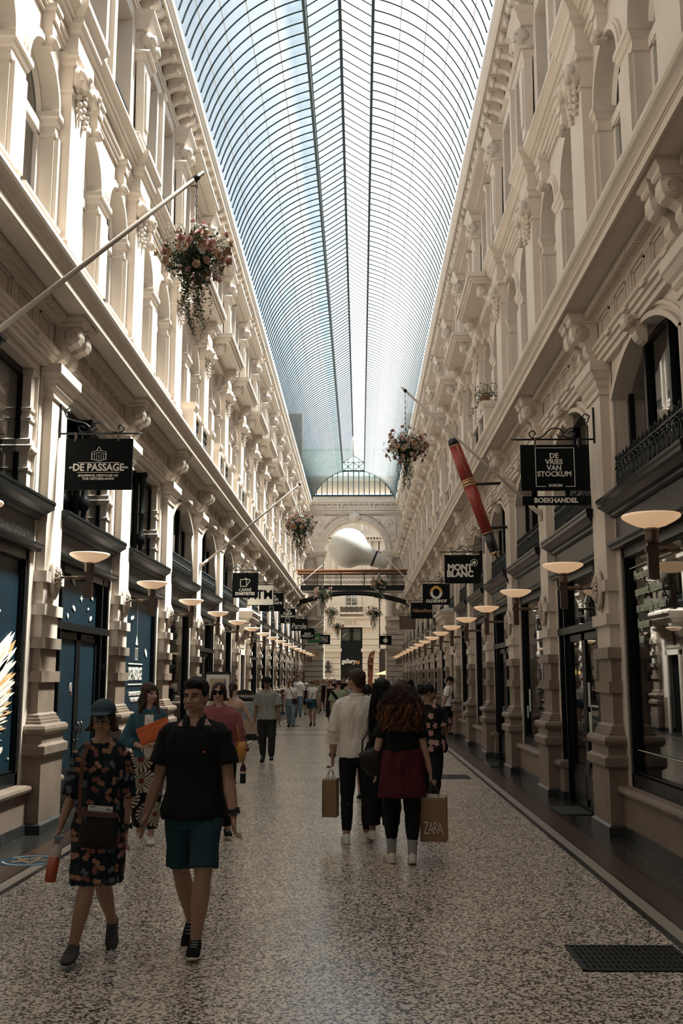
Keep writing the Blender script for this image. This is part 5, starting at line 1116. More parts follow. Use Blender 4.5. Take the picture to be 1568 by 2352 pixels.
def pattern(name, base, kind):
    m = bpy.data.materials.new(name); m.use_nodes = True; n = m.node_tree; p = n.nodes['Principled BSDF']; p.inputs['Roughness'].default_value = .8; p.inputs['Specular IOR Level'].default_value = .2
    def N(t, **k):
        q = n.nodes.new(t)
        for a, b in k.items(): setattr(q, a, b)
        return q
    L = n.links.new; tc = N('ShaderNodeTexCoord'); sep = N('ShaderNodeSeparateXYZ'); L(tc.outputs['Object'], sep.inputs[0]); cb = N('ShaderNodeCombineXYZ')
    ad = N('ShaderNodeMath', operation='ADD'); mu = N('ShaderNodeMath', operation='MULTIPLY'); mu.inputs[1].default_value = .6; L(sep.outputs[1], mu.inputs[0]); L(sep.outputs[0], ad.inputs[0]); L(mu.outputs[0], ad.inputs[1])
    L(ad.outputs[0], cb.inputs[0]); L(sep.outputs[2], cb.inputs[1]); sc = {'leaf': 17, 'daisy': 3.6, 'rose': 9}[kind]
    vs = N('ShaderNodeVectorMath', operation='SCALE'); vs.inputs['Scale'].default_value = sc; L(cb.outputs[0], vs.inputs[0])
    v = N('ShaderNodeTexVoronoi'); v.voronoi_dimensions = '2D'; v.inputs['Scale'].default_value = 1; v.inputs['Randomness'].default_value = .7; L(vs.outputs[0], v.inputs['Vector'])
    df = N('ShaderNodeVectorMath', operation='SUBTRACT'); L(vs.outputs[0], df.inputs[0]); L(v.outputs['Position'], df.inputs[1]); s2 = N('ShaderNodeSeparateXYZ'); L(df.outputs[0], s2.inputs[0])
    at2 = N('ShaderNodeMath', operation='ARCTAN2'); L(s2.outputs[0], at2.inputs[0]); L(s2.outputs[1], at2.inputs[1]); sc3 = N('ShaderNodeSeparateColor'); L(v.outputs['Color'], sc3.inputs[0])
    def math(op, a, b): 
        q = N('ShaderNodeMath', operation=op)
        for i, x in enumerate((a, b)):
            if isinstance(x, (int, float)): q.inputs[i].default_value = x
            else: L(x, q.inputs[i])
        return q.outputs[0]
    ramp = N('ShaderNodeValToRGB'); ramp.color_ramp.interpolation = 'CONSTANT'; e = ramp.color_ramp.elements
    if kind == 'leaf':
        rot = math('MULTIPLY', sc3.outputs[1], 6.28); ang = math('ADD', at2.outputs[0], rot); lob = math('ABSOLUTE', math('COSINE', math('MULTIPLY', ang, 1.0), 0), 0)
        rad = math('ADD', math('MULTIPLY', lob, .30), .16); mask = math('LESS_THAN', v.outputs['Distance'], rad)
        e[0].color = (.27, .13, .085, 1); e[1].position = .34; e[1].color = (.10, .125, .135, 1)
        for a, c_ in ((.56, (.19, .075, .075, 1)), (.74, (.33, .18, .12, 1)), (.9, (.02, .03, .035, 1))): q = e.new(a); q.color = c_
        L(sc3.outputs[0], ramp.inputs[0]); col = ramp.outputs[0]
    elif kind == 'daisy':
        st = math('GREATER_THAN', math('SINE', math('MULTIPLY', at2.outputs[0], 17.0), 0), -.45); a = math('MULTIPLY', math('LESS_THAN', v.outputs['Distance'], .46), math('GREATER_THAN', v.outputs['Distance'], .10)); mask = math('MAXIMUM', math('MULTIPLY', st, a), math('LESS_THAN', v.outputs['Distance'], .085))
        e[0].color = (.20, .03, .04, 1); e[1].position = .09; e[1].color = (.50, .44, .36, 1); L(v.outputs['Distance'], ramp.inputs[0]); col = ramp.outputs[0]
    else:
        w = math('ADD', math('MULTIPLY', math('SINE', math('MULTIPLY', at2.outputs[0], 5.0), 0), .05), .33); mask = math('MULTIPLY', math('LESS_THAN', v.outputs['Distance'], w), math('GREATER_THAN', sc3.outputs[0], .35))
        e[0].color = (.40, .12, .12, 1); e[1].position = .10; e[1].color = (.55, .34, .30, 1); q = e.new(.2); q.color = (.30, .10, .10, 1); q = e.new(.26); q.color = (.58, .44, .38, 1); L(v.outputs['Distance'], ramp.inputs[0]); col = ramp.outputs[0]
    mx = N('ShaderNodeMix'); mx.data_type = 'RGBA'; mx.inputs[6].default_value = (*base, 1); L(mask, mx.inputs[0]); L(col, mx.inputs[7]); L(mx.outputs[2], p.inputs['Base Color']); MATS[name] = m
pattern('dress_leaf', (.008, .013, .018), 'leaf'); pattern('pants_daisy', (.008, .009, .010), 'daisy'); pattern('top_rose', (.010, .010, .011), 'rose'); pattern('dress_flower', (.30, .25, .17), 'rose')

def V(*a): return Vector(a)
def loft(mb, secs, n=14, p=2.0, m=0):
    """secs: (centre, half-axis a, half-axis b)"""
    vs = []
    for c, a, b in secs:
        c, a, b = Vector(c), Vector(a), Vector(b)
        for k in range(n):
            t = 2 * pi * k / n; ct, st = cos(t), sin(t)
            vs.append(c + a * (abs(ct) ** (2 / p) * (1 if ct >= 0 else -1)) + b * (abs(st) ** (2 / p) * (1 if st >= 0 else -1)))
    N = len(secs); fs = [(i * n + k, i * n + (k + 1) % n, (i + 1) * n + (k + 1) % n, (i + 1) * n + k) for i in range(N - 1) for k in range(n)]
    vs += [Vector(secs[0][0]), Vector(secs[-1][0])]
    fs += [(N * n, (k + 1) % n, k) for k in range(n)] + [(N * n + 1, (N - 1) * n + k, (N - 1) * n + (k + 1) % n) for k in range(n)]
    mb.add(vs, fs, m, True)
def limb(mb, p0, p1, rs, n=12, bulge=None):
    p0, p1 = Vector(p0), Vector(p1); N = len(rs); mb.tube([p0 + (p1 - p0) * i / (N - 1) for i in range(N)], rs[0], n, rs=rs)
def fuse(mb, name, vox, smooth=2, fold=0, ffreq=(14, 14, 5), seed=0, post=None):
    me = mb.mesh(name); me.materials.clear(); o = bpy.data.objects.new('t', me); COL.objects.link(o)
    r = o.modifiers.new('r', 'REMESH'); r.mode = 'VOXEL'; r.voxel_size = vox; r.use_smooth_shade = True
    if smooth: q = o.modifiers.new('s', 'SMOOTH'); q.factor = .5; q.iterations = smooth
    out = bpy.data.meshes.new_from_object(o.evaluated_get(bpy.context.evaluated_depsgraph_get())); bpy.data.objects.remove(o); bpy.data.meshes.remove(me); out.name = name
    if fold:
        ns = [v.normal.copy() for v in out.vertices]
        for v, nn in zip(out.vertices, ns):
            c = v.co; q = noise.noise(Vector((c.x * ffreq[0] + seed, c.y * ffreq[1], c.z * ffreq[2]))) + .5 * noise.noise(Vector((c.x * ffreq[0] * 2.3, c.y * ffreq[1] * 2.3 + seed, c.z * ffreq[2] * 2.6 + c.x * 9)))
            v.co = c + nn * (q * fold)
    if post: post(out)
    for p in out.polygons: p.use_smooth = True
    return out
TM = [(.46, .145, .100), (.50, .170, .118), (.55, .165, .112), (.60, .150, .104), (.66, .158, .108), (.72, .176, .120), (.77, .186, .116), (.805, .172, .094), (.828, .112, .074), (.848, .064, .062)]
TF = [(.46, .150, .108), (.50, .180, .124), (.55, .168, .112), (.61, .130, .094), (.67, .140, .100), (.725, .150, .124), (.77, .158, .104), (.805, .148, .084), (.828, .092, .066), (.848, .052, .054)]
def interp(T_, t):
    if t <= T_[0][0]: return T_[0][1:]
    for a, b in zip(T_, T_[1:]):
        if t <= b[0]: f = (t - a[0]) / (b[0] - a[0]); return tuple(a[i] + (b[i] - a[i]) * f for i in (1, 2))
    return T_[-1][1:]
def hand(mb, w, d, side, fine, curl=.5, s=1.0, grip=False):
    """w wrist point, d pointing direction; side +1 = thumb towards +x of the palm frame"""
    d = Vector(d).normalized(); fw = Vector((0, -1, 0)); th = (fw - d * fw.dot(d)).normalized(); nrm = d.cross(th) * side    # th = towards thumb edge, nrm = palm normal
    pl = .088 * s; loft(mb, [(w - d * .01, th * .024 * s, nrm * .019 * s), (w + d * .03 * s, th * .034 * s, nrm * .017 * s), (w + d * .065 * s, th * .041 * s, nrm * .015 * s), (w + d * pl, th * .039 * s, nrm * .012 * s)], 12, 2.6)
    if not fine:
        loft(mb, [(w + d * pl * .9, th * .036 * s, nrm * .012 * s), (w + d * (pl + .04) + nrm * .012, th * .032 * s, nrm * .011 * s), (w + d * (pl + .07) + nrm * .03, th * .02 * s, nrm * .009 * s)], 8); return
    for i, (o, L) in enumerate(((.030, .072), (.010, .082), (-.010, .076), (-.029, .060))):
        p = w + d * (pl - .012) + th * o * s; a = curl * (.55 + .10 * i); pts = [p]; dd = d.copy()
        for k, f in enumerate((.45, .32, .25)):
            dd = (Matrix.Rotation(a * (1.1 if grip else .8), 3, th * side) @ dd) if side > 0 else (Matrix.Rotation(-a * (1.1 if grip else .8), 3, -th * side * -1) @ dd)
            # bend towards the palm normal
            if dd.dot(nrm) < 0: dd = dd - nrm * 2 * dd.dot(nrm)
            p = p + dd * L * f * s; pts.append(p)
        mb.tube(pts, .009, 8, rs=[.0098 * s, .0092 * s, .0086 * s, .0072 * s])
    p = w + d * .022 * s + th * .026 * s; t1 = (th * .75 + d * .7 + nrm * .25).normalized(); p2 = p + t1 * .038 * s; p3 = p2 + (d * .8 + th * .25 + nrm * .35).normalized() * .030 * s
    mb.tube([p - t1 * .012, p, p2, p3], .011, 8, rs=[.013 * s, .013 * s, .0105 * s, .008 * s])
PEOPLE = []
def person(label, loc, rz, H=1.72, sex='m', wf=1.0, skin='skin', pose=None, wear=(), hair=('short', 'hair_brown'), hat=None, glasses=None, head=(0, 0), lean=.03, vox=.006, fine=True, group=None, seed=0, shoes=('c_black', 'rubber_white'), depth=1.0):
    po = dict(armL=((.12, .05, -1), (.05, -.25, -1)), armR=((-.12, .05, -1), (-.05, -.25, -1)), legL=((.02, -.3, -1), (.0, .05, -1)), legR=((-.02, .25, -1), (0, .55, -1))); po.update(pose or {})
    k = H / 1.75; T_ = TM if sex == 'm' else TF; ww = wf
    def tc(t): z = (t - .5) * H; return V(0, -lean * max(0, z) * 1.0, t * H)
    def sec(t, ex=0.0, fw=1.0, yo=0): hw, hd = interp(T_, t); c = tc(t); c.y += yo; return (c, V((hw * ww * k + ex) * fw, 0, 0), V(0, hd * (ww * .6 + .4) * k * depth + ex, 0))
    sh = (.178 if sex == 'm' else .152) * k * (ww * .5 + .5); zs = .797 * H
    J = {}
    for s, n_ in ((1, 'L'), (-1, 'R')):
        S0 = V(s * sh, tc(.807).y, zs); ua, fa = (Vector(q).normalized() for q in po['arm' + n_][:2]); E0 = S0 + ua * .172 * H; W0 = E0 + fa * .150 * H; hd_ = Vector(po['arm' + n_][2]).normalized() if len(po['arm' + n_]) > 2 else fa
        P0 = V(s * .088 * k * (ww * .6 + .4), 0, .515 * H); th, sk_ = (Vector(q).normalized() for q in po['leg' + n_][:2]); K0_ = P0 + th * .245 * H; A0 = K0_ + sk_ * .232 * H; fd = Vector(po['leg' + n_][2]).normalized() if len(po['leg' + n_]) > 2 else V(s * .12, -1, -.02 if sk_.y < .2 else -.7).normalized()
        J[n_] = dict(S=S0, E=E0, W=W0, hd=hd_, P=P0, K=K0_, A=A0, fd=fd, s=s)
    low = min(min(J[n_]['A'].z - .040 * H, J[n_]['A'].z + J[n_]['fd'].z * .10 * H - .030) for n_ in 'LR')
    Rz = Matrix.Rotation(head[0], 4, 'Z'); Rx = Matrix.Rotation(head[1], 4, 'X'); piv = tc(.868); HM = Matrix.Translation(piv) @ Rz @ Rx @ Matrix.Translation(-V(0, piv.y, .868 * H)) @ Matrix.Translation(V(0, 0, 0)); hy = piv.y
    hk = k * (.97 if sex == 'f' else 1.0)
    def hp(x, y, dz): return HM @ V(x * hk, hy + y * hk, H + dz * hk)
    HR = (Rz @ Rx).to_3x3()
    def ell(mb, x, y, dz, rx, ry, rz_, n=14):
        b = MB(); b.ball((0, 0, 0), 1, n, sc=(rx * hk, ry * hk, rz_ * hk)); c = hp(x, y, dz); mb.add([c + HR @ Vector(q) for q in b.v], b.f)
    b = MB()
    loft(b, [sec(t) for t in (.455, .48, .50, .53, .56, .60, .64, .68, .72, .75, .78, .805, .828, .846)], 20, 2.3)
    limb(b, tc(.825), hp(0, .012, -.17), [.062 * k, .054 * k, .052 * k])
    am = 1.0 if sex == 'm' else .84; am *= (ww * .5 + .5)
    for n_ in 'LR':
        j = J[n_]; s = j['s']
        b.ball(j['S'] + V(-s * .012, 0, -.012), .054 * k * am, 12); limb(b, tc(.832) + V(s * .035 * k, .004, 0), j['S'] + V(-s * .015, 0, .004), [.040 * k, .040 * k, .044 * k * am])
        limb(b, j['S'], j['E'], [.050 * k * am, .052 * k * am, .047 * k * am, .040 * k * am]); limb(b, j['E'], j['W'], [.040 * k * am, .043 * k * am, .036 * k * am, .026 * k * am]); b.ball(j['E'], .040 * k * am, 10)
        hand(b, j['W'], j['hd'], -s, fine, po.get('curl' + n_, .5), k * (1.0 if sex == 'm' else .9), po.get('grip' + n_, False))
        lm = (ww * .6 + .4)
        limb(b, j['P'], j['K'], [.088 * k * lm, .086 * k * lm, .074 * k * lm, .058 * k * lm]); b.ball(j['K'] + V(0, -.006, 0), .057 * k * lm, 10)
        limb(b, j['K'], j['A'], [.054 * k * lm, .060 * k * lm, .054 * k * lm, .042 * k * lm, .036 * k]); c = j['K'] + (j['A'] - j['K']) * .3; b.ball(c + V(0, .018, 0), .048 * k * lm, 10, sc=(1, 1, 1.9))
        f = j['fd']; sd = V(1, 0, 0); up = sd.cross(f).normalized() * -1; up = up if up.z > 0 else -up; A = j['A']
        loft(b, [(A - up * .05 * k - f * .05 * k, sd * .028 * k, up * .020 * k), (A - up * .035 * k, sd * .032 * k, up * .030 * k), (A - up * .045 * k + f * .08 * k, sd * .038 * k, up * .022 * k), (A - up * .055 * k + f * .15 * k, sd * .034 * k, up * .012 * k)], 10)
    ell(b, 0, .014, -.102, .077, .098, .104, 18); ell(b, 0, -.020, -.150, .059, .072, .078, 16); ell(b, 0, -.062, -.205, .028, .026, .022, 10)
    for s in (-1, 1):
        ell(b, s * .036, -.058, -.152, .026, .030, .030, 8); ell(b, s * .031, -.080, -.103, .024, .014, .010, 8); ell(b, s * .078, .010, -.135, .010, .020, .031, 8); ell(b, s * .044, -.03, -.19, .022, .04, .025, 8)
    if fine:
        b.tube([hp(0, -.090, -.112), hp(0, -.100, -.135), hp(0, -.113, -.155), hp(0, -.100, -.163)], .01, 8, rs=[.008 * k, .010 * k, .0145 * k, .010 * k])
        for s in (-1, 1): ell(b, s * .013, -.100, -.158, .008, .010, .008, 6)
        ell(b, 0, -.088, -.184, .024, .010, .0065, 8); ell(b, 0, -.087, -.194, .021, .010, .0075, 8)
    else: b.tube([hp(0, -.088, -.115), hp(0, -.112, -.155)], .012, 6)
    inv = HM.inverted()
    def post(me):
        for v in me.vertices:
            if v.co.z < H * .86: continue
            q = inv @ v.co; x, y, dz = q.x / hk, (q.y - hy) / hk, (q.z - H) / hk
            if y < -.05:
                for s in (-1, 1):
                    d2 = ((x - s * .031) / .019) ** 2 + ((dz + .122) / .012) ** 2
                    if d2 < 4: v.co += HR @ V(0, .010 * hk * math.exp(-d2), 0)
                if fine:
                    d2 = (x / .022) ** 2 + ((dz + .189) / .0028) ** 2
                    if d2 < 4: v.co += HR @ V(0, .005 * hk * math.exp(-d2), 0)
        me.materials.append(M(skin)); me.materials.append(M('lips')); me.materials.append(M(hair[1]))
        if fine:
            for p in me.polygons:
                if p.center.z < H * .86: continue
                q = inv @ p.center; x, y, dz = q.x / hk, (q.y - hy) / hk, (q.z - H) / hk
                if y < -.07 and (x / .024) ** 2 + ((dz + .189) / .009) ** 2 < 1: p.material_index = 1
                elif y < -.06 and abs(abs(x) - .032) < .018 and abs(dz + .099 + (abs(x) - .032) ** 2 * 12) < .0045: p.material_index = 2
    body = fuse(b, 'person', vox, 3 if fine else 2, post=post)
    root = link('person', body, None, (loc[0], loc[1], -low), (0, 0, rz)); tag(root, label, 'person', group)
    root.location.z = -low + .004
    def ch(name, me, mt=None, par=None):
        if mt: me.materials.clear(); me.materials.append(M(mt))
        return link(name, me, par or root)
    if fine:
        for s in (-1, 1):
            e = MB('eye_white', 'eye_dark'); e.ball(hp(s * .031, -.0735, -.122), .0118 * hk, 12, 0); e.ball(hp(s * .031 + (head[2] if len(head) > 2 else 0), -.0785, -.1225), .0074 * hk, 10, 1); e.tube([hp(s * .031 + q_, -.086 + abs(q_) * .5, -.1145 - abs(q_) * .28) for q_ in (-.014, -.007, 0, .007, .014)], .003, 5, 1); ch('eye', e.mesh('eye'))
    # ---- shoes
    if shoes:
        for n_ in 'LR':
            j = J[n_]; f = j['fd']; sd = V(1, 0, 0); up = f.cross(sd).normalized(); up = up if up.z > 0 else -up; A = j['A']; q = MB()
            loft(q, [(A - up * .035 * k - f * .070 * k, sd * .018 * k, up * .034 * k), (A - up * .030 * k - f * .055 * k, sd * .032 * k, up * .045 * k), (A - up * .020 * k, sd * .040 * k, up * .050 * k), (A - up * .033 * k + f * .07 * k, sd * .045 * k, up * .034 * k), (A - up * .046 * k + f * .13 * k, sd * .047 * k, up * .024 * k), (A - up * .052 * k + f * .170 * k, sd * .036 * k, up * .016 * k), (A - up * .055 * k + f * .185 * k, sd * .016 * k, up * .009 * k)], 14, 2.3)
            so = ch('shoe', fuse(q, 'shoe', max(vox, .005), 1), shoes[0]); q = MB()
            loft(q, [(A - up * .068 * k - f * .074 * k, sd * .024 * k, up * .012 * k), (A - up * .068 * k - f * .05 * k, sd * .038 * k, up * .014 * k), (A - up * .068 * k + f * .04 * k, sd * .041 * k, up * .011 * k), (A - up * .066 * k + f * .12 * k, sd * .051 * k, up * .010 * k), (A - up * .062 * k + f * .175 * k, sd * .036 * k, up * .010 * k), (A - up * .058 * k + f * .192 * k, sd * .014 * k, up * .008 * k)], 14, 2.3)
            ch('sole', q.mesh('sole'), shoes[1], so)
            if fine:
                q = MB(shoes[1] if shoes[1] != 'rubber_black' else 'c_charcoal')
                for i in range(4): c = A + f * (.035 + .022 * i) * k + up * (.012 - .009 * i) * k; q.tube([c - sd * .022 * k, c + up * .004, c + sd * .022 * k], .0028, 5)
                ch('laces', q.mesh('laces'), None, so)
    # ---- clothing
    for wi, w in enumerate(wear):
        kd, mt = w['k'], w['m']; ex = w.get('ex', .014); q = MB(); fd_ = w.get('fold', .006) * 1.5; nm = w.get('n', kd)
        if kd == 'top':
            hem = w.get('hem', .50); neck = w.get('neck', .832); ts = [hem + (neck - hem) * i / 12 for i in range(13)]
            sx = []
            for t in ts:
                fl_ = ex + w.get('flare', .012) * max(0, (.62 - t) / .12); sx.append(sec(t, fl_ if t < .80 else ex * .75))
            if sex == 'm' or w.get('boxy'):
                sx = [(c, V(max(a.x, (interp(T_, .72)[0] * ww * k + ex) * (.93 if i < 9 else 0)), 0, 0), V(0, max(b_.y, (interp(T_, .70)[1] * k + ex) * (.95 if i < 8 else 0)), 0)) for i, (c, a, b_) in enumerate(sx)]
            loft(q, sx, 22, 2.3); sl = w.get('sleeve', .6)
            for n_ in 'LR':
                j = J[n_]; r0 = .055 * k * am + ex * .5; (q.ball(j['S'] + V(-j['s'] * .014, 0, -.014), .056 * k * am + ex * .5, 12), limb(q, tc(.826) + V(j['s'] * .055 * k, .004, -.004), j['S'] + V(-j['s'] * .015, 0, .002), [.036 * k + ex * .6, .038 * k + ex * .6, .044 * k * am + ex * .6])) if sl > 0 else None
                if sl > 0:
                    l1 = min(1, sl); e_ = j['S'] + (j['E'] - j['S']) * l1; rr = w.get('sw', .014); limb(q, j['S'], e_, [r0, .056 * k * am + ex * .7, .050 * k * am + ex + rr * .6, .048 * k * am + ex + rr])
                    if sl > 1: e2 = j['E'] + (j['W'] - j['E']) * (sl - 1); q.ball(j['E'], .048 * k * am + ex, 10); limb(q, j['E'], e2, [.048 * k * am + ex, .048 * k * am + ex, .040 * k * am + ex, .036 * k * am + ex]); limb(q, e2 + (j['E'] - e2) * .12, e2, [.042 * k * am + ex, .042 * k * am + ex]) if w.get('cuff') else None
        elif kd in ('skirt', 'dress'):
            hem = w['hem']; topz = w.get('top', .62 if kd == 'skirt' else .832); a0 = .50
            ts = [a0 + (topz - a0) * i / 10 for i in range(11)][::-1]; sx = [sec(t, ex if t < .8 else ex * .7) for t in ts]; hipx = sx[-1][1].x; kx = max(abs(J['L']['K'].x), abs(J['R']['K'].x)); fy = min(J['L']['K'].y, J['R']['K'].y); by = max(J['L']['K'].y, J['R']['K'].y)
            wd = w.get('w', 1.0)
            for i in range(1, 6):
                t = a0 + (hem - a0) * i / 5; f = i / 5; cy = tc(.5).y * (1 - f) + (fy + by) / 2 * f * min(1, (.515 - hem) / .245); sx.append((V(0, cy, t * H), V(hipx * (1 + (wd - 1) * f), 0, 0), V(0, sx[10][2].y * (1 - f) + f * max(.12 * k, (by - fy) / 2 * min(1, (.515 - hem) / .245) + .085 * k), 0)))
            loft(q, sx[::-1], 24, 2.2); sl = w.get('sleeve', 0)
            for n_ in 'LR':
                j = J[n_]
                if sl > 0: r0 = .055 * k * am + ex * .4; (q.ball(j['S'] + V(-j['s'] * .014, 0, -.014), .056 * k * am + ex * .5, 12), limb(q, tc(.826) + V(j['s'] * .055 * k, .004, -.004), j['S'] + V(-j['s'] * .015, 0, .002), [.036 * k + ex * .6, .038 * k + ex * .6, .044 * k * am + ex * .6])); limb(q, j['S'], j['S'] + (j['E'] - j['S']) * min(1, sl), [r0, .055 * k * am + ex, .050 * k * am + ex * 1.3, .05 * k * am + ex * 1.4]); (limb(q, j['E'], j['E'] + (j['W'] - j['E']) * (sl - 1), [.048 * k * am + ex * 1.3, .046 * k * am + ex * 1.5]), q.ball(j['E'], .046 * k * am + ex, 8)) if sl > 1 else None
        elif kd == 'pants':
            ln = w.get('len', 2); fl_ = w.get('flare', 0); r = w.get('r', 1.0); lm = (ww * .6 + .4)
            loft(q, [sec(t, ex) for t in (.440, .465, .49, .52, .55, .58, w.get('top', .595))], 20, 2.3)
            for n_ in 'LR':
                j = J[n_]; l1 = min(1, ln); limb(q, j['P'] + V(0, 0, .02), j['P'] + (j['K'] - j['P']) * l1, [(.090 * k * lm + ex) * r, (.088 * k * lm + ex) * r, (.078 * k * lm + ex) * r, (.066 * k * lm + ex + (fl_ if ln <= 1 else 0)) * r])
                if ln > 1: q.ball(j['K'], (.060 * k * lm + ex) * r, 10); limb(q, j['K'], j['K'] + (j['A'] - j['K']) * (ln - 1), [(.060 * k * lm + ex) * r, (.060 * k * lm + ex) * r, (.052 * k * lm + ex + fl_ * .4) * r, (.040 * k + ex + fl_) * r])
        elif kd == 'tied':     # jacket tied round the hips
            loft(q, [sec(.61, .040), sec(.57, .036), sec(.53, .032), (V(0, .02, .47 * H), V(.20 * k * ww, 0, 0), V(0, .155 * k, 0)), (V(0, .03, .40 * H), V(.215 * k * ww, 0, 0), V(0, .165 * k, 0)), (V(.01, .04, .355 * H), V(.20 * k * ww, 0, 0), V(0, .15 * k, 0))][::-1], 24, 2.3); limb(q, tc(.56) + V(.03, .13, 0), tc(.50) + V(0, .16, 0), [.03, .035, .03]); limb(q, V(-.12, -.02, .5 * H), V(-.22, -.02, .33 * H), [.04, .05, .045])
        elif kd == 'socks':
            for n_ in 'LR': j = J[n_]; q = MB(); limb(q, j['A'] + (j['K'] - j['A']) * w.get('len', .4), j['A'], [.056 * k, .048 * k, .046 * k]); ch('sock', fuse(q, 'sock', .008, 1), mt)
            continue
        o = ch(nm, fuse(q, nm, w.get('vox', max(vox, .008)), w.get('sm', 2), fd_, w.get('ff', (14, 14, 5)), seed + wi * 7.3), mt)
        if kd == 'top' and w.get('collar'):
            q = MB(mt); c0 = tc(.842); r_ = .066 if sex == 'm' else .060
            for hh, rr in ((-.012, .006), (.002, .004), (.016, 0.0)): q.tube([c0 + V((r_ + rr) * k * cos(a), (r_ + rr) * .95 * k * sin(a) + .004, hh + .016 * sin(a)) for a in [pi * (-.36) + 1.72 * pi * i / 22 for i in range(23)]], .009, 8)
            for s in (-1, 1): loft(q, [(c0 + V(s * .056 * k, -.040 * k, .018), V(.018, 0, .006), V(0, .007, 0)), (c0 + V(s * .050 * k, -.070 * k, -.012), V(.026, 0, .004), V(0, .007, 0)), (c0 + V(s * .044 * k, -.094 * k, -.042), V(.024, 0, .004), V(0, .006, 0)), (c0 + V(s * .040 * k, -.104 * k, -.064), V(.006, 0, 0), V(0, .004, 0))], 10, 2.6)
            ch('collar', q.mesh('collar'), None, o)
        if kd == 'top' and w.get('placket'):
            q = MB(w['placket']); [q.ball(tc(t) + V(0, -(interp(T_, t)[1] * k + ex + .006), 0), .006, 6) for t in (.60, .65, .70, .75, .79)]; ch('button', q.mesh('button'), None, o)
    # ---- hair
    st, hm = hair
    if st:
        q = MB()
        if st == 'shortm':
            ell(q, 0, .024, -.082, .084, .100, .092, 18); ell(q, 0, -.035, -.040, .068, .058, .040, 12); ell(q, 0, .06, -.13, .070, .058, .07, 12); [ell(q, s * .072, -.006, -.095, .013, .030, .035, 8) for s in (-1, 1)]
        elif st == 'bob':
            ell(q, 0, .022, -.090, .088, .104, .096, 16); [ell(q, s * .075, .01, -.16, .026, .055, .075, 10) for s in (-1, 1)]; ell(q, 0, .07, -.16, .080, .05, .08, 12); [q.tube([hp(s * .07, 0, -.17), hp(s * .10, -.01, -.21), hp(s * .135, -.01, -.215)], .02, 6, rs=[.025, .018, .004]) for s in (-1, 1)]
        elif st == 'bun':
            ell(q, 0, .022, -.088, .084, .100, .092, 16); ell(q, 0, .115, -.12, .05, .05, .05, 10)
        elif st == 'pony':
            ell(q, 0, .022, -.090, .084, .102, .094, 16); q.tube([hp(0, .10, -.10), hp(0, .15, -.15), hp(0, .14, -.30)], .03, 8, rs=[.03, .042, .012])
        elif st == 'puff':
            ell(q, 0, .02, -.088, .090, .105, .095, 16); [ell(q, R.uniform(-.04, .05), .10 + R.uniform(0, .06), -.08 + R.uniform(-.05, .05), .05, .05, .05, 8) for i in range(9)]
        else:   # long
            ell(q, 0, .022, -.085, .088, .106, .098, 16); L_ = {'long': .42, 'verylong': .72, 'curly': .24, 'mid': .28}[st]; wd = {'long': .095, 'verylong': .11, 'curly': .135, 'mid': .09}[st]
            bk = tc(.75).y + interp(T_, .75)[1] * k + .03
            loft(q, [(hp(0, .03, -.12), V(.092 * hk, 0, 0), V(0, .075, 0)), (hp(0, .055, -.20), V(wd, 0, 0), V(0, .06, 0)), (V(0, max(bk, .09) + .0, H - .32 - L_ * .15), V(wd * 1.08, 0, 0), V(0, .05, 0)), (V(0, bk + .01, H - .30 - L_ * .5), V(wd * 1.05, 0, 0), V(0, .045, 0)), (V(0, bk, H - .26 - L_ * .85), V(wd * .8, 0, 0), V(0, .03, 0)), (V(0, bk - .01, H - .25 - L_), V(wd * .4, 0, 0), V(0, .012, 0))][::-1], 18)
            for s in (-1, 1): q.tube([hp(s * .070, -.03, -.06), hp(s * .088, -.012, -.14), hp(s * .085, -.02, -.22), V(s * .095, -.05 + tc(.78).y, H - .34), V(s * .09, -.075 + tc(.76).y, H - .24 - L_ * .6)], .03, 8, rs=[.018, .028, .032, .034, .012])
        if st in ('curly', 'verylong'):
            rnd = random.Random(seed + 5); nst = 560 if st == 'curly' else 220; wob = .017 if st == 'curly' else .004
            mm = MB(hm, 'hair_copper'); bk = tc(.75).y + interp(T_, .75)[1] * k + .05; L_ = .27 if st == 'curly' else .72
            for i in range(nst):
                a = rnd.uniform(-.15, pi + .15); rr = rnd.uniform(.9, 1.1); p0 = hp(.092 * cos(a) * rr, .03 + .10 * sin(a) * rr, -.10 - rnd.uniform(-.06, .05)); wx = rnd.uniform(-1, 1); wd = (.19 if st == 'curly' else .11); end = V(wx * wd + rnd.gauss(0, .02), bk + rnd.uniform(-.03, .07) - abs(wx) * .03, H - .22 - L_ * rnd.uniform(.6, 1.0)); ph = rnd.uniform(0, 6); fr = rnd.uniform(15, 22); pts = []
                for j in range(15):
                    f = j / 14; base = p0 * (1 - f) + end * f + V(0, .055 * sin(pi * f) , .03 * sin(pi * f)) + V((p0.x - 0) * .9 * sin(pi * f) * .8, 0, 0); pts.append(base + V(wob * sin(ph + f * fr) * f ** .5, wob * cos(ph + f * fr) * f ** .5, 0))
                if st == 'curly': mm.tube(pts[:8], .0048, 4, 0); mm.tube(pts[7:], .0048, 4, 1 if rnd.random() < .5 else 0, rs=[.0048, .0048, .0045, .0042, .004, .0035, .003, .001])
                else: mm.tube(pts, .005, 4, 0, rs=[.004] * 12 + [.004, .003, .001])
            h_ = ch('hair', fuse(q, 'hair', max(vox, .008), 1, .010, (30, 30, 10), seed), hm); ch('curls' if st == 'curly' else 'strands', mm.mesh('strands'), None, h_)
        else: ch('hair', fuse(q, 'hair', max(vox, .006), 1, .005 if fine else .002, (38, 38, 12), seed), hm)
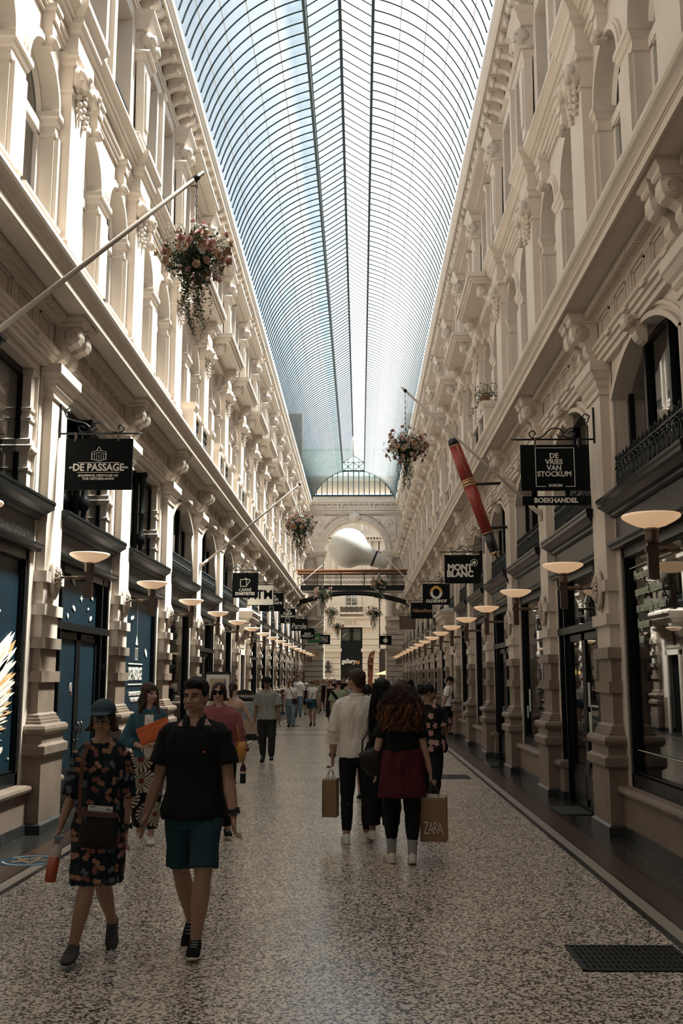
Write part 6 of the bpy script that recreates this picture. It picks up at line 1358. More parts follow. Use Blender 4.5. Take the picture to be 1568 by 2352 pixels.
    if hat:
        q = MB(); ell(q, 0, .010, -.060, .092, .112, .076, 18); loft(q, [(hp(0, -.085, -.078), HR @ V(.078, 0, 0), HR @ V(0, .03, .006)), (hp(0, -.125, -.083), HR @ V(.072, 0, 0), HR @ V(0, .006, .006)), (hp(0, -.165, -.092), HR @ V(.052, 0, 0), HR @ V(0, .003, .005))], 14)
        loft(q, [(hp(0, .010, -.088), HR @ V(.090 * hk, 0, 0), HR @ V(0, .110 * hk, 0)), (hp(0, .010, -.070), HR @ V(.091 * hk, 0, 0), HR @ V(0, .111 * hk, 0))], 18); ch('cap', fuse(q, 'cap', .005 if fine else .01, 1, .002), hat)
    if glasses:
        q = MB('lens_dark' if glasses == 'sun' else 'window_glass', 'c_black')
        for s in (-1, 1):
            c = hp(s * .034, -.101, -.122); u, w_, n_ = HR @ V(1, 0, 0), HR @ V(0, 0, 1), HR @ V(0, -1, 0); rr = .025 if glasses != 'sun' else .029; ring_ = [c + u * rr * cos(a) + w_ * rr * .9 * sin(a) for a in [2 * pi * i / 18 for i in range(18)]]
            q.tube(ring_, .0028, 6, 1, closed=True); b_ = len(q.v); q.add([p + n_ * .001 for p in ring_], [tuple(range(18))], 0); q.tube([c + u * s * rr, hp(s * .078, -.08, -.12), hp(s * .082, .01, -.125)], .0025, 5, 1)
        q.tube([hp(-.010, -.105, -.118), hp(0, -.108, -.116), hp(.010, -.105, -.118)], .0028, 5, 1); ch('glasses', q.mesh('glasses'))
    root['_j'] = 0; del root['_j']
    MW = Matrix.Translation(root.location) @ Matrix.Rotation(rz, 4, 'Z')
    info = dict(root=root, J=J, W=lambda v: MW @ Vector(v), tc=tc, hp=hp, H=H, k=k, ch=ch, MW=MW); PEOPLE.append(info); return info
def wristwatch(I, n_, square=True, mt='watch'):
    j = I['J'][n_]; d = (j['W'] - j['E']).normalized(); c = j['W'] - d * .03; q = MB(mt, 'steel'); a = d.cross(V(0, 1, 0)).normalized(); b = d.cross(a)
    for o_ in (-.006, 0, .006): q.tube([c + d * o_ + a * .034 * cos(t) + b * .034 * sin(t) for t in [2 * pi * i / 16 for i in range(16)]], .006, 5, closed=True)
    q.obox(c + a * .036 * j['s'] * (1 if a.x * j['s'] > 0 else 1) + b * 0 + V(0, -.0, 0), d * .02, b * .018, a * .006, 0); q.obox(c + V(0, -.035, 0), d * .019, V(.017, 0, 0), V(0, .005, 0), 0)
    I['ch']('wristwatch', q.mesh('wristwatch'))
def strap(I, pts, r, mt, name='bag_strap'): # a strap lying on the body
    pass
def paper_bag(label, p, rz, w, h, d, tilt=0, txt=None):
    t = thing('paper_bag', label, 'shopping bag', p, rz); t.rotation_euler = (tilt, 0, rz); m = MB('paper_bag')
    m.prism([(-w, -h), (w, -h), (w, -.10), (-w, -.10)], (0, -d, 0), (1, 0, 0), (0, 0, 1), (0, 2 * d, 0))
    m.v = [(x, y * (.72 + .28 * abs(sin((z + h) * 3))) if abs(x) > w * .9 else y, z) for x, y, z in m.v]; m.add([(w, -d, -h), (w + .001, 0, -h * .7), (w, d, -h)], [(0, 1, 2)]); m.obj('bag_body', t)
    m = MB('leather_strap')
    for s in (-1, 1): m.tube([(-w * .5, s * d * .8, -.11), (-w * .25, s * .01, -.02), (0, 0, 0), (w * .25, s * .01, -.02), (w * .5, s * d * .8, -.11)], .0035, 5)
    m.obj('handle', t)
    m = MB('c_tan'); m.box(-w * 1.001, w * 1.001, -d - .001, -d, -.125, -.10); m.box(-w - .001, -w, -d, d, -h, -.10); m.obj('fold', t)
    if txt: text(txt, .17, t, (0, -d - .002, -h * .75), 'cam', 'c_offwhite', name='lettering', sx=.50, offset=-.002, spacing=.75, ext=.0008)
    return t
def gp(px, py): v = at(px, py, z=0); return (v.x, v.y)

# ---- 1 the woman in the cap
I = person('woman in grey-blue cap, round glasses and leaf-patterned dress walking with an orange bottle', (-1.68, 6.62), radians(6), 1.58, 'f', 1.0, 'skin',
    dict(armR=((-.16, .10, -1), (-.30, -.22, -1), (-.06, -.3, -1)), armL=((.10, .12, -1), (.02, -.10, -1), (.0, -.10, -1)), curlR=.9, gripR=True, curlL=.45, legR=((.10, -.34, -1), (-.20, .02, -1), (-.10, -1, -.06)), legL=((-.16, .16, -1), (.16, .72, -1), (.06, -.7, -.9))),
    wear=[dict(k='dress', n='dress', m='dress_leaf', hem=.285, sleeve=1.12, ex=.017, fold=.008, w=.90, vox=.007)], hair=('bob', 'hair_brown'), hat='c_cap', glasses='round', head=(radians(-2), radians(3)), vox=.0045, shoes=('c_shoegrey', 'rubber_black'), seed=1)
J = I['J']; wp = I['W'](J['R']['W'] + J['R']['hd'] * .10)
t = thing('bottle', 'orange drinking bottle with cream neck and grey-blue lid in the capped woman\'s hand', 'bottle', wp); t.rotation_euler = (radians(-6), radians(7), 0)
mat('bottle_orange', (.42, .09, .03), .35); mat('bottle_cream', (.62, .56, .48), .4); mat('bottle_lid', (.26, .36, .40), .4)
m = MB('bottle_orange'); m.lathe([(0, -.215), (.030, -.213), (.036, -.205), (.036, -.06), (0, -.06)], 24); m.obj('flask', t); m = MB('bottle_cream'); m.lathe([(.036, -.06), (.036, -.02), (.030, .005), (.022, .018), (0, .018)], 24); m.obj('neck', t); m = MB('bottle_lid'); m.lathe([(0, .018), (.018, .018), (.021, .04), (.038, .062), (.038, .068), (0, .068)], 24); m.obj('lid', t)
q = MB('leather', 'leather_strap', 'paper', 'steel'); c = V(.03, -.165, .555 * I['H'])
t = thing('shoulder_bag', 'dark brown leather bag with a folded paper, worn across the capped woman\'s body', 'bag', I['W'](c), radians(6)); t.rotation_euler = (0, radians(5), radians(6))
m = MB('leather'); loft(m, [(V(0, 0, -.20), V(.115, 0, 0), V(0, .030, 0)), (V(0, 0, -.12), V(.120, 0, 0), V(0, .042, 0)), (V(0, 0, .0), V(.112, 0, 0), V(0, .034, 0)), (V(0, 0, .02), V(.108, 0, 0), V(0, .03, 0))], 20, 3); m.obj('bag_body', t)
m = MB('leather_strap'); m.box(-.115, .112, -.040, -.034, -.005, .018); m.obj('trim', t); m = MB('steel'); m.box(-.095, -.085, -.046, -.04, -.03, .0); m.box(-.09, .09, -.045, -.042, -.006, -.002); m.obj('zip', t)
m = MB('paper', 'c_charcoal'); m.box(-.085, .07, -.004, .0, -.02, .055, 0); m.box(-.075, -.04, -.0045, -.004, .044, .049, 1); [m.box(-.05 + .03 * i, -.049 + .03 * i, -.0045, -.004, .0, .03, 1) for i in range(4)]; m.box(.03, .055, -.0045, -.004, .034, .04, 1); m.obj('folded_paper', t)
Ti = t.matrix_basis.inverted(); m = MB('leather_strap')
ptsw = [I['W'](V(*p)) for p in ((-.10, -.16, .545 * 1.58), (-.105, -.155, .66 * 1.58), (-.10, -.155, .75 * 1.58), (-.075, -.105, .826 * 1.58), (-.06, .02, .845 * 1.58))]
bpy.context.view_layer.update(); Ti = t.matrix_world.inverted(); pl = [Ti @ p for p in ptsw]
for a, b in zip(pl, pl[1:]): d = (b - a) / 2; m.obox((a + b) / 2, d * 1.03, d.cross(V(0, 1, 0)).normalized() * .011, (0, .004, 0))
m.obj('strap', t); wristwatch(I, 'L')
# ---- 2 the man in the black polo
I = person('man in black polo shirt and dark teal shorts striding towards the camera', (-1.10, 6.78), radians(0), 1.735, 'm', 1.02, 'skin',
    dict(armR=((-.20, .16, -1), (-.30, -.20, -1), (-.05, -.15, -1)), armL=((.16, -.02, -1), (.22, -.34, -1), (.02, -.18, -1)), curlR=.75, curlL=.8, legL=((.0, -.30, -1), (-.10, .04, -1), (.04, -1, -.02)), legR=((.0, .20, -1), (.14, .52, -1), (-.10, -.85, -.60))),
    wear=[dict(k='pants', n='shorts', m='c_teal', len=.90, flare=.016, ex=.020, fold=.007, r=1.0), dict(k='top', n='polo_shirt', m='c_black', sleeve=.72, hem=.475, ex=.020, fold=.006, collar=True, sw=.020, flare=.026, neck=.820)], hair=('shortm', 'hair_black'), head=(radians(-16), radians(4), -.003), vox=.0045, shoes=('c_black', 'rubber_white'), seed=2)
wristwatch(I, 'L')
m = MB('decal_red'); m.ball(I['tc'](.725) + V(.085, -.148, 0), .008, 8, sc=(1, .3, 1)); I['ch']('chest_emblem', m.mesh('chest_emblem'))
# ---- 3 the woman in the denim jacket
x_, y_ = gp(328, 1940)
I = person('woman in denim jacket and daisy-patterned trousers hugging an orange envelope', (x_ + .0, y_ + .10), radians(10), 1.68, 'f', .95, 'skin_pale',
    dict(armR=((-.30, .05, -1), (.62, -.62, -.18), (.9, -.35, .1)), armL=((.30, .02, -1), (-.50, -.72, -.05), (-.9, -.3, -.05)), curlR=.7, curlL=.8, legR=((.02, .12, -1), (.02, .3, -1), (-.1, -.95, -.3)), legL=((-.03, -.10, -1), (-.03, .05, -1), (.05, -1, -.02))),
    wear=[dict(k='top', n='white_top', m='c_white', sleeve=0, hem=.54, ex=.008, fold=.003, neck=.815), dict(k='pants', n='trousers', m='pants_daisy', len=1.78, ex=.030, fold=.010, r=1.05, flare=.0), dict(k='top', n='denim_jacket', m='c_denim', sleeve=1.55, hem=.535, ex=.026, fold=.008, collar=True, cuff=True)], hair=('long', 'hair_brown'), head=(radians(38), radians(2)), vox=.0055, shoes=('c_offwhite', 'c_tan'), seed=3)
m = MB('c_white'); loft(m, [(I['tc'](t_) + V(.01, -.128 * (1 if t_ > .6 else 1.0) + (.035 if t_ > .79 else 0), 0), V(.050, 0, 0), V(0, .020, 0)) for t_ in (.53, .60, .68, .75, .80)], 12); I['ch']('shirt_front', m.mesh('shirt_front'))
m = MB('gold'); c = I['tc'](.80); m.tube([c + V(-.05, -.10, .03), c + V(-.03, -.145, -.02), c + V(0, -.16, -.05), c + V(.03, -.145, -.02), c + V(.05, -.10, .03)], .0022, 4); m.ball(c + V(0, -.165, -.055), .007, 6); I['ch']('necklace', m.mesh('necklace'))
t = thing('envelope', 'bright orange padded envelope held by the woman in denim', 'envelope', I['W'](I['tc'](.70) + V(.07, -.235, .0)), 0); t.rotation_euler = (radians(14), radians(-22), radians(10))
m = MB('envelope'); loft(m, [(V(0, 0, -.10), V(.17, 0, 0), V(0, .004, 0)), (V(0, 0, -.08), V(.175, 0, 0), V(0, .016, 0)), (V(0, 0, .03), V(.175, 0, 0), V(0, .022, 0)), (V(0, 0, .09), V(.17, 0, 0), V(0, .010, 0))], 24, 6); m.obj('envelope_body', t); m = MB('envelope'); m.prism([(-.172, .06), (.172, .09), (.17, .105), (-.17, .10)], (0, -.022, 0), (1, 0, 0), (0, 0, 1), (0, .006, 0)); m.obj('flap', t)
t = thing('handbag', 'dark shoulder bag on the far shoulder of the woman in denim', 'bag', I['W'](V(.20, .06, .62 * 1.68))); m = MB('leather'); loft(m, [(V(0, 0, -.15), V(.04, 0, 0), V(0, .12, 0)), (V(0, 0, .05), V(.035, 0, 0), V(0, .13, 0))], 12, 3); m.obj('bag_body', t); m = MB('leather'); m.tube([(0, -.09, .04), (-.03, -.12, .22), (-.07, -.03, .36), (-.03, .05, .22), (0, .08, .04)], .009, 5); m.obj('strap', t)
# ---- 4 the woman in the pink shirt
x_, y_ = gp(497, 1930)
I = person('woman in dark sunglasses and pink button shirt walking behind the man in black', (x_ - .02, y_ + .1), radians(8), 1.66, 'f', 1.22, 'skin_pale',
    dict(armL=((.26, .02, -1), (.24, -.28, -1), (.05, -.1, -1)), armR=((-.2, .1, -1), (-.1, -.3, -1)), curlL=.9, gripL=True, legL=((.03, -.06, -1), (.03, .1, -1)), legR=((-.02, .15, -1), (0, .4, -1))),
    wear=[dict(k='pants', n='trousers', m='c_black', len=1.9, ex=.016, fold=.006), dict(k='top', n='pink_shirt', m='c_pink', sleeve=1.62, hem=.50, ex=.034, fold=.012, collar=True, cuff=True, flare=.02, boxy=True)], hair=('bob', 'hair_brown'), glasses='sun', head=(radians(-8), 0), vox=.006, shoes=('c_black', 'rubber_white'), seed=4)
J = I['J']; t = thing('cola_bottle', 'small dark cola bottle held by the woman in pink', 'bottle', I['W'](J['L']['W'] + J['L']['hd'] * .07 + V(-.01, -.02, .02))); m = MB('eye_dark'); m.lathe([(0, -.20), (.028, -.20), (.033, -.19), (.031, -.13), (.033, -.06), (.026, -.02), (.013, .0), (.013, .02), (0, .02)], 16); m.obj('bottle_body', t)
m = MB('decal_red', 'sign_white', 'poster_blue'); m.lathe([(.0335, -.10), (.0335, -.085)], 16, m=2); m.lathe([(.0337, -.085), (.0337, -.078)], 16, m=1); m.lathe([(.0335, -.078), (.0335, -.063)], 16, m=0); m.obj('label', t)
t = thing('handbag', 'mustard yellow bag at the hip of the woman in pink', 'bag', I['W'](V(.26, -.04, .56 * 1.66))); m = MB('bag_yellow'); loft(m, [(V(0, 0, -.11), V(.05, 0, 0), V(0, .09, 0)), (V(0, 0, -.02), V(.06, 0, 0), V(0, .12, 0)), (V(0, 0, .08), V(.045, 0, 0), V(0, .10, 0))], 14, 2.6); m.obj('bag_body', t); m = MB('bag_yellow'); m.tube([(0, -.07, .07), (-.04, -.06, .24), (-.08, .0, .40), (-.05, .06, .24), (0, .07, .07)], .008, 5); m.obj('strap', t)
# ---- 5 the back of a woman in a strappy dress
I = person('woman seen from behind in strappy flowered dress with dark ponytail', (at(535, 1600, y=17.2).x, 17.2), radians(170), 1.66, 'f', 1.08, 'skin_pale', dict(armL=((.2, -.1, -1), (.1, -.2, -1)), armR=((-.5, -.2, -1), (-.35, -.4, -1))),
    wear=[dict(k='dress', n='dress', m='dress_flower', hem=.2, top=.745, ex=.014, fold=.008)], hair=('pony', 'hair_brown'), vox=.008, fine=True, shoes=('c_tan', 'c_tan'), seed=5)
m = MB('c_floraltan'); tc = I['tc']; [m.tube([tc(.745) + V(s * .07, -.13, 0), tc(.83) + V(s * .085, -.04, 0), tc(.835) + V(s * .085, .03, 0), tc(.745) + V(s * .05, .12, 0)], .006, 5) for s in (-1, 1)]; I['ch']('strap', m.mesh('strap'))
# ---- 6 the man in the grey shirt
x_, y_ = gp(612, 1752)
I = person('man in black cap and light grey short-sleeved shirt with charcoal trousers', (x_, y_), radians(-4), 1.70, 'm', 1.05, 'skin_tan', dict(armL=((.18, .05, -1), (.10, -.15, -1)), armR=((-.20, .02, -1), (-.08, -.15, -1)), legR=((-.02, .06, -1), (0, .3, -1)), legL=((.04, -.12, -1), (.0, .06, -1))),
    wear=[dict(k='pants', n='trousers', m='c_charcoal', len=1.96, ex=.020, fold=.008), dict(k='top', n='shirt', m='c_greyshirt', sleeve=.80, hem=.49, ex=.028, fold=.009, collar=True, neck=.822, placket='c_white', sw=.03, flare=.018)], hair=('shortm', 'hair_black'), hat='c_black', head=(radians(4), radians(6)), vox=.007, shoes=('c_black', 'rubber_white'), seed=6)
wristwatch(I, 'L', mt='steel')
# ---- 7 the man in the off-white shirt, from behind
x_, y_ = gp(816, 1935)
I = person('man seen from behind in off-white long-sleeved shirt and slim black trousers', (x_ + .02, y_ + .05), radians(180), 1.83, 'm', 1.04, 'skin', dict(armR=((-.13, -.06, -1), (.06, -.30, -1), (.15, -.2, -1)), armL=((.20, .05, -1), (.06, -.12, -1), (.0, -.1, -1)), curlL=1.0, gripL=True, legR=((-.04, -.10, -1), (.02, .10, -1), (-.3, -1, -.02)), legL=((.03, .10, -1), (.02, .18, -1), (.12, -1, -.05))),
    wear=[dict(k='pants', n='trousers', m='c_black', len=1.88, ex=.012, fold=.005, r=.93), dict(k='top', n='shirt', m='c_offwhite', sleeve=1.45, hem=.485, ex=.019, fold=.008, cuff=True, boxy=True, neck=.84)], hair=('shortm', 'hair_brown'), head=(radians(35), radians(4)), vox=.0055, shoes=('c_white', 'rubber_white'), seed=7)
m = MB('c_offwhite'); c0 = I['tc'](.852); loft(m, [(c0 + V(0, .0, -.03), V(.085, 0, 0), V(0, .08, 0)), (c0 + V(0, .002, .012), V(.070, 0, 0), V(0, .068, 0))], 20); I['ch']('collar', m.mesh('collar')); wristwatch(I, 'L', mt='steel')
J = I['J']; p = I['W'](J['L']['W'] + J['L']['hd'] * .125 + V(.02, 0, .02)); paper_bag('tall brown paper bag in the hand of the man in off-white', (p.x, p.y, p.z - .02), radians(-8), .075, .50, .12)
# ---- 8 the curly haired woman, from behind
x_, y_ = gp(925, 1985)
I = person('woman seen from behind with curly chestnut hair and burgundy jacket tied at the waist', (x_, y_ + .05), radians(178), 1.70, 'f', 1.12, 'skin_pale', dict(armL=((.26, .04, -1), (.12, -.30, -1), (-.1, -.5, -1)), armR=((-.20, .06, -1), (-.24, -.14, -1), (-.08, -.1, -1)), curlR=1.0, gripR=True, legR=((-.02, .02, -1), (.02, .12, -1), (.02, -1, -.30)), legL=((.03, -.08, -1), (0, .02, -1), (.1, -1, 0))),
    wear=[dict(k='socks', n='socks', m='c_sock', len=.38, fold=.001), dict(k='pants', n='leggings', m='c_black', len=1.66, ex=.013, fold=.002), dict(k='top', n='black_tee', m='c_black', sleeve=.72, hem=.55, ex=.018, fold=.006), dict(k='tied', n='tied_jacket', m='c_burgundy', fold=.014, ff=(9, 9, 5))], hair=('curly', 'hair_brown'), head=(0, 0), vox=.0055, shoes=('c_offwhite', 'rubber_white'), seed=8)
J = I['J']; p = I['W'](J['R']['W'] + J['R']['hd'] * .10); paper_bag('large brown paper bag with pale lettering in the curly haired woman\'s hand', (p.x + .02, p.y - .02, p.z - .02), radians(-10), .125, .52, .09, tilt=radians(5), txt='ZARA')
t = thing('handbag', 'black leather pouch bag under the curly haired woman\'s elbow', 'bag', I['W'](V(.27, -.02, .56 * 1.70)), radians(10)); t.rotation_euler = (0, radians(-20), radians(8))
m = MB('leather'); loft(m, [(V(.02, 0, -.17), V(.05, 0, 0), V(0, .05, 0)), (V(.01, 0, -.12), V(.12, 0, 0), V(0, .07, 0)), (V(0, 0, -.03), V(.145, 0, 0), V(0, .07, 0)), (V(0, 0, .06), V(.135, 0, 0), V(0, .05, 0)), (V(0, 0, .10), V(.12, 0, 0), V(0, .02, 0))], 20); m.obj('bag_body', t); m = MB('leather', 'gold'); m.tube([(.10, 0, .09), (.08, .02, .18), (.03, .03, .25), (-.04, .02, .20), (-.09, 0, .09)], .010, 5); m.tube([(.10 + .014 * cos(a), -.02, .10 + .02 * sin(a)) for a in [2 * pi * i / 8 for i in range(8)]], .004, 4, 1, closed=True); m.obj('strap', t)
# ---- 9 the woman with very long dark hair beside her
x_, y_ = gp(886, 1945)
I = person('woman seen from behind with very long straight dark hair and loose black trousers', (x_ - .03, y_ + .25), radians(186), 1.68, 'f', .98, 'skin_tan', dict(armR=((-.1, 0, -1), (-.05, -.1, -1)), armL=((.12, -.03, -1), (.05, -.15, -1)), legL=((.05, -.05, -1), (.02, .12, -1)), legR=((0, .05, -1), (0, .25, -1))),
    wear=[dict(k='pants', n='trousers', m='c_black', len=1.82, ex=.045, fold=.012, r=1.05), dict(k='top', n='black_top', m='c_black', sleeve=0, hem=.56, ex=.010)], hair=('verylong', 'hair_black'), vox=.007, shoes=('c_offwhite', 'rubber_white'), seed=9)
# ---- 10 the woman in the rose-printed top
I = person('woman in black rose-printed top with dark frizzy hair looking left', (at(985, 1650, y=13.4).x, 13.4), radians(165), 1.66, 'f', 1.12, 'skin_tan', dict(armR=((-.22, -.05, -1), (.2, -.75, -.5))), wear=[dict(k='pants', n='trousers', m='c_black', len=1.9, ex=.012), dict(k='top', n='rose_top', m='top_rose', sleeve=.75, hem=.47, ex=.034, fold=.010, sw=.03)], hair=('puff', 'hair_black'), glasses='round', head=(radians(-70), 0), vox=.007, seed=10)
# ---- 11 somebody mostly hidden in front of the man in off-white
I = person('person mostly hidden, bare legs and black sneakers showing beyond the man in off-white', (at(842, 1800, y=14.6).x, 14.6), radians(180), 1.64, 'f', 1.0, 'skin', dict(), wear=[dict(k='pants', n='shorts', m='c_blue', len=.6, ex=.02), dict(k='top', n='light_top', m='c_lightblue', sleeve=.6, hem=.5, ex=.02)], hair=('puff', 'hair_black'), vox=.008, seed=11)
# ---- 12 the man at the shop window
x_, y_ = gp(1032, 1690)
I = person('man in black cap, white printed tee and black shorts facing the right shop window', (x_ - .02, y_), radians(78), 1.76, 'm', 1.06, 'skin', dict(armL=((.12, .25, -1), (-.25, .35, -1)), armR=((-.12, .25, -1), (.25, .35, -1)), legL=((.05, -.10, -1), (.02, .08, -1)), legR=((-.03, .05, -1), (0, .12, -1))),
    wear=[dict(k='pants', n='shorts', m='c_black', len=.82, flare=.02, ex=.024), dict(k='top', n='white_tee', m='c_white', sleeve=.75, hem=.50, ex=.024, fold=.008, sw=.025)], hair=('shortm', 'hair_black'), hat='c_black', head=(0, radians(22)), vox=.009, seed=12)
m = MB('c_charcoal'); m.ball(I['tc'](.70) + V(-.10, -.135, 0), .085, 12, sc=(1, .25, 1.1)); I['ch']('shirt_print', m.mesh('shirt_print'))
paper_bag('pale paper bag standing behind the man at the shop window', (at(1008, 1640, y=31.2).x, 31.2, .62), 0, .16, .55, .1)
# ---- the middle distance
def walker(label, px, py, face, H, sex, skin, wear, hair, **k):
    p = gp(px, py); return person(label, p, radians(0 if face > 0 else 180) + R.uniform(-.12, .12), H, sex, k.pop('wf', 1.0), skin, k.pop('pose', None), wear, hair, vox=k.pop('vox', .012), fine=False, seed=px, **k)
I = walker('woman in white blouse and light blue wide jeans walking towards the camera', 667, 1671, 1, 1.68, 'f', 'skin_pale', [dict(k='pants', n='jeans', m='c_jeans', len=2, ex=.022, flare=.02), dict(k='top', n='blouse', m='c_white', sleeve=.35, hem=.57, ex=.016)], ('long', 'hair_chestnut'), wf=1.12, vox=.010, glasses='sun')
t = thing('handbag', 'small black bag hanging across the woman in light blue jeans', 'bag', I['W'](V(.16, -.14, .56 * 1.68))); m = MB('leather'); m.box(-.09, .09, -.03, .03, -.11, .06); m.obj('bag_body', t); m = MB('leather'); m.tube([(.0, 0, .05), (-.12, -.02, .30), (-.22, .06, .48)], .012, 5); m.obj('strap', t)
walker('tall man in white shirt and pale jeans behind the woman in blue jeans', 684, 1648, 1, 1.82, 'm', 'skin', [dict(k='pants', n='jeans', m='c_jeans', len=2, ex=.02), dict(k='top', n='shirt', m='c_white', sleeve=.95, hem=.50, ex=.028, collar=True)], ('shortm', 'hair_black'), wf=1.1)
walker('child in black tee and white cap beside the white-shirted man', 703, 1643, 1, 1.48, 'm', 'skin_pale', [dict(k='pants', n='shorts', m='c_black', len=.8, ex=.02), dict(k='top', n='tee', m='c_black', sleeve=.7, hem=.5, ex=.02)], ('shortm', 'hair_brown'), hat='c_white')
I = walker('woman in white frilled top and teal shorts with a light blue crossbody bag', 717, 1668, 1, 1.66, 'f', 'skin', [dict(k='skirt', n='shorts', m='c_teal', hem=.375, top=.6, ex=.02, w=1.1), dict(k='top', n='frilled_top', m='c_white', sleeve=.22, hem=.575, ex=.016, sw=.03)], ('bun', 'hair_brown'), glasses='sun', vox=.010)
t = thing('handbag', 'light blue crescent bag across the woman in teal shorts', 'bag', I['W'](V(-.12, -.15, .55 * 1.66))); m = MB('c_blue'); loft(m, [(V(0, 0, -.08), V(.08, 0, 0), V(0, .03, 0)), (V(0, 0, 0), V(.14, 0, 0), V(0, .04, 0)), (V(0, 0, .05), V(.12, 0, 0), V(0, .03, 0))], 12); m.obj('bag_body', t); m = MB('c_blue'); m.tube([(.08, 0, .04), (.16, .0, .25), (.22, .08, .47)], .012, 5); m.obj('strap', t)
walker('woman in long black sleeveless dress and sunglasses walking towards the camera', 760, 1670, 1, 1.68, 'f', 'skin', [dict(k='dress', n='dress', m='c_black', hem=.20, top=.80, ex=.012)], ('bun', 'hair_black'), glasses='sun', vox=.010)
I = walker('person in sage green tee seen from behind with a black sling strap', 777, 1704, -1, 1.66, 'f', 'skin_pale', [dict(k='pants', n='trousers', m='c_black', len=2, ex=.02), dict(k='top', n='green_tee', m='c_green', sleeve=.8, hem=.50, ex=.03, sw=.03)], ('puff', 'hair_red'), wf=1.15, vox=.010)
m = MB('c_black'); c = I['tc']; m.obox(c(.68) + V(0, .155, 0), V(.17, 0, .22), V(.03, 0, -.025), V(0, .012, 0)); I['ch']('sling_strap', m.mesh('sling_strap'))
walker('woman in black jumpsuit with a thin strap, walking behind the teal shorts', 741, 1634, 1, 1.66, 'f', 'skin', [dict(k='dress', n='dress', m='c_black', hem=.30, top=.79, ex=.012)], ('bun', 'hair_brown'))
walker('woman in olive top among the walkers on the left', 728, 1640, 1, 1.62, 'f', 'skin', [dict(k='pants', n='trousers', m='c_tan', len=2, ex=.02), dict(k='top', n='olive_top', m='c_green', sleeve=.6, hem=.5, ex=.02)], ('mid', 'hair_chestnut'))
walker('person in tan tee seen from behind beyond the green tee', 800, 1652, -1, 1.60, 'f', 'skin', [dict(k='pants', n='trousers', m='c_charcoal', len=2, ex=.02), dict(k='top', n='tan_tee', m='c_tan', sleeve=.8, hem=.5, ex=.03)], ('bun', 'hair_grey'), wf=1.15)
walker('person in pale blue shirt seen from behind, left of the off-white shirt', 818, 1665, -1, 1.70, 'm', 'skin_pale', [dict(k='pants', n='trousers', m='c_charcoal', len=2, ex=.02), dict(k='top', n='shirt', m='c_lightblue', sleeve=.8, hem=.5, ex=.03)], ('shortm', 'hair_grey'))
walker('man in black tee walking towards the camera in the crowd', 790, 1640, 1, 1.76, 'm', 'skin', [dict(k='pants', n='trousers', m='c_charcoal', len=2, ex=.02), dict(k='top', n='black_tee', m='c_black', sleeve=.8, hem=.5, ex=.03)], ('shortm', 'hair_brown'), wf=1.15)
walker('woman with long black hair and blue top seen from behind on the right', 944, 1655, -1, 1.66, 'f', 'skin', [dict(k='pants', n='trousers', m='c_black', len=2, ex=.02), dict(k='top', n='blue_top', m='c_blue', sleeve=.8, hem=.5, ex=.03)], ('verylong', 'hair_black'))
walker('woman in peach top with brown hair seen from behind', 889, 1650, -1, 1.64, 'f', 'skin_pale', [dict(k='pants', n='trousers', m='c_black', len=2, ex=.02), dict(k='top', n='peach_top', m='c_peach', sleeve=.4, hem=.5, ex=.02)], ('mid', 'hair_chestnut'))
walker('woman with long black hair in black top far on the right', 916, 1640, -1, 1.66, 'f', 'skin', [dict(k='pants', n='trousers', m='c_black', len=2, ex=.02), dict(k='top', n='black_top', m='c_black', sleeve=.8, hem=.5, ex=.03)], ('verylong', 'hair_black'))
walker('man in white tee with short brown hair seen from behind', 883, 1640, -1, 1.70, 'm', 'skin_pale', [dict(k='pants', n='trousers', m='c_charcoal', len=2, ex=.02), dict(k='top', n='white_tee', m='c_white', sleeve=.8, hem=.5, ex=.03)], ('shortm', 'hair_brown'))
walker('grey haired person in beige top seen from behind', 900, 1634, -1, 1.72, 'm', 'skin_pale', [dict(k='pants', n='trousers', m='c_charcoal', len=2, ex=.02), dict(k='top', n='beige_top', m='c_tan', sleeve=.8, hem=.5, ex=.03)], ('mid', 'hair_grey'))
walker('woman with bare shoulders and dark top right of the off-white shirt', 867, 1668, -1, 1.66, 'f', 'skin_pale', [dict(k='pants', n='trousers', m='c_black', len=2, ex=.02), dict(k='top', n='dark_top', m='c_black', sleeve=0, hem=.5, ex=.012, neck=.76)], ('bun', 'hair_brown'))
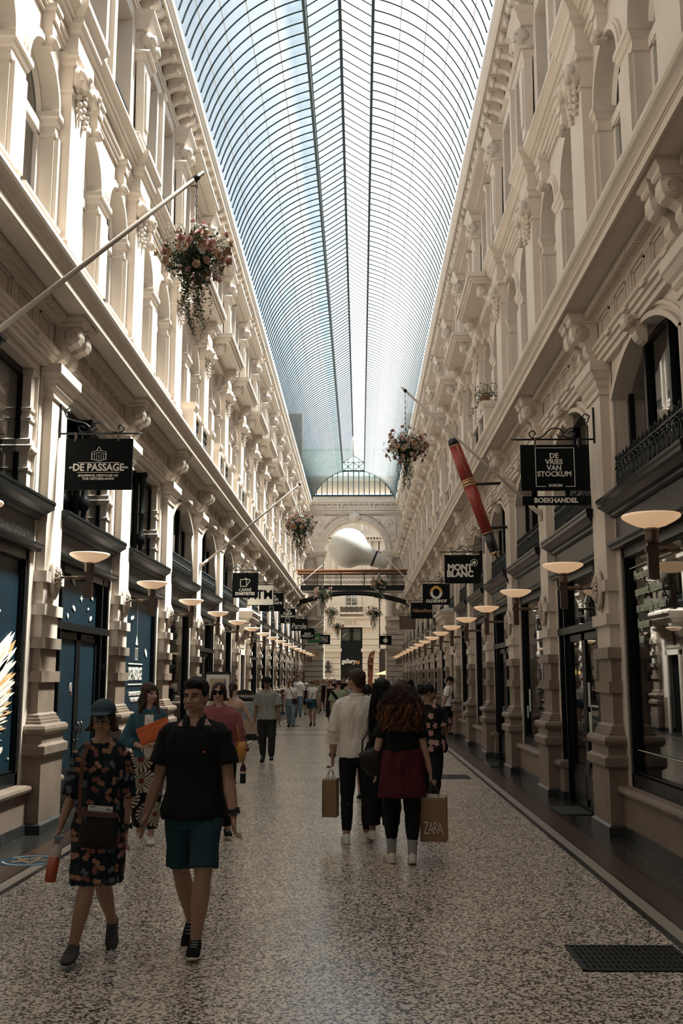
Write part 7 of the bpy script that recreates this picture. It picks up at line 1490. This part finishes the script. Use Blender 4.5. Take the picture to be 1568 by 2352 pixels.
# the farthest walkers: a few bodies copied with their clothing
protos = []
for i, (sx_, sk_, tp_, hr_) in enumerate((('m', 'skin', 'c_black', ('shortm', 'hair_black')), ('f', 'skin_pale', 'c_white', ('mid', 'hair_blond')), ('m', 'skin_pale', 'c_lightblue', ('shortm', 'hair_grey')), ('f', 'skin', 'c_burgundy', ('long', 'hair_brown')), ('f', 'skin_tan', 'c_tan', ('bun', 'hair_black')))):
    protos.append((sx_, sk_, tp_, hr_))
FAR = [(712, 1612, 0, 1), (752, 1616, 3, 1), (760, 1612, 1, 1), (768, 1618, 0, 1), (776, 1613, 2, 1), (789, 1616, 1, 1), (796, 1615, 0, 1), (805, 1612, 4, 1), (815, 1620, 2, -1), (862, 1616, 0, -1), (870, 1620, 0, 1), (880, 1612, 3, -1), (735, 1613, 4, 1), (822, 1610, 3, 1), (745, 1625, 2, 1), (897, 1624, 0, -1), (880, 1622, 1, -1)]
words = {0: 'black-haired man', 1: 'fair-haired woman', 2: 'grey-haired man', 3: 'brown-haired woman', 4: 'woman with tied black hair'}
tops = [('black', 'c_black'), ('white', 'c_white'), ('dark red', 'c_burgundy'), ('pale blue', 'c_lightblue'), ('tan', 'c_tan'), ('sage green', 'c_green'), ('denim blue', 'c_denim')]
done = {}; used = set()
for i, (px, py, pi_, fc) in enumerate(FAR):
    sx_, sk_, tp_, hr_ = protos[pi_]; p = gp(px, py); side_ = 'left' if px < 765 else 'middle' if px < 840 else 'right'
    order = [[t_ for t_ in tops if t_[1] == tp_][0]] + tops
    for tn, tm in order:
        lab = '%s in %s top in the far crowd, %s, %s' % (words[pi_], tn, side_, 'facing the camera' if fc > 0 else 'walking away')
        if lab not in used: break
    used.add(lab)
    if pi_ not in done:
        I = person(lab, p, 0 if fc > 0 else pi, 1.62 + .03 * (i % 4), sx_, 1.05, sk_, None, [dict(k='pants', n='trousers', m='c_charcoal', len=2, ex=.02, fold=.004), dict(k='top', n='top', m=tm, sleeve=.8, hem=.5, ex=.026, fold=.004)], hr_, vox=.018, fine=False, seed=i, group='people of the far crowd'); done[pi_] = I['root']; continue
    o0 = done[pi_]; o = o0.copy(); COL.objects.link(o); o.location = (p[0], p[1], o0.location.z); o.rotation_euler = (0, 0, (0 if fc > 0 else pi) + R.uniform(-.3, .3)); o['label'] = lab
    for c_ in list(o0.children):
        d_ = c_.copy(); COL.objects.link(d_); d_.parent = o
        if c_.name.startswith('top'): d_.material_slots[0].link = 'OBJECT'; d_.material_slots[0].material = M(tm)
        for g_ in c_.children: e_ = g_.copy(); COL.objects.link(e_); e_.parent = d_
